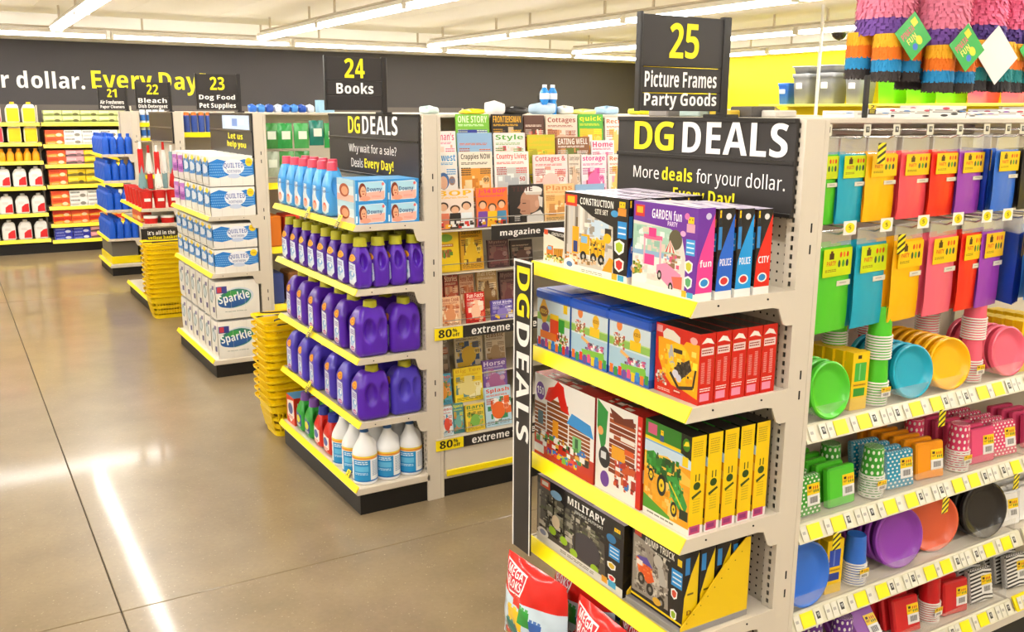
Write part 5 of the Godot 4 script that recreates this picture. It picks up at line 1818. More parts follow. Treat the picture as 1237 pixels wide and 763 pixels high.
# ------------------------------------------------------------------ magazines and books
func cover(c: Cv, bg: String, title: String, tcol: String, spots: Array, sd: int, style := 0) -> void:
	c.rect(0, 0, 1, 1, H(bg))
	match style:
		0:
			scatter(c, 0.04, 0.24, 0.92, 0.7, 40, spots, 0.06, 0.22, sd)
			c.ell(0.5, 0.6, 0.26, 0.22, H(spots[0]))
		1:
			c.ell(0.5, 0.52, 0.2, 0.15, H(spots[1]))
			c.ell(0.5, 0.55, 0.14, 0.12, H("e8b898"))
			c.poly([0.2, 1, 0.3, 0.72, 0.5, 0.66, 0.7, 0.72, 0.8, 1], H(spots[0]))
			c.fine(0.05, 0.3, 0.22, 0.5, 9, H(spots[2]), sd)
		2:
			c.rect(0.06, 0.3, 0.88, 0.62, H(spots[0]))
			scatter(c, 0.08, 0.4, 0.84, 0.5, 24, spots, 0.08, 0.2, sd)
		3:
			for k in 3:
				var x := 0.2 + 0.3 * k
				c.ell(x, 0.42 + 0.08 * (k % 2), 0.13, 0.1, H(["3a2418", "5a3a20", "2a1c16"][k]))
				c.ell(x, 0.45 + 0.08 * (k % 2), 0.1, 0.09, H("e6b490"))
				c.poly([x - 0.18, 1, x - 0.14, 0.6, x + 0.14, 0.6, x + 0.18, 1], H(spots[k % spots.size()]))
			scatter(c, 0.02, 0.8, 0.96, 0.18, 24, ["e8a81c", "f2f0ec", "d8342a", "3a2a22"], 0.04, 0.1, sd)
	if title:
		c.text(title, 0.06, 0.035, 0.88, 0.13, H(tcol))
	c.fine(0.06, 0.19, 0.8, 0.05, 2, H(tcol), sd)
	if style != 3:
		c.fine(0.05, 0.28, 0.3, 0.16, 4, H(tcol).darkened(0.2), sd + 1)
		c.fine(0.62, 0.3, 0.33, 0.12, 3, H(tcol), sd + 2)
		c.ell(0.8, 0.52, 0.11, 0.08, H(spots[0]).lightened(0.3))
		c.text(["12", "50", "99", "101"][sd % 4], 0.72, 0.48, 0.16, 0.08, H(tcol).darkened(0.1))
		c.fine(0.05, 0.86, 0.9, 0.1, 3, H(bg).darkened(0.45), sd + 3)

func reading_art() -> Array:
	var c := Cv.new(self, 2048, 1536, H("ffffff"))
	var R := []
	var spec := [
		["7dc23c", "ONE STORY", "e6f4d0", ["33409a", "4a58b4", "e0983a"], 2], ["1e1812", "FRONTIERSMAN", "f0b41c", ["8a6a44", "5a4630", "c9b08a"], 0], ["5a3424", "", "f0e0d0", ["c94a34", "d8cfc4", "3a2a24"], 0], ["e4d3c2", "Cottages", "9a3a30", ["d8b49a", "7fb0a8", "c98a5a"], 0], ["58b43c", "quick", "f4e81c", ["f2c01c", "e8983a", "f6f0dc"], 2], ["efe9e2", "Recipe", "e0602c", ["e8c46a", "d8a0b0", "f4e4c4"], 0],
		["efe6e4", "Woman's", "d86a8a", ["e8c8b8", "f4dcd0", "d8a890"], 0], ["8fb4d8", "", "e0642c", ["9cc0dc", "7aa4cc", "b4d0e4"], 2], ["f4e4e0", "Style", "5aa848", ["e8a8a0", "f2d4c4", "c94a5a"], 0], ["c9c01e", "garden", "e8b81c", ["d8a81c", "98a824", "e4d44c"], 0], ["8a5a3a", "EATING WELL", "f0ece4", ["6a7a2c", "c98a4a", "4a3a24"], 0], ["e8e4ec", "Home", "d8386a", ["e090b4", "f0d4e0", "f4f0f4"], 0],
		["f0ece6", "Midwest", "2f8fd0", ["7a4a34", "3a6aa8", "e0a060"], 1], ["ece2d0", "Crappies NOW", "4a4238", ["d89434", "c47a24", "e8cf9a"], 2], ["f2eae4", "Country Living", "d8504a", ["c4c4c0", "b0b4b8", "e8ece8"], 2], ["efdcd8", "Cottages &", "c9505a", ["e0c4bc", "d89a8a", "f2e8e0"], 0], ["e8d8c8", "Country Sampler", "7a6a5a", ["d8b89a", "b89a7a", "f0e4d4"], 0], ["efe6ea", "storage", "d8288a", ["e06aa8", "f0c8dc", "c94a5a"], 0],
		["f0ddd0", "BOP", "f2b81c", ["d8785a", "2a2420", "e4ecf0"], 3], ["e8742c", "J-14 BOP", "e42a7a", ["7a4aa8", "f0c41c", "4a8ab0"], 3], ["2c2624", "", "c9342c", ["2c2624"], 9], ["f0c890", "Plans", "d88a4a", ["e8b46a", "f4dcb0", "c98a4a"], 2], ["3a2c26", "", "c9b090", ["5a3a30", "7a5a4a", "2a1f1c"], 0], ["d8ccb8", "classic", "8a6a4a", ["b89a74", "9a7a54", "e0d0b4"], 0],
		["f0cd12", "Farm", "5a8a1c", ["e8c00c"], 8], ["d8a020", "Sunflower", "5a4a14", ["e8bc1c", "6a4a1c", "f0d44c"], 0], ["4a2a2c", "Mystery", "8a6a5c", ["6a3a3c", "3a2224", "7a5048"], 0], ["c9442c", "Romance", "f0d0a0", ["a8342a", "d8683c", "7a2a22"], 0], ["e0b48c", "Home Cook", "a8442c", ["d89060", "c0683c", "f0d8b4"], 0], ["cf2a24", "Fun Facts", "f4e8d8", ["f0c0a0", "e86a4c", "f4dcc8"], 0],
		["c8a46c", "Harvest", "f0e0bc", ["8a6438", "d8bc84", "6a4a2c"], 0], ["5a4aa0", "Wild Birds", "e8e4f4", ["8a7ac4", "f0ecf4", "f0c42c"], 0], ["8a8078", "Dogs", "d8d0c4", ["6a5c50", "b09a84", "a8543c"], 0], ["d8ccb0", "The Doodles", "7a6a4c", ["e0b83c", "c8bca0", "3a5a8a"], 0], ["58a8c8", "Dino", "e8601c", ["e89a3c", "f0e06a", "4aa05a"], 0], ["f0d22c", "Big Ten", "d8a81c", ["e8d88c", "f4ecc0", "5a8a8c"], 0],
		["7a58a8", "Horse", "e8dcf0", ["b06a98", "c8a8cc", "8a9ac4"], 0], ["b8d8e8", "Splash", "e0401c", ["e86a2c", "f4f0ec", "3a8a5a"], 0], ["4a8a8c", "Space", "e8e81c", ["6aa8a0", "98a83c", "c8784c"], 0], ["e8c83c", "Barn", "3a7a3c", ["7ab04c", "c8a03c", "4a6a2c"], 0], ["d8e8f0", "Ladybird", "c9302c", ["e0503c", "f0f0ec", "4a90b8"], 0], ["a8483c", "Stories", "f0d8b0", ["c86a4c", "7a302c", "e0a87c"], 0]]
	for i in spec.size():
		R.append(c.cell((i % 8) * 0.125, (i / 8) / 6.0, 0.125, 1.0 / 6.0))
		var s: Array = spec[i]
		if s[4] == 9:
			# dark cover with an elderly man in a white skullcap, in profile
			c.rect(0, 0, 1, 1, H("2a2422"))
			c.ell(0.62, 0.42, 0.3, 0.3, H("b98a70"))
			c.poly([0.36, 0.36, 0.3, 0.5, 0.22, 0.58, 0.32, 0.62, 0.3, 0.7, 0.4, 0.78, 0.6, 0.8, 0.6, 0.4], H("b07f66"))
			c.ell(0.7, 0.16, 0.27, 0.11, H("ece6de"))
			c.poly([0.44, 0.2, 0.96, 0.2, 0.94, 0.28, 0.5, 0.26], H("cfc4b8"))
			c.ell(0.8, 0.5, 0.06, 0.09, H("c99a80"))
			c.poly([0.84, 0.3, 0.98, 0.34, 0.96, 0.6, 0.88, 0.56], H("d8d0c8"))
			c.rect(0.38, 0.46, 0.1, 0.025, H("4a3028"))
			c.rect(0.34, 0.66, 0.12, 0.02, H("6a3a30"))
			c.poly([0.5, 0.8, 0.9, 0.66, 1, 0.8, 1, 1, 0.5, 1], H("dcd8d2"))
			c.fine(0.14, 0.78, 0.16, 0.14, 3, H("d8d4cc"), 3)
			c.text("TIME", 0.08, 0.05, 0.6, 0.12, H("4a2422"))
		elif s[4] == 8:
			c.rect(0, 0, 1, 1, H("f0cd12"))
			c.ell(0.5, 0.2, 0.26, 0.09, H("7ab02c"))
			c.rect(0.22, 0.34, 0.56, 0.07, H("c87a2c"))
			c.fine(0.26, 0.35, 0.48, 0.05, 1, H("f4ecd0"), 2)
			scatter(c, 0.28, 0.46, 0.44, 0.22, 30, ["8a6a2c", "a8442c", "5a8a2c", "e0b46a"], 0.05, 0.12, 31)
			c.fine(0.1, 0.84, 0.3, 0.05, 2, H("b89a14"), 4)
			c.rect(0.0, 0.96, 1, 0.04, H("d8b40c"))
		else:
			cover(c, s[0], s[1], s[2], s[3], i * 7 + 3, s[4])
	return [c.tex(), R]

func build_reading() -> void:
	var ra := reading_art()
	var m := printed(ra[0], 0.28)
	var R: Array = ra[1]
	var rack := thing("magazine_rack", "tiered wire magazine rack hung on the gondola side", "rack", Vector3.ZERO)
	var zr := [-4.44, -4.37, -4.30, -4.225]
	var yb := [1.70, 1.60, 1.50, 1.40]
	for k in 4:
		var w := MB.new()
		w.tube([Vector3(2.10, yb[k] + 0.05, zr[k] + 0.03), Vector3(4.4, yb[k] + 0.05, zr[k] + 0.03)], 0.003, 6)
		part("rail", w, M.wire, rack)
		var w2 := MB.new()
		w2.cbox(Vector3(2.10, yb[k] - 0.012, zr[k] - 0.03), Vector3(4.4, yb[k] - 0.004, zr[k] + 0.033), 0.002)
		part("ledge", w2, M.cream, rack)
	for x in [2.10, 2.72, 3.34, 3.96, 4.4]:
		var s := MB.new()
		s.bar(Vector3(x, 1.37, -4.20), Vector3(x, 1.93, -4.52), 0.006, 0.014)
		s.bar(Vector3(x, 1.37, -4.20), Vector3(x, 1.37, -4.70), 0.006, 0.014)
		part("side_bar", s, M.wire, rack)
	var mags := [[2.253, 2.45, 1.97, 0, 0, "green and blue story"], [2.46, 2.655, 1.97, 0, 1, "black and gold outdoor"], [2.66, 2.79, 1.965, 0, 2, "dark brown photo"], [2.797, 3.005, 1.962, 0, 3, "beige cottage"], [3.01, 3.18, 1.972, 0, 4, "green and yellow cooking"], [3.192, 3.36, 1.955, 0, 5, "cream recipe"],
		[2.095, 2.255, 1.885, 1, 6, "pink and cream women's"], [2.261, 2.468, 1.876, 1, 7, "pale blue orange-titled"], [2.475, 2.67, 1.875, 1, 8, "cream and pink style"], [2.683, 2.86, 1.864, 1, 9, "yellow-green garden"], [2.865, 3.09, 1.85, 1, 10, "brown healthy-eating"], [3.10, 3.26, 1.83, 1, 11, "white and pink homes"],
		[2.095, 2.262, 1.782, 2, 12, "white regional blue-titled"], [2.27, 2.47, 1.78, 2, 13, "cream and orange fishing"], [2.48, 2.694, 1.777, 2, 14, "cream country grey-bedspread"], [2.72, 2.945, 1.757, 2, 15, "rosy cottage"], [2.95, 3.03, 1.757, 2, 16, "tan country"], [3.035, 3.21, 1.752, 2, 17, "white and magenta storage"], [3.22, 3.39, 1.75, 2, 5, "cream recipe lower"],
		[2.12, 2.355, 1.592, 3, 18, "teen pop with three boys"], [2.366, 2.56, 1.592, 3, 19, "orange teen pop"], [2.567, 2.787, 1.602, 3, 20, "black portrait"], [2.79, 2.99, 1.598, 3, 21, "peach house plans"], [3.0, 3.2, 1.59, 3, 7, "pale blue bottom-row"]]
	for q in mags:
		var z: float = zr[q[3]]
		var k := z / -4.3
		var x0: float = maxf(q[0] * k, 2.092)
		var x1: float = q[1] * k
		var h: float = q[2] - yb[q[3]] + (1.98 - q[2]) * (1.0 - k)
		var b := MB.new()
		var w := x1 - x0 - 0.004
		var one := Rect2(R[q[4]].position + R[q[4]].size * Vector2(0.01, 0.97), R[q[4]].size * 0.02)
		b.box(Vector3(-w / 2, 0, -0.005), Vector3(w / 2, h, 0), [one, one, one, one, R[q[4]], R[q[4]]])
		var o := single("magazine", b, m, "%s magazine standing in the wire rack" % q[5], "magazine", Vector3((x0 + x1) / 2, yb[q[3]], z + 0.008))
		o.rotation.x = -0.07
		# the issues stacked behind it
		var bb := MB.new()
		bb.box(Vector3(-w / 2 + 0.004, 0, -0.016), Vector3(w / 2 - 0.002, h - 0.006, -0.0056), [one, one, one, one, R[q[4]], one])
		var o2 := single("magazine", bb, m, "spare %s magazines behind the front copy" % q[5], "magazine", Vector3((x0 + x1) / 2, yb[q[3]], z + 0.008), 0.0)
		o2.rotation.x = -0.07
	# shelf banners
	banner(1.341, 1.415, [["black", 2.358, 2.72, "magazine"], ["black", 2.72, 3.3, "value"]], "black banner reading magazine under the teen magazines")
	banner(0.852, 0.915, [["yellow", 2.03, 2.19, "80% off"], ["black", 2.19, 2.75, "extreme value"]], "black and yellow discount banner below the paperback books")
	banner(0.262, 0.322, [["yellow", 2.03, 2.19, "80% off"], ["black", 2.19, 2.75, "extreme value"]], "black and yellow discount banner below the children's books")
	# book ledges
	var ledge := thing("book_rack", "wire book rack below the magazines", "rack", Vector3.ZERO)
	for q in [[1.172, -4.22], [0.90, -4.13], [0.315, -4.13], [0.60, -4.28], [0.46, -4.21]]:
		var w := MB.new()
		w.cbox(Vector3(2.09, q[0] - 0.008, -4.70), Vector3(4.4, q[0] - 0.002, q[1]), 0.002)
		part("ledge", w, M.cream, ledge)
		if q[0] < 1.0 and q[0] > 0.4 and q[0] != 0.90:
			continue
		var t := MB.new()
		t.tube([Vector3(2.09, q[0] + 0.045, q[1] - 0.004), Vector3(4.4, q[0] + 0.045, q[1] - 0.004)], 0.0022, 6)
		part("rail", t, M.wire, ledge)
	var books := [[2.097, 2.247, 1.172, 1.392, -4.25, 24, "yellow hardback with green round emblem"], [2.257, 2.394, 1.172, 1.395, -4.26, 25, "golden sunflower paperback"], [2.42, 2.55, 1.172, 1.32, -4.26, 26, "dark red paperback beside the sunflower book"], [2.56, 2.7, 1.172, 1.31, -4.26, 22, "dark brown paperback at the rack end"],
		[2.095, 2.18, 0.90, 1.165, -4.30, 27, "orange-red paperback in the upper pocket"], [2.185, 2.27, 0.90, 1.15, -4.30, 41, "maroon paperback in the upper pocket"], [2.275, 2.365, 0.90, 1.14, -4.30, 28, "salmon cookbook in the upper pocket"], [2.37, 2.495, 0.90, 1.17, -4.28, 30, "tan harvest book"], [2.51, 2.62, 0.90, 1.14, -4.28, 26, "dark paperback beside the tan harvest book"],
		[2.095, 2.215, 0.90, 1.055, -4.18, 28, "cream and orange cookbook in front"], [2.246, 2.359, 0.90, 1.065, -4.18, 29, "bright red facts book in front"], [2.395, 2.53, 0.90, 1.01, -4.18, 31, "violet bird book in front"],
		[2.095, 2.23, 0.60, 0.80, -4.34, 32, "grey-brown dog book at the back"], [2.26, 2.435, 0.60, 0.822, -4.34, 33, "cream doodle book at the back"], [2.45, 2.58, 0.60, 0.80, -4.34, 23, "tan classic book at the back"],
		[2.092, 2.20, 0.46, 0.625, -4.26, 34, "blue and orange dinosaur book"], [2.21, 2.385, 0.46, 0.645, -4.25, 35, "yellow storybook"], [2.395, 2.55, 0.46, 0.66, -4.27, 36, "purple horse book"],
		[2.092, 2.165, 0.315, 0.47, -4.18, 40, "pale blue ladybird book"], [2.17, 2.235, 0.315, 0.475, -4.19, 38, "teal space book"], [2.24, 2.355, 0.315, 0.46, -4.18, 39, "yellow-green barn book"], [2.365, 2.53, 0.315, 0.53, -4.19, 37, "white and red splash book"]]
	for q in books:
		var b := MB.new()
		var w: float = q[1] - q[0] - 0.004
		var h: float = q[3] - q[2]
		var rr: Rect2 = R[q[5]]
		var one := Rect2(rr.position + rr.size * Vector2(0.02, 0.9), rr.size * 0.03)
		b.cbox(Vector3(-w / 2, 0, -0.018), Vector3(w / 2, h, -0.0008), 0.0015)
		b.quad(Vector3(-w / 2, 0, 0), Vector3(w / 2, 0, 0), Vector3(w / 2, h, 0), Vector3(-w / 2, h, 0), rr)
		for i in b.u.size() - 4:
			b.u[i] = one.position
		var o := single("book", b, m, "%s in the discount book rack" % q[6], "book", Vector3((q[0] + q[1]) / 2, q[2] + 0.0005, q[4]))
		o.rotation.x = -0.12

func banner(y0: float, y1: float, segs: Array, label: String) -> void:
	var t := thing("shelf_banner", label, "sign", Vector3.ZERO)
	for s in segs:
		var b := MB.new()
		b.cbox(Vector3(s[1], y0, -4.127), Vector3(s[2], y1, -4.122), 0.001)
		var yel: bool = s[0] == "yellow"
		part("plate", b, M.yellow if yel else M.sign, t)
		if yel:
			lettering("80", Vector3(s[1] + 0.02, y0 + 0.012, -4.1215), Vector3.RIGHT, Vector3.UP, 0.075, 0.042, M.letter_black, t, true, 0.0006)
			lettering("%", Vector3(s[1] + 0.1, y0 + 0.034, -4.1215), Vector3.RIGHT, Vector3.UP, 0.026, 0.02, M.letter_black, t, true, 0.0006)
			lettering("off", Vector3(s[1] + 0.1, y0 + 0.012, -4.1215), Vector3.RIGHT, Vector3.UP, 0.04, 0.018, M.letter_black, t, true, 0.0006)
		else:
			lettering(s[3], Vector3(s[1] + 0.05, y0 + 0.01, -4.1215), Vector3.RIGHT, Vector3.UP, 0.038 * (s[3] as String).length() * 0.8, 0.042, M.letter_white, t, true, 0.0006)
	var e := MB.new()
	e.box(Vector3(segs[0][1], y1, -4.128), Vector3(segs[-1][2], y1 + 0.006, -4.12))
	part("top_edge", e, M.cream, t)

# ------------------------------------------------------------------ shopping baskets
func build_baskets() -> void:
	var hx := 0.215
	var hz := 0.15
	var hy := 0.23
	var ring := func(y: float, grow: float) -> Array:
		var k := lerpf(0.8, 1.0, y / hy)
		var out := []
		var r := 0.05
		for c in 4:
			for j in 4:
				var a := PI / 2 * (c + j / 3.0)
				var cx: float = (hx * k + grow - r) * [1, -1, -1, 1][c]
				var cz: float = (hz * k + grow - r) * [1, 1, -1, -1][c]
				out.append(Vector3(cx + cos(a) * r, y, cz + sin(a) * r))
		return out
	var band := func(y0: float, y1: float, g0: float, g1: float) -> MB:
		var b := MB.new()
		var A: Array = ring.call(y0, g0)
		var B: Array = ring.call(y1, g1)
		for i in A.size():
			var j := (i + 1) % A.size()
			b.quad(A[j], A[i], B[i], B[j])
			b.quad(A[i] * Vector3(0.985, 1, 0.98), A[j] * Vector3(0.985, 1, 0.98), B[j] * Vector3(0.985, 1, 0.98), B[i] * Vector3(0.985, 1, 0.98))
			b.quad(B[j], B[i], B[i] * Vector3(0.985, 1, 0.98), B[j] * Vector3(0.985, 1, 0.98))
		return b
	var rim: MB = band.call(hy - 0.012, hy, 0.018, 0.018)
	rim.append(band.call(hy - 0.02, hy - 0.012, 0.004, 0.018))
	var body: MB = band.call(hy - 0.075, hy - 0.03, 0.0, 0.002)
	body.append(band.call(hy - 0.125, hy - 0.105, 0.0, 0.0))
	body.append(band.call(0.0, 0.035, 0.0, 0.0))
	# upright ribs between the bands
	for s in 4:
		var n := 13 if s % 2 == 0 else 9
		for i in n:
			var f := (i + 0.5) / n * 2.0 - 1.0
			var p0: Vector3
			var p1: Vector3
			if s % 2 == 0:
				var sg := 1.0 if s == 0 else -1.0
				p0 = Vector3(f * hx * 0.74, 0.03, sg * hz * lerpf(0.8, 1.0, 0.03 / hy))
				p1 = Vector3(f * hx * 0.84, hy - 0.07, sg * hz * lerpf(0.8, 1.0, (hy - 0.07) / hy))
			else:
				var sg := 1.0 if s == 1 else -1.0
				p0 = Vector3(sg * hx * lerpf(0.8, 1.0, 0.03 / hy), 0.03, f * hz * 0.66)
				p1 = Vector3(sg * hx * lerpf(0.8, 1.0, (hy - 0.07) / hy), hy - 0.07, f * hz * 0.78)
			body.bar(p0, p1, 0.012, 0.004)
	var A: Array = ring.call(0.002, 0.0)
	for i in A.size():
		var j := (i + 1) % A.size()
		body.tri(Vector3(0, 0.002, 0), A[i], A[j])
	var rm := rim.mesh()
	var bm := body.mesh()
	var hd := MB.new()
	var path := []
	for i in 13:
		var a := PI * i / 12.0
		path.append(Vector3(cos(a) * 0.16, hy + 0.003, hz * 0.98 - sin(a) * 0.06))
	hd.tube(path, 0.005, 6)
	var hm := hd.mesh()
	for s in [[Vector3(1.775, 0.0, -5.60), 12, "beside the detergent end shelving"], [Vector3(1.79, 0.0, -9.50), 12, "in front of the red buckets"]]:
		for k in s[1]:
			var nm := "yellow plastic shopping basket nested in the stack %s" % s[2]
			if k == 0:
				nm = "lowest yellow shopping basket of the stack %s" % s[2]
			elif k == s[1] - 1:
				nm = "topmost yellow shopping basket of the stack %s" % s[2]
			var t := thing("shopping_basket", nm, "basket", s[0] + Vector3(0, k * 0.0465, 0), 0.0, "" if k == 0 or k == s[1] - 1 else "nested baskets " + s[2])
			part("body", bm, M.basket, t)
			part("rim", rm, M.basket, t)
			if k == s[1] - 1:
				for q in [0.0, PI]:
					var o := part("handle", hm, hexm("2a2622", 0.5), t, Vector3.ZERO, "black folded handle")
					o.rotation.y = q
			else:
				var o2 := part("handle", hm, hexm("2a2622", 0.5), t, Vector3.ZERO, "black folded handle")
				o2.scale = Vector3(0.8, 1, 0.6)
	# the sign above the second stack
	var sg := thing("basket_sign", "black sign about baskets above the far basket stack", "sign", Vector3.ZERO)
	var b := MB.new()
	b.cbox(Vector3(1.60, 0.66, -9.742), Vector3(1.98, 0.84, -9.73), 0.002)
	part("board", b, M.sign, sg)
	lettering("it's all in the", Vector3(1.66, 0.775, -9.729), Vector3.RIGHT, Vector3.UP, 0.26, 0.04, M.letter_white, sg, true, 0.001)
	lettering("yellow baskets", Vector3(1.66, 0.72, -9.729), Vector3.RIGHT, Vector3.UP, 0.3, 0.045, M.letter_yellow, sg, true, 0.001)

# ------------------------------------------------------------------ party tableware
func dotted(bg: String) -> StandardMaterial3D:
	var c := Cv.new(self, 256, 128, H(bg))
	for i in 12:
		for j in 5:
			c.ell((i + 0.25 + 0.5 * (j % 2)) / 12.0, (j + 0.5) / 5.0, 0.021, 0.058, H("f0efe6"))
	var m := printed(c.tex(), 0.3)
	m.texture_repeat = true
	m.uv1_scale = Vector3(1, 2, 1)
	return m

func sticker_art() -> Array:
	var c := Cv.new(self, 512, 512, H("ffffff"))
	var R := {}
	for k in 2:
		R["bag%d" % k] = c.cell(0.5 * k, 0, 0.5, 0.25)
		c.rect(0, 0, 1, 1, H(["f2c30c", "c8d80c"][k]))
		c.rect(0.2, 0.16, 0.16, 0.22, H("3a1c14"))
		c.rect(0.24, 0.08, 0.08, 0.1, H("5a1c14"))
		c.text("PARTY", 0.12, 0.44, 0.32, 0.16, H("c92c1c"))
		c.fine(0.08, 0.72, 0.4, 0.12, 2, H("8a7a14"), 3)
		for q in [[0.6, "d8341c"], [0.72, "e8741c"], [0.84, "c92c1c"]]:
			c.ell(q[0], 0.24, 0.04, 0.1, H(q[1]))
		for q in [[0.56, "1c4a3c"], [0.7, "3f9a34"], [0.84, "1c2a4a"]]:
			c.ell(q[0], 0.56, 0.045, 0.13, H(q[1]))
	R.bar = c.cell(0, 0.25, 0.5, 0.5)
	c.rect(0, 0, 1, 0.5, H("f4cf0c"))
	c.rect(0, 0.5, 1, 0.5, H("e9e6e2"))
	c.rect(0.12, 0.1, 0.22, 0.12, H("3a1c14"))
	c.text("PARTY", 0.08, 0.26, 0.34, 0.12, H("8a2c14"))
	for q in [0.5, 0.66, 0.82]:
		c.ell(q, 0.2, 0.05, 0.08, H("c94a14"))
		c.ell(q + 0.04, 0.36, 0.05, 0.07, H("3a6a2a"))
	for k in 14:
		c.rect(0.2 + k * 0.045, 0.6, 0.014 + 0.012 * (k % 3), 0.28, H("2c2624"))
	for k in 2:
		R["cut%d" % k] = c.cell(0.5 + 0.25 * k, 0.25, 0.25, 0.75)
		var w: String = ["3fae3c", "2448b4"][k]
		c.rect(0, 0, 1, 1, H("f0c60a"))
		c.rect(0.3, 0.05, 0.22, 0.06, H("3a2c14"))
		c.rect(0.16, 0.18, 0.68, 0.32, H(w))
		c.rect(0.42, 0.2, 0.08, 0.28, H(w).lightened(0.35))
		c.rect(0.1, 0.54, 0.8, 0.05, H("d8a80a"))
		c.fine(0.16, 0.55, 0.68, 0.03, 1, H("7a5a0a"), 3)
		c.rect(0.16, 0.62, 0.68, 0.14, H(w).darkened(0.15))
	R.lab = c.cell(0, 0.75, 0.125, 0.25)
	c.rect(0, 0, 1, 1, H("dcd8c6"))
	c.rect(0.3, 0.2, 0.5, 0.5, H("2c2a26"))
	c.text("15", 0.4, 0.3, 0.3, 0.25, H("f0f0ec"))
	R.laby = c.cell(0.125, 0.75, 0.125, 0.25)
	c.rect(0, 0, 1, 1, H("f4e10a"))
	R.labw = c.cell(0.25, 0.75, 0.125, 0.25)
	c.rect(0, 0, 1, 1, H("d9d5c4"))
	c.rect(0.2, 0.35, 0.5, 0.2, H("a9a49a"))
	R.star = c.cell(0.375, 0.75, 0.125, 0.25)
	c.rect(0, 0, 1, 1, H("f0ede6"))
	c.ell(0.5, 0.5, 0.36, 0.36, H("f4dc14"))
	c.text("5", 0.4, 0.34, 0.2, 0.3, H("6a5a0a"))
	return [c.tex(), R]

func plate_mesh(r: float, n: int) -> MB:
	# a wrapped pack of n nested plates, eating side towards +Y
	var b := MB.new()
	var p := [[0.0, 0.0], [r * 0.66, 0.0], [r * 0.76, 0.012]]
	for k in n:
		var y := 0.016 + k * 0.0032
		p.append([r * 0.985, y])
		p.append([r, y + 0.0008])
		p.append([r, y + 0.002])
		p.append([r * 0.982, y + 0.0026])
	var t := 0.016 + n * 0.0032
	p.append_array([[r * 0.94, t + 0.001], [r * 0.84, t - 0.004], [r * 0.74, t - 0.014], [r * 0.6, t - 0.0155], [0.0, t - 0.0155]])
	b.lathe(p, 32)
	return b

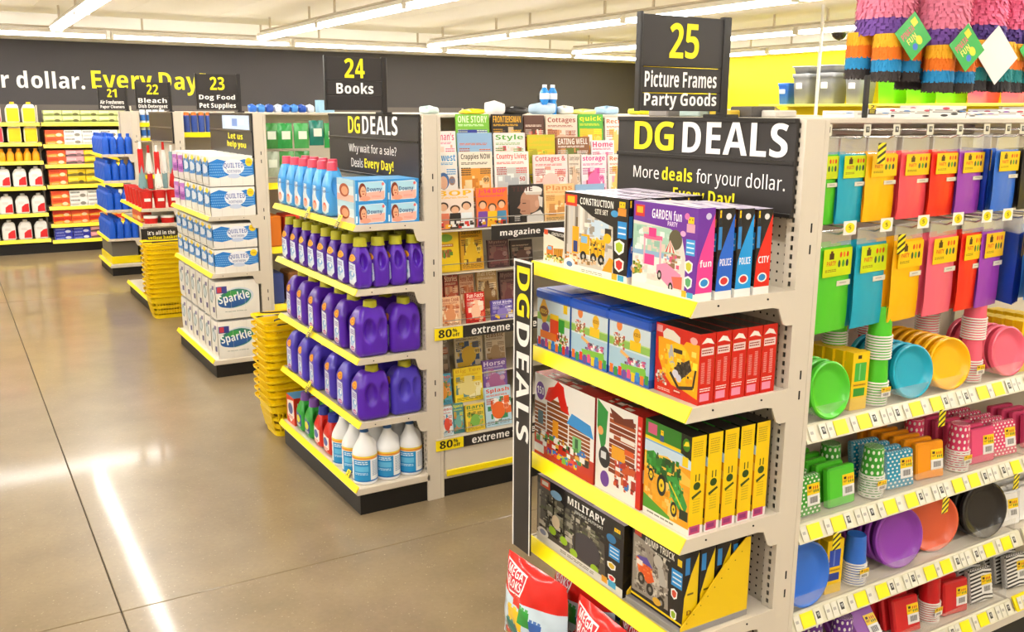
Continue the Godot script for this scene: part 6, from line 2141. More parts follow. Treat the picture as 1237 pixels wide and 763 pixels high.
func build_party() -> void:
	var sa := sticker_art()
	var sm := printed(sa[0], 0.35)
	var S: Dictionary = sa[1]
	M.stickers = sm
	M.sticker_rects = S
	var col := {"green": "4fc42c", "teal": "12a3bf", "yellow": "fbb908", "pink": "f0647c", "red": "f02c1c", "purple": "9c3fb4", "navy": "1440a8", "blue": "2f6fd4", "black": "2a2726", "orange": "f0960c", "terracotta": "e0623c", "violet": "8f3fb0", "crimson": "cf1f24", "rose": "e04a78", "white": "eceae6", "sky": "4f9ae0", "coral": "f4505c"}
	var gloss := {}
	for k in col:
		gloss[k] = hexm(col[k], 0.25)
	var flat := {}
	for k in col:
		flat[k] = hexm(col[k], 0.32)
	# ---- hanging pouches
	var sheet := func(x0: float, x1: float, y0: float, y1: float, z: float, r: Rect2) -> MB:
		var b := MB.new()
		b.box(Vector3(x0, y0, z), Vector3(x1, y1, z + 0.0008), [r, r, r, r, r, r])
		return b
	var pouch := func(name: String, w: float, h: float, at: Vector3, turn: float, k: int, label: String, n: int) -> void:
		for i in n:
			var lb: String = label if i == 0 else label.replace("party pouch", "party pouch hung behind the front one, same hook,")
			if i > 0:
				lb = "%s party pouch behind the front one of its %s hook" % [label.split(" ")[0], "upper" if at.y > 1.5 else "lower"]
			var t := thing("party_pouch", lb, "pouch", at + Vector3(-0.012 * i, 0.002 * i, -0.026 * i), turn + 0.02 * i)
			if i > 0:
				t.set_meta("group", "%s pouches behind the front one, %s" % [label.split(" ")[0], "upper" if at.y > 1.5 else "lower"])
			var b := MB.new()
			for side in [1.0, -1.0]:
				var rows := []
				for a in 9:
					var row := PackedVector3Array()
					for c in 9:
						var u := c / 8.0
						var v := a / 8.0
						var e := pow(sin(PI * clampf(u, 0.02, 0.98)), 0.4) * pow(sin(PI * clampf(v, 0.02, 0.98)), 0.4)
						row.append(Vector3((u - 0.5) * w * side, v * h, side * (0.009 * e + 0.0012 * sin(u * 19.0 + v * 7.0))))
					rows.append(row)
				b.grid(rows)
			part("pack", b, flat[name], t)
			if i == 0:
				part("header_card", sheet.call(-w * 0.4, w * 0.46, h * 0.66, h * 0.98, 0.0105, S["bag%d" % k]), sm, t)
				part("price_sticker", sheet.call(w * 0.05, w * 0.46, h * 0.54, h * 0.6, 0.0108, S.labw), sm, t)
				var f := MB.new()
				f.cbox(Vector3(-w * 0.48, h, -0.003), Vector3(w * 0.48, h + 0.05, 0.003), 0.002)
				part("film_top", f, M.film, t)
	var r1 := [["green", 2.145, 0.125, 1], ["teal", 2.262, 0.128, 1], ["yellow", 2.39, 0.152, 0], ["coral", 2.545, 0.152, 0], ["red", 2.69, 0.148, 0], ["purple", 2.826, 0.146, 0], ["blue", 3.02, 0.15, 0], ["black", 3.17, 0.14, 1]]
	for q in r1:
		pouch.call(q[0], q[2], 0.2, Vector3(q[1], 1.667, -1.85), 0.1, q[3], "%s party pouch on the upper hooks" % q[0], 3)
	pouch.call("navy", 0.12, 0.2, Vector3(2.925, 1.672, -1.88), 1.05, 0, "navy party pouch turned edge-on between purple and blue pouches", 2)
	var r2 := [["green", 2.205, 0.16, 1], ["teal", 2.366, 0.155, 1], ["yellow", 2.538, 0.158, 0], ["pink", 2.71, 0.165, 0], ["red", 2.862, 0.13, 0], ["purple", 2.975, 0.14, 0], ["sky", 3.26, 0.14, 1]]
	for q in r2:
		pouch.call(q[0], q[2], 0.255, Vector3(q[1], 1.348, -1.84), 0.1, q[3], "%s party pouch on the lower hooks" % q[0], 3)
	for i in 4:
		pouch.call("navy", 0.15, 0.24, Vector3(3.085 + i * 0.026, 1.352, -1.86 - i * 0.006), 1.15 - i * 0.05, 0, "navy party pouch %s of the edge-on fan beside the purple pouch" % ["first", "second", "third", "last"][i], 1)
	# peg hooks with tag holders
	for row in [[1.912, [2.10, 2.262, 2.39, 2.545, 2.69, 2.826, 2.94, 3.02, 3.17, 3.3]], [1.64, [2.205, 2.366, 2.538, 2.71, 2.862, 2.975, 3.095, 3.235]]]:
		for x in row[1]:
			var y: float = row[0]
			var t := thing("peg_hook", "chrome peg hook with price tag on the %s row" % ("upper" if y > 1.8 else "lower"), "hook", Vector3(x, y, 0), 0.0, "peg hooks, %s row" % ("upper" if y > 1.8 else "lower"))
			var w := MB.new()
			w.tube([Vector3(0, 0, -2.152), Vector3(0, 0, -1.83), Vector3(0, 0.008, -1.812)], 0.003, 6)
			w.tube([Vector3(0, 0.022, -2.152), Vector3(0, 0.022, -1.806)], 0.0022, 6)
			part("prong", w, M.chrome, t)
			if y > 1.8:
				part("price_tag", sheet.call(-0.016, 0.014, 0.008, 0.04, -1.805, S.lab), sm, t)
			else:
				part("price_tag", sheet.call(-0.012, 0.042, 0.0, 0.04, -1.804, S.star), sm, t)
	# ---- plates
	var pm := [plate_mesh(0.088, 5).mesh(), plate_mesh(0.105, 5).mesh()]
	var plates := func(name: String, big: int, x: float, y: float, z: float, n: int, yaw: float, where: String) -> void:
		var r := [0.088, 0.105][big] as float
		for i in n:
			var o := single("plate_pack", pm[big], gloss[name], ("%s paper plate pack, front of its row %s" if i == 0 else "%s paper plate pack filed in the row %s") % [name, where], "plates", Vector3(x, y + r * 0.985, z - 0.012 - 0.033 * i), 0.0, "" if i == 0 else "%s plates filed %s" % [name, where])
			o.basis = Basis(Vector3.UP, yaw) * Basis(Vector3.RIGHT, PI / 2 - 0.16)
	plates.call("green", 0, 2.215, 1.078, -1.84, 4, 0.0, "beside the upright")
	plates.call("teal", 0, 2.62, 1.078, -1.85, 6, -0.12, "beside the green cups")
	plates.call("yellow", 0, 2.815, 1.078, -1.85, 7, -0.2, "under the pink pouch")
	plates.call("pink", 0, 3.145, 1.078, -1.85, 6, -0.12, "beside the pink cups")
	plates.call("blue", 1, 2.185, 0.463, -1.85, 3, 0.0, "on the third shelf")
	plates.call("violet", 1, 2.665, 0.463, -1.87, 9, -0.15, "on the third shelf")
	plates.call("terracotta", 1, 2.88, 0.463, -1.89, 8, -0.32, "on the third shelf")
	plates.call("black", 1, 3.135, 0.463, -1.86, 5, -0.2, "on the third shelf")
	# ---- cups: inverted towers, their rims nested below
	var tower := MB.new()
	tower.lathe([[0.0375, 0.0], [0.037, 0.0375], [0.0365, 0.075], [0.034, 0.12], [0.031, 0.165], [0.029, 0.168], [0.028, 0.166], [0.0, 0.166]], 20)
	var rims := MB.new()
	for k in 9:
		var ry := 0.001 + k * 0.0088
		rims.lathe([[0.0372, ry], [0.0405, ry], [0.0415, ry + 0.0022], [0.0405, ry + 0.0048], [0.0368, ry + 0.0048]], 20)
	var tm := tower.mesh()
	var rmm := rims.mesh()
	var dots := {"green": dotted("3a9a2c"), "rose": dotted("d8386a"), "black": dotted("232022"), "violet": dotted("6a2c94"), "teal": dotted("1a90b4")}
	var rim_white := hexm("e9e6e0", 0.4)
	var cups := func(name: String, dot: bool, x: float, y: float, z: float, tiers: int, label: String) -> void:
		var t := thing("cup_tower", label, "cups", Vector3(x, y, z - 0.004))
		for k in tiers:
			part("cup", tm, dots[name] if dot else gloss[name], t, Vector3(0, k * 0.15, 0))
			part("rim_stack", rmm, rim_white, t, Vector3(0, k * 0.15, 0), "stack of white cup rims")
		var b := MB.new()
		b.box(Vector3(-0.022, 0.03, 0.0418), Vector3(0.022, 0.062, 0.0426), [S.bar, S.bar, S.bar, S.bar, S.bar, S.bar])
		part("sticker", b, sm, t)
	cups.call("green", false, 2.475, 1.078, -1.86, 2, "tall plain green cup tower between cutlery boxes and teal plates")
	cups.call("green", false, 2.40, 1.078, -1.97, 2, "plain green cup tower behind the cutlery boxes")
	cups.call("green", false, 2.2, 1.078, -2.06, 1, "short plain green cup tower behind the green plates")
	cups.call("pink", false, 2.985, 1.078, -1.87, 2, "tall plain pink cup tower between yellow and pink plates")
	cups.call("pink", false, 2.9, 1.078, -1.99, 2, "plain pink cup tower behind the yellow plates")
	cups.call("pink", false, 2.72, 1.078, -2.09, 2, "plain pink cup tower behind the teal plates")
	cups.call("green", true, 2.50, 0.76, -1.86, 1, "green polka-dot cup tower at the second shelf edge")
	cups.call("green", true, 2.40, 0.76, -1.95, 1, "green polka-dot cup tower behind the green napkins")
	cups.call("rose", true, 2.955, 0.76, -1.86, 1, "pink polka-dot cup tower at the second shelf edge")
	cups.call("rose", true, 2.87, 0.76, -1.98, 1, "pink polka-dot cup tower behind the orange napkins")
	cups.call("blue", false, 2.452, 0.463, -1.86, 1, "plain blue cup tower between cutlery boxes and violet plates")
	cups.call("black", true, 2.995, 0.463, -1.99, 1, "black polka-dot cup tower beside the black plates")
	cups.call("black", true, 2.95, 0.463, -2.04, 1, "black polka-dot cup tower behind the terracotta plates")
	cups.call("violet", true, 2.42, 0.18, -1.86, 1, "purple polka-dot cup tower at the bottom shelf edge")
	cups.call("violet", true, 2.32, 0.18, -1.9, 1, "purple polka-dot cup tower by the upright")
	cups.call("crimson", false, 2.915, 0.18, -1.88, 1, "plain red cup tower among red napkins")
	# ---- cutlery boxes with windows
	var cutlery := func(x: float, y: float, n: int, k: int, where: String) -> void:
		var r: Rect2 = S["cut%d" % k]
		var side := Rect2(r.position + Vector2(0.004, r.size.y * 0.9), Vector2(0.01, 0.01))
		var b := MB.new()
		b.box(Vector3(-0.034, 0, -0.032), Vector3(0.034, 0.185, 0), [side, side, side, side, r, r])
		var me := b.mesh()
		for i in n:
			single("cutlery_box", me, sm, ("yellow cutlery box with %s windows, first of the row %s" if i == 0 else "yellow cutlery box with %s windows filed %s") % [["green", "blue"][k], where], "box", Vector3(x - 0.005 * i, y, -1.845 - 0.036 * i), -0.1, "" if i == 0 else "cutlery boxes " + where)
	cutlery.call(2.375, 1.076, 5, 0, "behind the green plates")
	cutlery.call(2.33, 0.461, 5, 1, "behind the blue plates")
	cutlery.call(3.27, 1.076, 6, 0, "at the bay end")
	cutlery.call(3.40, 1.076, 6, 0, "past the bay end")
	# ---- napkin packs
	var nb := MB.new()
	nb.cbox(Vector3(-0.062, 0, -0.028), Vector3(0.062, 0.128, 0), 0.006)
	var nm := nb.mesh()
	var nd := MB.new()
	nd.cbox(Vector3(-0.062, 0, -0.028), Vector3(0.062, 0.128, 0), 0.006)
	nd.quad(Vector3(-0.058, 0.004, 0.0003), Vector3(0.058, 0.004, 0.0003), Vector3(0.058, 0.124, 0.0003), Vector3(-0.058, 0.124, 0.0003), Rect2(0, 0, 0.5, 1))
	var ndm := nd.mesh()
	var zebra := Cv.new(self, 128, 128, H("e8e6e2"))
	for k in 9:
		zebra.poly([0.0, k * 0.12, 0.3, k * 0.12 - 0.05, 0.6, k * 0.12 + 0.03, 1.0, k * 0.12 - 0.04, 1.0, k * 0.12 + 0.02, 0.6, k * 0.12 + 0.08, 0.3, k * 0.12, 0.0, k * 0.12 + 0.06], H("1c1a1a"))
	var zm := printed(zebra.tex(), 0.3)
	var napkins := func(name: String, kind: int, x: float, y: float, n: int, lean: float, yaw: float, where: String) -> void:
		for i in n:
			var mm: Material = [flat.get(name), dots.get(name), zm][kind]
			var t := thing("napkin_pack", ("%s %snapkin pack, first of the row %s" if i == 0 else "%s %snapkin pack filed in the row %s") % [name, ["", "polka-dot ", "zebra "][kind], where], "napkins", Vector3(x - 0.004 * i, y + 0.0285 * sin(lean) - 0.0025, -1.845 - 0.042 * i), yaw, "" if i == 0 else "%s napkins filed %s" % [name, where])
			t.rotation.x = -lean
			part("pack", ndm if kind > 0 else nm, mm, t)
			if i == 0:
				part("sticker", sheet.call(0.0, 0.055, 0.03, 0.1, 0.0005, S.bar), sm, t)
	napkins.call("green", 1, 2.185, 0.760, 4, 0.12, 0.0, "beside the upright")
	napkins.call("green", 0, 2.345, 0.760, 5, 0.12, 0.0, "beside the green polka-dot cups")
	napkins.call("teal", 1, 2.63, 0.760, 4, 0.14, -0.1, "beside the orange napkins")
	napkins.call("orange", 0, 2.79, 0.760, 6, 0.14, -0.15, "beside the pink polka-dot cups")
	napkins.call("rose", 0, 3.085, 0.760, 6, 0.12, -0.1, "beside the pink polka-dot cups")
	napkins.call("rose", 1, 3.225, 0.760, 5, 0.2, -0.1, "at the bay end")
	napkins.call("white", 0, 3.305, 0.463, 5, 0.2, -0.1, "beside the black plates")
	napkins.call("violet", 0, 2.58, 0.181, 4, 0.7, 0.0, "on the bottom shelf")
	napkins.call("crimson", 0, 2.76, 0.181, 6, 0.25, -0.1, "beside the red cups")
	napkins.call("crimson", 0, 3.03, 0.181, 6, 0.12, -0.1, "past the red cups")
	napkins.call("black", 2, 3.19, 0.181, 5, 0.2, -0.1, "at the bottom bay end")
	# the next bay, of which only the first goods show
	napkins.call("rose", 0, 3.42, 0.760, 4, 0.12, -0.1, "just past the bay upright")
	napkins.call("white", 0, 3.44, 0.463, 4, 0.15, -0.1, "just past the bay upright")
	napkins.call("black", 2, 3.42, 0.181, 4, 0.2, -0.1, "just past the bay upright")
	napkins.call("white", 0, 3.575, 0.463, 4, 0.15, -0.1, "farther into the next bay")
	plates.call("pink", 0, 3.6, 0.760, -1.85, 4, -0.2, "in the next bay")
	pouch.call("purple", 0.15, 0.2, Vector3(3.335, 1.667, -1.85), 0.1, 0, "purple party pouch past the black one", 2)
	pouch.call("blue", 0.15, 0.255, Vector3(3.41, 1.348, -1.84), 0.1, 1, "blue party pouch past the sky-blue one", 2)
	# ---- label plates in the price channels, and clear front fences
	var lab := {}
	for q in [["lab", 0.03], ["laby", 0.055], ["labw", 0.026]]:
		var b := MB.new()
		var r: Rect2 = S[q[0]]
		b.box(Vector3(0, -0.022, 0), Vector3(q[1], 0.022, 0.0012), [r, r, r, r, r, r])
		lab[q[0]] = [b.mesh(), q[1]]
	var g25: Node = get_node("gondola_run")
	var shelves := []
	for ch in g25.get_children():
		if (ch.name as String).begins_with("shelf"):
			shelves.append(ch)
	var ys := [1.075, 1.075, 0.757, 0.757, 0.46, 0.46, 0.178, 0.178]
	for i in 8:
		var x := 2.1 if i % 2 == 0 else 3.335
		var end := 3.28 if i % 2 == 0 else 3.7
		var seq := ["labw", "lab", "labw", "laby", "labw", "laby", "lab", "labw"]
		var k := i
		while x < end:
			var q: Array = lab[seq[k % 8]]
			var o := part("price_label", q[0], sm, shelves[i], Vector3(x, ys[i] - 0.0160, -1.7908))
			o.rotation.x = -0.50
			x += q[1] + (0.004 if k % 3 else 0.02)
			k += 1
		if i % 2 == 0:
			var f := MB.new()
			f.box(Vector3(2.09, ys[i] + 0.002, -1.8175), Vector3(3.29, ys[i] + 0.055, -1.816))
			part("clear_fence", f, M.clear, shelves[i], Vector3.ZERO, "clear plastic front fence")


	# black and yellow striped flags clipped to the hooks and strips
	var fl := Cv.new(self, 64, 96, H("f2de0c"))
	for k in 4:
		fl.poly([0.0, k * 0.32, 1.0, k * 0.32 - 0.3, 1.0, k * 0.32 - 0.16, 0.0, k * 0.32 + 0.14], H("16140f"))
	var fm := printed(fl.tex(), 0.4)
	var fb := MB.new()
	fb.box(Vector3(-0.02, -0.06, 0), Vector3(0.02, 0, 0.001))
	var fme := fb.mesh()
	for q in [[2.325, 1.90, "between the teal and yellow upper pouches"], [2.452, 1.628, "between the teal and yellow lower pouches"], [2.72, 1.04, "under the strip below the yellow plates"], [2.25, 0.72, "under the strip below the green napkins"], [2.79, 0.72, "under the strip below the orange napkins"], [3.2, 0.72, "under the strip near the bay end"]]:
		single("striped_flag", fme, fm, "black and yellow striped flag %s" % q[2], "flag", Vector3(q[0], q[1], -1.800 if q[1] > 1.2 else -1.782), 0.1)

# ------------------------------------------------------------------ far shelves
func grocery_art() -> Array:
	var c := Cv.new(self, 1024, 512, H("ffffff"))
	var R := {}
	var spec := [["olive", "c9cf8a", "7a8a3c", "e8e4c0", "5a5a2c"], ["orange", "e8562c", "f09a3c", "c9341c", "f0d8b0"], ["white", "ecebe6", "d8d4cc", "4a443c", "8a8478"], ["amber", "e8c41c", "7a6a2c", "f0dc6a", "5a4a1c"], ["blue", "2a2f9c", "4a5ac4", "8a94d8", "e0e4f4"], ["scarlet", "d8341c", "f0a82c", "a8241c", "f0d0a0"], ["rose", "e89aa0", "5a4a4c", "f0d0d0", "8a6a70"], ["lime", "5fb43c", "2f7a2c", "b8dc8a", "e4f0d0"]]
	for i in 8:
		R[spec[i][0]] = c.cell((i % 4) * 0.25, (i / 4) * 0.5, 0.25, 0.5)
		c.rect(0, 0, 1, 1, H(spec[i][1]))
		c.poly([0, 0.62, 0.4, 0.5, 1, 0.6, 1, 0.86, 0, 0.9], H(spec[i][2]))
		c.rect(0.06, 0.12, 0.5, 0.22, H(spec[i][3]))
		c.fine(0.08, 0.14, 0.46, 0.18, 2, H(spec[i][1]), i + 2)
		c.ell(0.74, 0.62, 0.16, 0.22, H(spec[i][4]))
		c.fine(0.1, 0.72, 0.4, 0.14, 2, H(spec[i][4]), i + 9)
	return [c.tex(), R]

func build_far_goods() -> void:
	var ga := grocery_art()
	var gm := printed(ga[0], 0.35)
	var G: Dictionary = ga[1]
	# detergent jugs on the back wall: white with a red swoosh, yellow, and small orange bottles
	var fj := func(p): return jug_field(p, 0.085, 0.125, 0.06, 0.03, 0.42)
	var jm := MB.net(fj, Vector3(-0.1, 0, -0.075), Vector3(0.1, 0.255, 0.075), 0.009).mesh()
	var c := Cv.new(self, 128, 192, H("ebe9e4"))
	c.poly([0.35, 0.95, 0.4, 0.55, 0.7, 0.35, 1, 0.3, 1, 0.95], H("d8242a"))
	c.fine(0.15, 0.15, 0.5, 0.2, 3, H("c9c4bc"), 3)
	var wj := printed(c.tex(), 0.35)
	var white := hexm("eceae4", 0.35)
	var yel := hexm("f2be10", 0.35)
	var cap := MB.new()
	cap.lathe([[0.03, 0], [0.028, 0.035], [0.0, 0.036]], 12)
	var capm := cap.mesh()
	var sheet := MB.new()
	sheet.box(Vector3(-0.07, 0.02, 0.0), Vector3(0.075, 0.2, 0.001))
	var sheetm := sheet.mesh()
	var zf := -14.7
	var jug := func(x: float, y: float, body: Material, lab: Material, capc: Material, label: String, group: String) -> void:
		var t := thing("laundry_jug", label, "jug", Vector3(x, y, zf), 0.0, group)
		part("body", jm, body, t)
		part("label", sheetm, lab, t, Vector3(0, 0, 0.0605))
		part("cap", capm, capc, t, Vector3(0.01, 0.245, 0))
	var redc := hexm("d8d4cc", 0.4)
	for row in [[0.9305, "fourth"], [0.5605, "fifth"], [0.2005, "bottom"]]:
		for k in 5:
			jug.call(1.09 - k * 0.2, row[0], white, wj, redc, "white laundry jug with red swoosh on the %s wall shelf" % row[1], "white and red jugs, %s wall shelf" % row[1])
	var ylab := hexm("f6d84a", 0.4)
	for row in [[1.8005, "top"], [1.5305, "second"]]:
		for k in 2:
			jug.call(1.08 - k * 0.2, row[0], hexm("f0ecd8", 0.4) if row[0] > 1.7 else hexm("f0e8c0", 0.4), yel, yel, "cream laundry jug with yellow label on the %s wall shelf" % row[1], "yellow-label jugs, %s wall shelf" % row[1])
		jug.call(0.66, row[0], hexm("f0d8dc", 0.4), hexm("d83a44", 0.4), hexm("c92c34", 0.4), "white laundry jug with red label on the %s wall shelf" % row[1], "")
		jug.call(0.46, row[0], hexm("f0d8dc", 0.4), hexm("e88a94", 0.4), hexm("c92c34", 0.4), "white laundry jug with pink label on the %s wall shelf" % row[1], "")
	var ob := MB.new()
	ob.lathe([[0.0, 0.0], [0.045, 0.0], [0.048, 0.006], [0.048, 0.1], [0.03, 0.135], [0.024, 0.14], [0.024, 0.175], [0.0, 0.176]], 14)
	var obm := ob.mesh()
	var orange := hexm("f0a410", 0.3)
	for k in 7:
		single("cleaner_bottle", obm, orange, "small amber bottle on the third wall shelf", "bottle", Vector3(1.12 - k * 0.105, 1.2805, zf), 0.0, "amber bottles on the third wall shelf")
	# cartons in the next bay, two high
	var carton_row := func(y: float, kinds: Array, h: float, w: float, layers: int, word: String) -> void:
		for i in kinds.size():
			for l in layers:
				var r: Rect2 = G[kinds[i]]
				var b := MB.new()
				b.box(Vector3(-w / 2 + 0.003, 0, -0.2), Vector3(w / 2 - 0.003, h, 0), [r, r, r, r, r, r])
				single("carton", b, gm, "%s carton %s on the %s" % [kinds[i], ["at the bottom", "on top"][l] if layers > 1 else "standing", word], "carton", Vector3(1.255 + w * (i + 0.5), y + l * (h + 0.0005), -14.63), 0.0, "%s cartons, %s layer %d" % [kinds[i], word, l])
	carton_row.call(1.8005, ["olive", "olive", "olive", "olive", "olive"], 0.085, 0.235, 2, "top wall shelf")
	carton_row.call(1.5005, ["orange", "white", "white", "white", "olive"], 0.1, 0.235, 2, "second wall shelf")
	carton_row.call(1.2255, ["orange", "rose", "amber", "amber", "olive"], 0.1, 0.235, 2, "third wall shelf")
	carton_row.call(0.9405, ["orange", "amber", "amber", "amber", "white"], 0.11, 0.235, 2, "fourth wall shelf")
	carton_row.call(0.6405, ["orange", "white", "white", "white", "white"], 0.11, 0.235, 2, "fifth wall shelf")
	carton_row.call(0.3955, ["scarlet", "orange", "scarlet", "scarlet", "orange"], 0.095, 0.235, 2, "sixth wall shelf")
	carton_row.call(0.1705, ["blue", "blue", "rose", "blue", "white"], 0.085, 0.235, 2, "bottom wall shelf")
	# ---- blue bottles, aisle 21
	var bb := MB.new()
	bb.lathe([[0.0, 0.0], [0.04, 0.0], [0.043, 0.005], [0.043, 0.17], [0.03, 0.2], [0.02, 0.206], [0.02, 0.245], [0.0, 0.246]], 14)
	var bbm := bb.mesh()
	var blue := hexm("1458cc", 0.3)
	for q in [[1.4605, "top"], [1.1505, "second"], [0.8005, "third"], [0.4505, "fourth"]]:
		for k in 9:
			for j in 4:
				if k > 0 and j > 1:
					continue
				var fr: bool = j == 0
				single("cleaner_bottle", bbm, blue, "bright blue bottle %s of the %s end shelf" % ["at the aisle edge" if fr else "in the inner rows", q[1]], "bottle", Vector3(1.681 + j * 0.0865, q[0], -12.21 - k * 0.098), 0.0, "blue bottles %s, %s end shelf" % ["at the edge" if fr else "inside", q[1]])
	var tray := MB.new()
	tray.cbox(Vector3(0, 0, -0.85), Vector3(0.33, 0.09, 0), 0.006)
	single("display_tray", tray, M.yellow, "low yellow tray on the base under the blue bottles", "tray", Vector3(1.648, 0.1405, -12.2))
	var cb := MB.new()
	cb.box(Vector3(0, 0, -0.8), Vector3(0.3, 0.17, 0), [G.olive, G.olive, G.olive, G.olive, G.olive, G.olive])
	single("carton", cb, hexm("6a655c", 0.6), "grey display carton between the yellow tray and the blue bottles", "carton", Vector3(1.66, 0.231, -12.22))
	# ---- buckets, tubs and mops, aisle 22
	var bk := MB.new()
	bk.lathe([[0.0, 0.0], [0.05, 0.0], [0.064, 0.165], [0.067, 0.166], [0.067, 0.172], [0.061, 0.17], [0.048, 0.01], [0.0, 0.01]], 18)
	var bkm := bk.mesh()
	var red := hexm("cc1f1c", 0.32)
	for k in 6:
		for j in 3:
			if k > 0 and j > 0:
				continue
			var t := thing("bucket", "red plastic bucket with white lettering on the end shelf" if k == 0 else "red plastic bucket further along the end shelf edge", "bucket", Vector3(1.69 + j * 0.128, 1.0305, -9.835 - k * 0.18), 0.0, "red buckets near the corner" if k == 0 else "red buckets along the edge")
			part("pail", bkm, red, t)
			var p := MB.new()
			p.box(Vector3(-0.03, 0.07, 0.0605), Vector3(0.03, 0.1, 0.0615))
			part("label", p, M.white, t)
	var tub := MB.new()
	tub.lathe([[0.0, 0.0], [0.062, 0.0], [0.066, 0.055], [0.0, 0.056]], 16)
	tub.lathe([[0.068, 0.055], [0.068, 0.075], [0.0, 0.077]], 16)
	for k in 2:
		var t := thing("scrub_tub", "red tub with white lid under the red buckets", "tub", Vector3(1.72 + k * 0.16, 0.8805, -9.84), 0.0, "red tubs with white lids")
		var b1 := MB.new()
		b1.lathe([[0.0, 0.0], [0.062, 0.0], [0.066, 0.05], [0.0, 0.051]], 16)
		part("tub", b1, red, t)
		var b2 := MB.new()
		b2.lathe([[0.0, 0.0], [0.068, 0.0], [0.068, 0.024], [0.0, 0.026]], 16)
		part("lid", b2, M.white, t, Vector3(0, 0.0515, 0), "white lid")
	var rb := MB.new()
	rb.box(Vector3(0, 0, -0.5), Vector3(0.1, 0.1, 0), [G.scarlet, G.scarlet, G.scarlet, G.scarlet, G.scarlet, G.scarlet])
	single("carton", rb, gm, "long red carton beside the white-lidded tubs", "carton", Vector3(1.645, 0.8805, -9.93))
	# mops and brushes hung on the panel
	var strand := func(len: float, n: int, spread: float) -> MB:
		var b := MB.new()
		var r := RandomNumberGenerator.new()
		r.seed = n
		for i in n:
			var a := TAU * i / n
			var q := Vector3(cos(a) * spread, 0, sin(a) * spread * 0.5)
			b.tube([Vector3(q.x * 0.3, len, q.z * 0.3), q * 0.8 + Vector3(0, len * 0.5, 0), q + Vector3(r.randf_range(-0.01, 0.01), r.randf_range(0, 0.03), 0)], 0.008, 5)
		return b
	var tools := [[1.66, "red", 0.34, "red flat mop refill"], [1.74, "white", 0.3, "white string mop head"], [1.81, "red", 0.3, "red dish brush pack"], [1.88, "white", 0.34, "white sponge mop refill"], [1.95, "grey", 0.3, "grey scrub brush pack"]]
	for row in 2:
		for i in tools.size():
			var q: Array = tools[i]
			var t := thing("cleaning_tool", "%s hung in the %s row above the buckets" % [q[3], ["upper", "lower"][row]], "mop", Vector3(q[0], 1.36 - row * 0.14, -9.80 - 0.03 * (i % 2)))
			var k := (i + row * 2) % 3
			var col: Material = [red, M.white, hexm("7fa4a8", 0.5)][k if row else [0, 1, 0, 1, 2][i]]
			if (i + row) % 2 == 0:
				var b := MB.new()
				b.cbox(Vector3(-0.025, 0, -0.012), Vector3(0.025, q[2] * 0.75, 0.012), 0.008)
				part("head", b, col, t)
			else:
				part("head", strand.call(q[2] * 0.7, 14, 0.028), col, t)
			var h := MB.new()
			h.cbox(Vector3(-0.012, q[2] * 0.68, -0.008), Vector3(0.012, q[2] * 0.95, 0.008), 0.004)
			part("handle", h, [M.white, red][(i + row) % 2], t)
	var hb := thing("hanging_bar", "chrome bar carrying the mops above the red buckets", "bar", Vector3.ZERO)
	var tb := MB.new()
	tb.tube([Vector3(1.62, 1.68, -9.80), Vector3(1.985, 1.68, -9.80)], 0.006, 8)
	part("bar", tb, M.chrome, hb)
	# ---- aisle sides seen between the ends
	var can := MB.new()
	can.lathe([[0.0, 0.0], [0.032, 0.0], [0.032, 0.16], [0.026, 0.172], [0.0, 0.173]], 14)
	var canm := can.mesh()
	var top := MB.new()
	top.lathe([[0.026, 0.0], [0.024, 0.03], [0.0, 0.034]], 12)
	var topm := top.mesh()
	for k in 5:
		var t := thing("spray_can", "blue spray can with orange cap beside the aisle 23 sign", "can", Vector3(2.135 + k * 0.072, 1.7605, -9.875), 0.0, "blue spray cans with orange caps")
		part("can", canm, hexm("2a4a9c", 0.3), t)
		part("cap", topm, hexm("f0701c", 0.35), t, Vector3(0, 0.172, 0), "orange cap")
	var wb := hexm("dfe8f2", 0.35)
	for row in [[1.8255, "upper"], [1.6455, "lower"]]:
		for k in 4:
			var t := thing("bleach_bottle", "white and blue bottle on the %s shelf beside the far blue-bottle end" % row[1], "bottle", Vector3(2.14 + k * 0.075, row[0], -12.28), 0.0, "white and blue bottles, %s shelf" % row[1])
			part("body", canm, wb, t)
			var p := MB.new()
			p.lathe([[0.0326, 0.03], [0.0326, 0.1]], 14)
			part("label", p, hexm("2f6fc4", 0.4), t)
	# trash bags and pet supplies past the paper towels
	for q in [[2.14, 1.49, "a8b4a0", "grey"], [2.25, 1.70, "2f9a4a", "green"], [2.38, 1.70, "4aa85a", "green"], [2.50, 1.72, "1f7a6a", "teal"], [2.62, 1.70, "2f9a4a", "green"], [2.14, 1.70, "3f8a44", "green"], [2.26, 1.49, "3c8a3a", "green"], [2.38, 1.49, "2f7a34", "green"]]:
		var b := MB.new()
		for side in [1.0, -1.0]:
			var rows := []
			for a in 8:
				var row := PackedVector3Array()
				for d in 8:
					var u := d / 7.0
					var v := a / 7.0
					var e := pow(sin(PI * clampf(u, 0.02, 0.98)), 0.5) * pow(sin(PI * clampf(v, 0.02, 0.98)), 0.5)
					row.append(Vector3((u - 0.5) * 0.115 * side, v * 0.19, side * (0.025 * e + 0.003 * sin(u * 15 + v * 11))))
				rows.append(row)
			b.grid(rows)
		var t := thing("pet_bag", "%s shiny bag hung past the paper towels" % q[3], "bag", Vector3(q[0], q[1], -7.10), 0.0, "%s bags past the paper towels" % q[3])
		part("bag", b, hexm(q[2], 0.2), t)
		var l := MB.new()
		l.box(Vector3(-0.03, 0.07, 0.0265), Vector3(0.035, 0.13, 0.0275))
		part("label", l, hexm("dfe8d8", 0.4), t)
		var hk := MB.new()
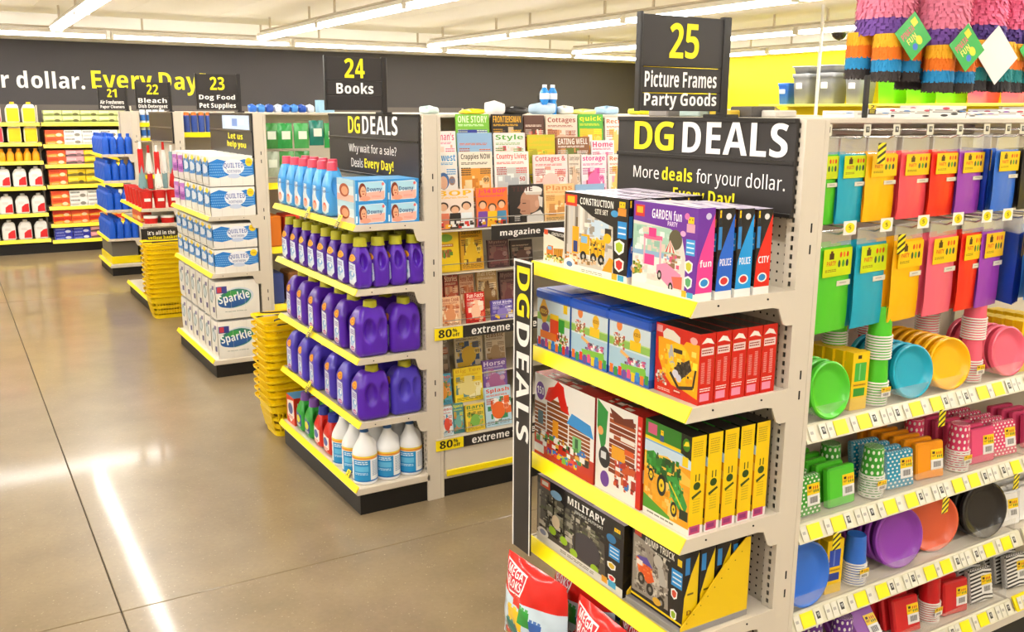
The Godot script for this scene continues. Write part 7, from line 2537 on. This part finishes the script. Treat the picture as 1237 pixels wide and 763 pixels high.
		hk.tube([Vector3(0, 0.186, -0.5), Vector3(0, 0.186, 0.03)], 0.003, 6)
		part("hang_hook", hk, M.chrome, t)
	for q in [[2.14, 0.95, "e07a1c", "orange"], [2.29, 0.95, "c9341c", "red"], [2.14, 0.5, "3a4a8c", "blue"], [2.3, 0.5, "8a5a2c", "brown"], [2.14, 1.44 - 0.0, "d8a81c", "amber"]]:
		var b := MB.new()
		b.cbox(Vector3(-0.06, 0, -0.25), Vector3(0.06, 0.24, 0), 0.012)
		if q[1] > 1.4:
			continue
		single("pet_food_bag", b, hexm(q[2], 0.4), "%s pet food bag standing past the paper towels" % q[3], "bag", Vector3(q[0], q[1] + 0.0005, -7.12))

# ------------------------------------------------------------------ overhead and odds and ends
func build_overhead() -> void:
	# stock laid on top of the gondolas
	var soft := func(w: float, h: float, d: float, sd: int) -> MB:
		var b := MB.new()
		var rows := []
		for i in 7:
			var row := PackedVector3Array()
			var v := i / 6.0
			for j in 17:
				var a := TAU * j / 16.0
				var k := pow(absf(cos(a)), 0.5) * signf(cos(a))
				var l := pow(absf(sin(a)), 0.5) * signf(sin(a))
				var s := sqrt(maxf(1.0 - pow(absf(v * 2 - 1), 3.0), 0.0)) * 0.25 + 0.75
				if i == 0 or i == 6:
					s = 0.0 if i == 6 else 0.7
				row.append(Vector3(k * w / 2 * s, v * h + 0.008 * v * sin(a * 3 + sd), -l * d / 2 * s))
			rows.append(row)
		b.grid(rows, true)
		return b
	var tops := [[2.17, 0.09, 0.05, "cfe4e0", "pale green"], [2.56, 0.1, 0.09, "efedf0", "white"], [2.68, 0.16, 0.05, "2a2624", "black"], [2.86, 0.16, 0.085, "b9d4ec", "pale blue"], [3.0, 0.1, 0.06, "f0eee4", "cream"], [3.30, 0.14, 0.06, "a9ccec", "sky blue"], [3.55, 0.16, 0.045, "e8e81c", "lemon"], [3.78, 0.16, 0.05, "7fd0b8", "mint"], [3.98, 0.16, 0.05, "dce4ee", "pale grey"], [4.2, 0.16, 0.045, "e8c8d4", "pale pink"], [2.42, 0.14, 0.03, "f0d81c", "yellow"], [3.14, 0.14, 0.035, "eef07a", "pale yellow"]]
	for i in tops.size():
		var q: Array = tops[i]
		single("soft_pack", soft.call(q[1] * 0.9, q[2] * 0.75, 0.12, i), hexm(q[3], 0.3), "%s soft pack lying on top above the magazines" % q[4], "pack", Vector3(q[0] * 1.04, 1.9685, -4.62))
	for k in 2:
		var t := thing("water_bottle", "clear blue bottle standing on top above the magazines", "bottle", Vector3(2.93 * 1.0 + k * 0.055 + 0.06, 1.9685, -4.62), 0.0, "pair of blue bottles on top above the magazines")
		var b := MB.new()
		b.lathe([[0.0, 0.0], [0.026, 0.0], [0.027, 0.05], [0.023, 0.07], [0.027, 0.09], [0.026, 0.125], [0.012, 0.15], [0.0, 0.152]], 14)
		part("body", b, hexm("2f8fe0", 0.15), t)
		var cp := MB.new()
		cp.lathe([[0.013, 0.0], [0.013, 0.016], [0.0, 0.017]], 10)
		part("cap", cp, hexm("e8f0f8", 0.4), t, Vector3(0, 0.15, 0))
		var lb := MB.new()
		lb.lathe([[0.0278, 0.085], [0.0278, 0.118]], 14)
		part("label", lb, hexm("e4eef8", 0.4), t)
	for k in 8:
		single("can_pack", soft.call(0.06, 0.06, 0.08, k), hexm(["2f6fd0", "4a90e0", "1f4fb0", "dfe8f4"][k % 4], 0.3), "blue and white pack on top above the paper towels", "pack", Vector3(2.16 + k * 0.068, 1.9685, -7.62), 0.0, "blue and white packs above the paper towels")
	single("carton", carton(0.13, 0.1, 0.1, Rect2(0, 0, 1, 1), Rect2(0, 0, 1, 1), Rect2(0, 0, 1, 1)), hexm("9cc8e4", 0.4), "pale blue carton at the end of the blue and white packs", "carton", Vector3(2.70, 1.9685, -7.62))
	# printed white packs along the top of the party gondola
	var pc := Cv.new(self, 512, 128, H("efece8"))
	var rr := RandomNumberGenerator.new()
	rr.seed = 5
	for k in 26:
		pc.ell(rr.randf(), rr.randf_range(0.2, 0.8), 0.02, 0.1, H(["c94a5a", "3a3a3c", "8a5ab0", "2f7fd0", "6a9a4a", "d8d4d0", "f0eef0"][k % 7]))
	pc.fine(0.02, 0.3, 0.9, 0.3, 2, H("8a8684"), 4)
	var pm := printed(pc.tex(), 0.3)
	for k in 9:
		var b := MB.new()
		b.grid([PackedVector3Array([Vector3(-0.09, 0, 0.03), Vector3(0.09, 0, 0.03)]), PackedVector3Array([Vector3(-0.09, 0.045, 0.025), Vector3(0.09, 0.045, 0.025)])], false, Rect2(0.1 * k, 0, 0.2, 1))
		var bx := MB.new()
		var r := Rect2(0.1 * k, 0.0, 0.2, 1.0)
		bx.box(Vector3(-0.09, 0, -0.08), Vector3(0.09, 0.022 + 0.01 * (k % 3), 0.05), [r, r, r, r, r, r])
		single("party_pack", bx, pm, "white printed party pack lying on top of the tableware gondola", "pack", Vector3(2.64 + k * 0.2, 1.9685, -2.14), rng.randf_range(-0.12, 0.12), "white packs on top of the tableware gondola")
	for k in 5:
		var bx := MB.new()
		bx.cbox(Vector3(-0.05, 0, -0.05), Vector3(0.05, 0.022 + 0.012 * (k % 2), 0.05), 0.004)
		single("picture_frame", bx, hexm(["8a8480", "b0c4c0", "d8b83c", "4a4644", "c9c4bc"][k], 0.3), "%s boxed frame lying on top behind the header" % ["grey", "pale green", "gold", "charcoal", "silver"][k], "frame", Vector3(2.12 + k * 0.04, 1.9685, -2.50 + k * 0.11 if k < 2 else -2.5 + k * 0.055 + 0.1))
	# black upright rod with a price tag
	var rod := thing("sign_rod", "thin black rod with a small tag on top of the tableware gondola", "rod", Vector3(2.53, 1.88, -2.035))
	var rb := MB.new()
	rb.cbox(Vector3(-0.01, 0.0885, -0.005), Vector3(0.01, 0.22, 0.005), 0.002)
	part("rod", rb, M.black, rod)
	var rt := MB.new()
	rt.box(Vector3(0.01, 0.1, 0.0055), Vector3(0.045, 0.13, 0.0065))
	part("tag", rt, M.tagm, rod)
	build_pinatas()
	# bins on the wall shelf under the strip lights
	var sh := thing("wall_ledge", "long pale ledge along the yellow wall", "shelf", Vector3.ZERO)
	var sb := MB.new()
	sb.cbox(Vector3(11.45, 2.09, -11.3), Vector3(RIGHT - 0.001, 2.125, -5.0), 0.004)
	part("board", sb, hexm("f2e65a", 0.5), sh)
	for k in 4:
		var br := MB.new()
		br.bar(Vector3(11.5, 2.08, -11.0 + k * 1.9), Vector3(RIGHT - 0.01, 1.8, -11.0 + k * 1.9), 0.03, 0.03)
		part("bracket", br, M.cream, sh)
	var bin_mesh := func(w: float, h: float) -> MB:
		var b := MB.new()
		var rows := []
		for q in [[0.0, 0.0], [0.78, 0.0], [0.92, h * 0.85], [1.0, h * 0.86], [1.02, h], [0.94, h], [0.86, h * 0.9], [0.7, 0.02], [0.0, 0.02]]:
			var row := PackedVector3Array()
			for j in 21:
				var a := TAU * j / 20.0
				row.append(Vector3(pow(absf(cos(a)), 0.4) * signf(cos(a)) * w / 2 * q[0], q[1], -pow(absf(sin(a)), 0.4) * signf(sin(a)) * w * 0.42 * q[0]))
			rows.append(row)
		b.grid(rows, true)
		return b
	var bins := [[-10.92, 0.28, 0.33, "2f6fd4", "small blue"], [-10.52, 0.42, 0.46, "8d8f92", "first grey"], [-10.03, 0.42, 0.46, "8d8f92", "second grey"], [-9.52, 0.42, 0.43, "8d8f92", "third grey"]]
	var xg := 0.0
	for q in bins:
		var t := thing("waste_bin", "%s waste bin on the yellow wall ledge, counted from the room corner" % q[4], "bin", Vector3(11.7, 2.1255, q[0]))
		part("bin", bin_mesh.call(q[1], q[2]), hexm(q[3], 0.4), t)
		if q[1] > 0.3:
			part("lid", bin_mesh.call(q[1] * 1.04, 0.11), hexm("a0a2a4", 0.4), t, Vector3(0, q[2] + 0.001, 0))
		var l := MB.new()
		l.cbox(Vector3(-q[1] * 0.5 - 0.004, q[2] * 0.5, -0.05), Vector3(-q[1] * 0.42, q[2] * 0.7, 0.05), 0.004)
		part("sticker", l, M.white, t)
	for k in 5:
		var cc: String = ["7be01c", "7be01c", "7be01c", "f0648c", "f0648c"][k]
		var t := thing("waste_bin", "%s bin on the yellow wall ledge behind the hanging piñatas" % ("lime green" if k < 3 else "pink"), "bin", Vector3(11.7, 2.1255, -8.95 + k * 0.46), 0.0, "%s bins behind the piñatas" % ("lime" if k < 3 else "pink"))
		part("bin", bin_mesh.call(0.42, 0.36), hexm(cc, 0.4), t)
	# smoked camera dome under the ceiling
	var dm := thing("camera_dome", "dark smoked camera dome under the ceiling by the yellow wall", "camera", Vector3(10.9, CEIL, -9.3))
	var db := MB.new()
	db.lathe([[0.0, -0.24], [0.06, -0.22], [0.1, -0.18], [0.11, -0.14]], 18)
	part("dome", db, hexm("3a3634", 0.15), dm)
	var dc := MB.new()
	dc.lathe([[0.0, -0.145], [0.13, -0.14], [0.14, -0.1], [0.1, -0.05], [0.03, -0.04], [0.03, 0.0], [0.0, 0.0]], 18)
	part("mount", dc, M.white, dm)
	# slim white pole rising behind the party gondola
	var po := MB.new()
	po.lathe([[0.0, 0.0], [0.02, 0.0], [0.02, CEIL], [0.0, CEIL]], 10)
	single("ceiling_pole", po, M.white, "slim white pole from floor to ceiling before the yellow wall", "pole", Vector3(8.95, 0.0, -7.9))
	# a second small aisle sign far behind the magazines
	var fs := thing("aisle_sign", "small far aisle sign numbered 21 seen over the magazines", "sign", Vector3(8.2, 1.9685, -12.6))
	var b2 := MB.new()
	b2.cbox(Vector3(-0.17, 0, -0.006), Vector3(0.17, 0.27, 0.006), 0.002)
	part("sign_slat", b2, M.sign, fs)
	lettering("21", Vector3(-0.06, 0.12, 0.0065), Vector3.RIGHT, Vector3.UP, 0.12, 0.1, M.letter_yellow, fs, true, 0.001)
	lettering("Paper Goods", Vector3(-0.13, 0.04, 0.0065), Vector3.RIGHT, Vector3.UP, 0.26, 0.04, M.letter_white, fs, true, 0.001)

func build_pinatas() -> void:
	# crepe-fringed donkeys: every band of colour is a sleeve of short paper strips
	var bands := [["3a3230", 0.028], ["1f8fc8", 0.034], ["f07a14", 0.036], ["f6b41c", 0.036], ["7a4fa8", 0.05], ["f08aa8", 0.05]]
	var bands2 := [["2e2a2c", 0.03], ["148a8c", 0.04], ["f07a14", 0.03], ["f6b41c", 0.05], ["5a3f94", 0.05], ["f0709a", 0.05]]
	var fringe := func(x0: float, z0: float, rx: float, rz: float, y: float, h: float, sd: int) -> MB:
		var b := MB.new()
		var r := RandomNumberGenerator.new()
		r.seed = sd
		var layers := maxi(3, int(h / 0.009))
		for l in layers:
			var n := 40
			for i in n:
				var a := TAU * (i + r.randf_range(-0.4, 0.4)) / n
				var w := TAU / n * 0.75
				var yt := y + h * (l + 1.0) / layers
				var yb := yt - h / layers * 1.25 - r.randf_range(0.0, 0.003)
				var out := 1.0 + r.randf_range(0.03, 0.11)
				var p := func(an: float, k: float, yy: float) -> Vector3: return Vector3(x0 + cos(an) * rx * k, yy, z0 - sin(an) * rz * k)
				b.quad(p.call(a - w / 2, out, yb), p.call(a + w / 2, out, yb), p.call(a + w / 2, 1.0, yt), p.call(a - w / 2, 1.0, yt))
		b.lathe([[0.98, y], [0.98, y + h]], 20, Vector3(x0, 0, z0), rx, rz)
		return b
	var cols := {}
	for q in bands + bands2:
		cols[q[0]] = hexm(q[0], 0.75)
	var gt := Cv.new(self, 128, 128, H("1fae3c"))
	gt.text("PINATA", 0.12, 0.2, 0.55, 0.2, H("e84a6a"))
	gt.text("FUN", 0.2, 0.44, 0.4, 0.18, H("f0e060"))
	gt.rect(0.68, 0.1, 0.22, 0.22, H("f4dc1c"))
	gt.ell(0.6, 0.72, 0.12, 0.14, H("e8e01c"))
	gt.ell(0.36, 0.78, 0.1, 0.1, H("2f6fd0"))
	var gm := printed(gt.tex(), 0.35)
	# [x, z, y of feet, band set, leg spread along x, tag]
	var set := [[2.89, -2.24, 2.095, bands, 0.052, 1, "with a green tag beside the black rod"], [3.075, -2.16, 2.06, bands, 0.058, 1, "with a green tag between two other piñatas"], [3.335, -2.20, 2.07, bands2, 0.078, 2, "with a plain white tag"], [3.62, -2.24, 2.07, bands2, 0.075, 1, "with teal feet past the white-tagged one"]]
	for q in set:
		var t := thing("pinata", "striped crepe-paper donkey piñata hanging %s" % q[6], "piñata", Vector3(q[0], q[2], q[1]))
		var bs: Array = q[3]
		var y := 0.0
		var sd := int(q[0] * 100)
		for k in bs.size():
			var h: float = bs[k][1] * 1.15
			var col: Material = cols[bs[k][0]]
			if k < 4:
				for s in [-1.0, 1.0]:
					var off: float = (k - 3) * 0.004
					part("fringe_band", fringe.call(s * q[4], 0.03, q[4] * 0.84, 0.05, y, h, sd + k * 3 + int(s)), col, t)
					part("fringe_band", fringe.call(s * q[4] * 0.96, -0.09, q[4] * 0.8, 0.045, y + 0.012, h, sd + k * 5 + int(s)), col, t)
			else:
				part("fringe_band", fringe.call(0.0, -0.03, q[4] * 1.72, 0.1, y, h, sd + k * 7), col, t)
			y += h
		part("fringe_band", fringe.call(0.0, -0.03, q[4] * 1.7, 0.1, y, 0.1, sd + 51), cols[bs[5][0]], t)
		# neck, head and ears above the frame
		part("fringe_band", fringe.call(q[4] * 1.1, -0.03, 0.042, 0.042, y + 0.1, 0.1, sd + 61), cols[bs[3][0]], t)
		part("fringe_band", fringe.call(q[4] * 1.5, -0.03, 0.075, 0.045, y + 0.19, 0.06, sd + 62), cols[bs[1][0]], t)
		var e := MB.new()
		for s in [-1.0, 1.0]:
			e.prism(PackedVector2Array([Vector2(-0.015, 0), Vector2(0.015, 0), Vector2(0.0, 0.08)]), Vector3(q[4] * 1.1, y + 0.25, -0.03 + s * 0.03), Vector3.RIGHT, Vector3.UP, 0.006)
		part("ears", e, cols[bs[2][0]], t)
		var cd := MB.new()
		cd.tube([Vector3(0, y + 0.09, -0.03), Vector3(0, CEIL - q[2], -0.03)], 0.0025, 5)
		part("hanging_cord", cd, M.white, t)
		var tg := MB.new()
		var sz := 0.058 if q[5] == 1 else 0.074
		tg.box(Vector3(-sz, -sz, 0.0), Vector3(sz, sz, 0.0015))
		var o := part("hang_tag", tg, gm if q[5] == 1 else M.white, t, Vector3(q[4] * (-0.3 if q[5] == 1 else -0.5), 0.145 if q[5] == 1 else 0.12, 0.1), "square paper tag hung corner down")
		o.rotation = Vector3(-0.1, -0.15, 0.72)

func build_products() -> void:
	build_toys()
	build_detergents()
	build_paper_goods()
	build_reading()
	build_baskets()
	build_party()

func build_details() -> void:
	build_far_goods()
	build_overhead()
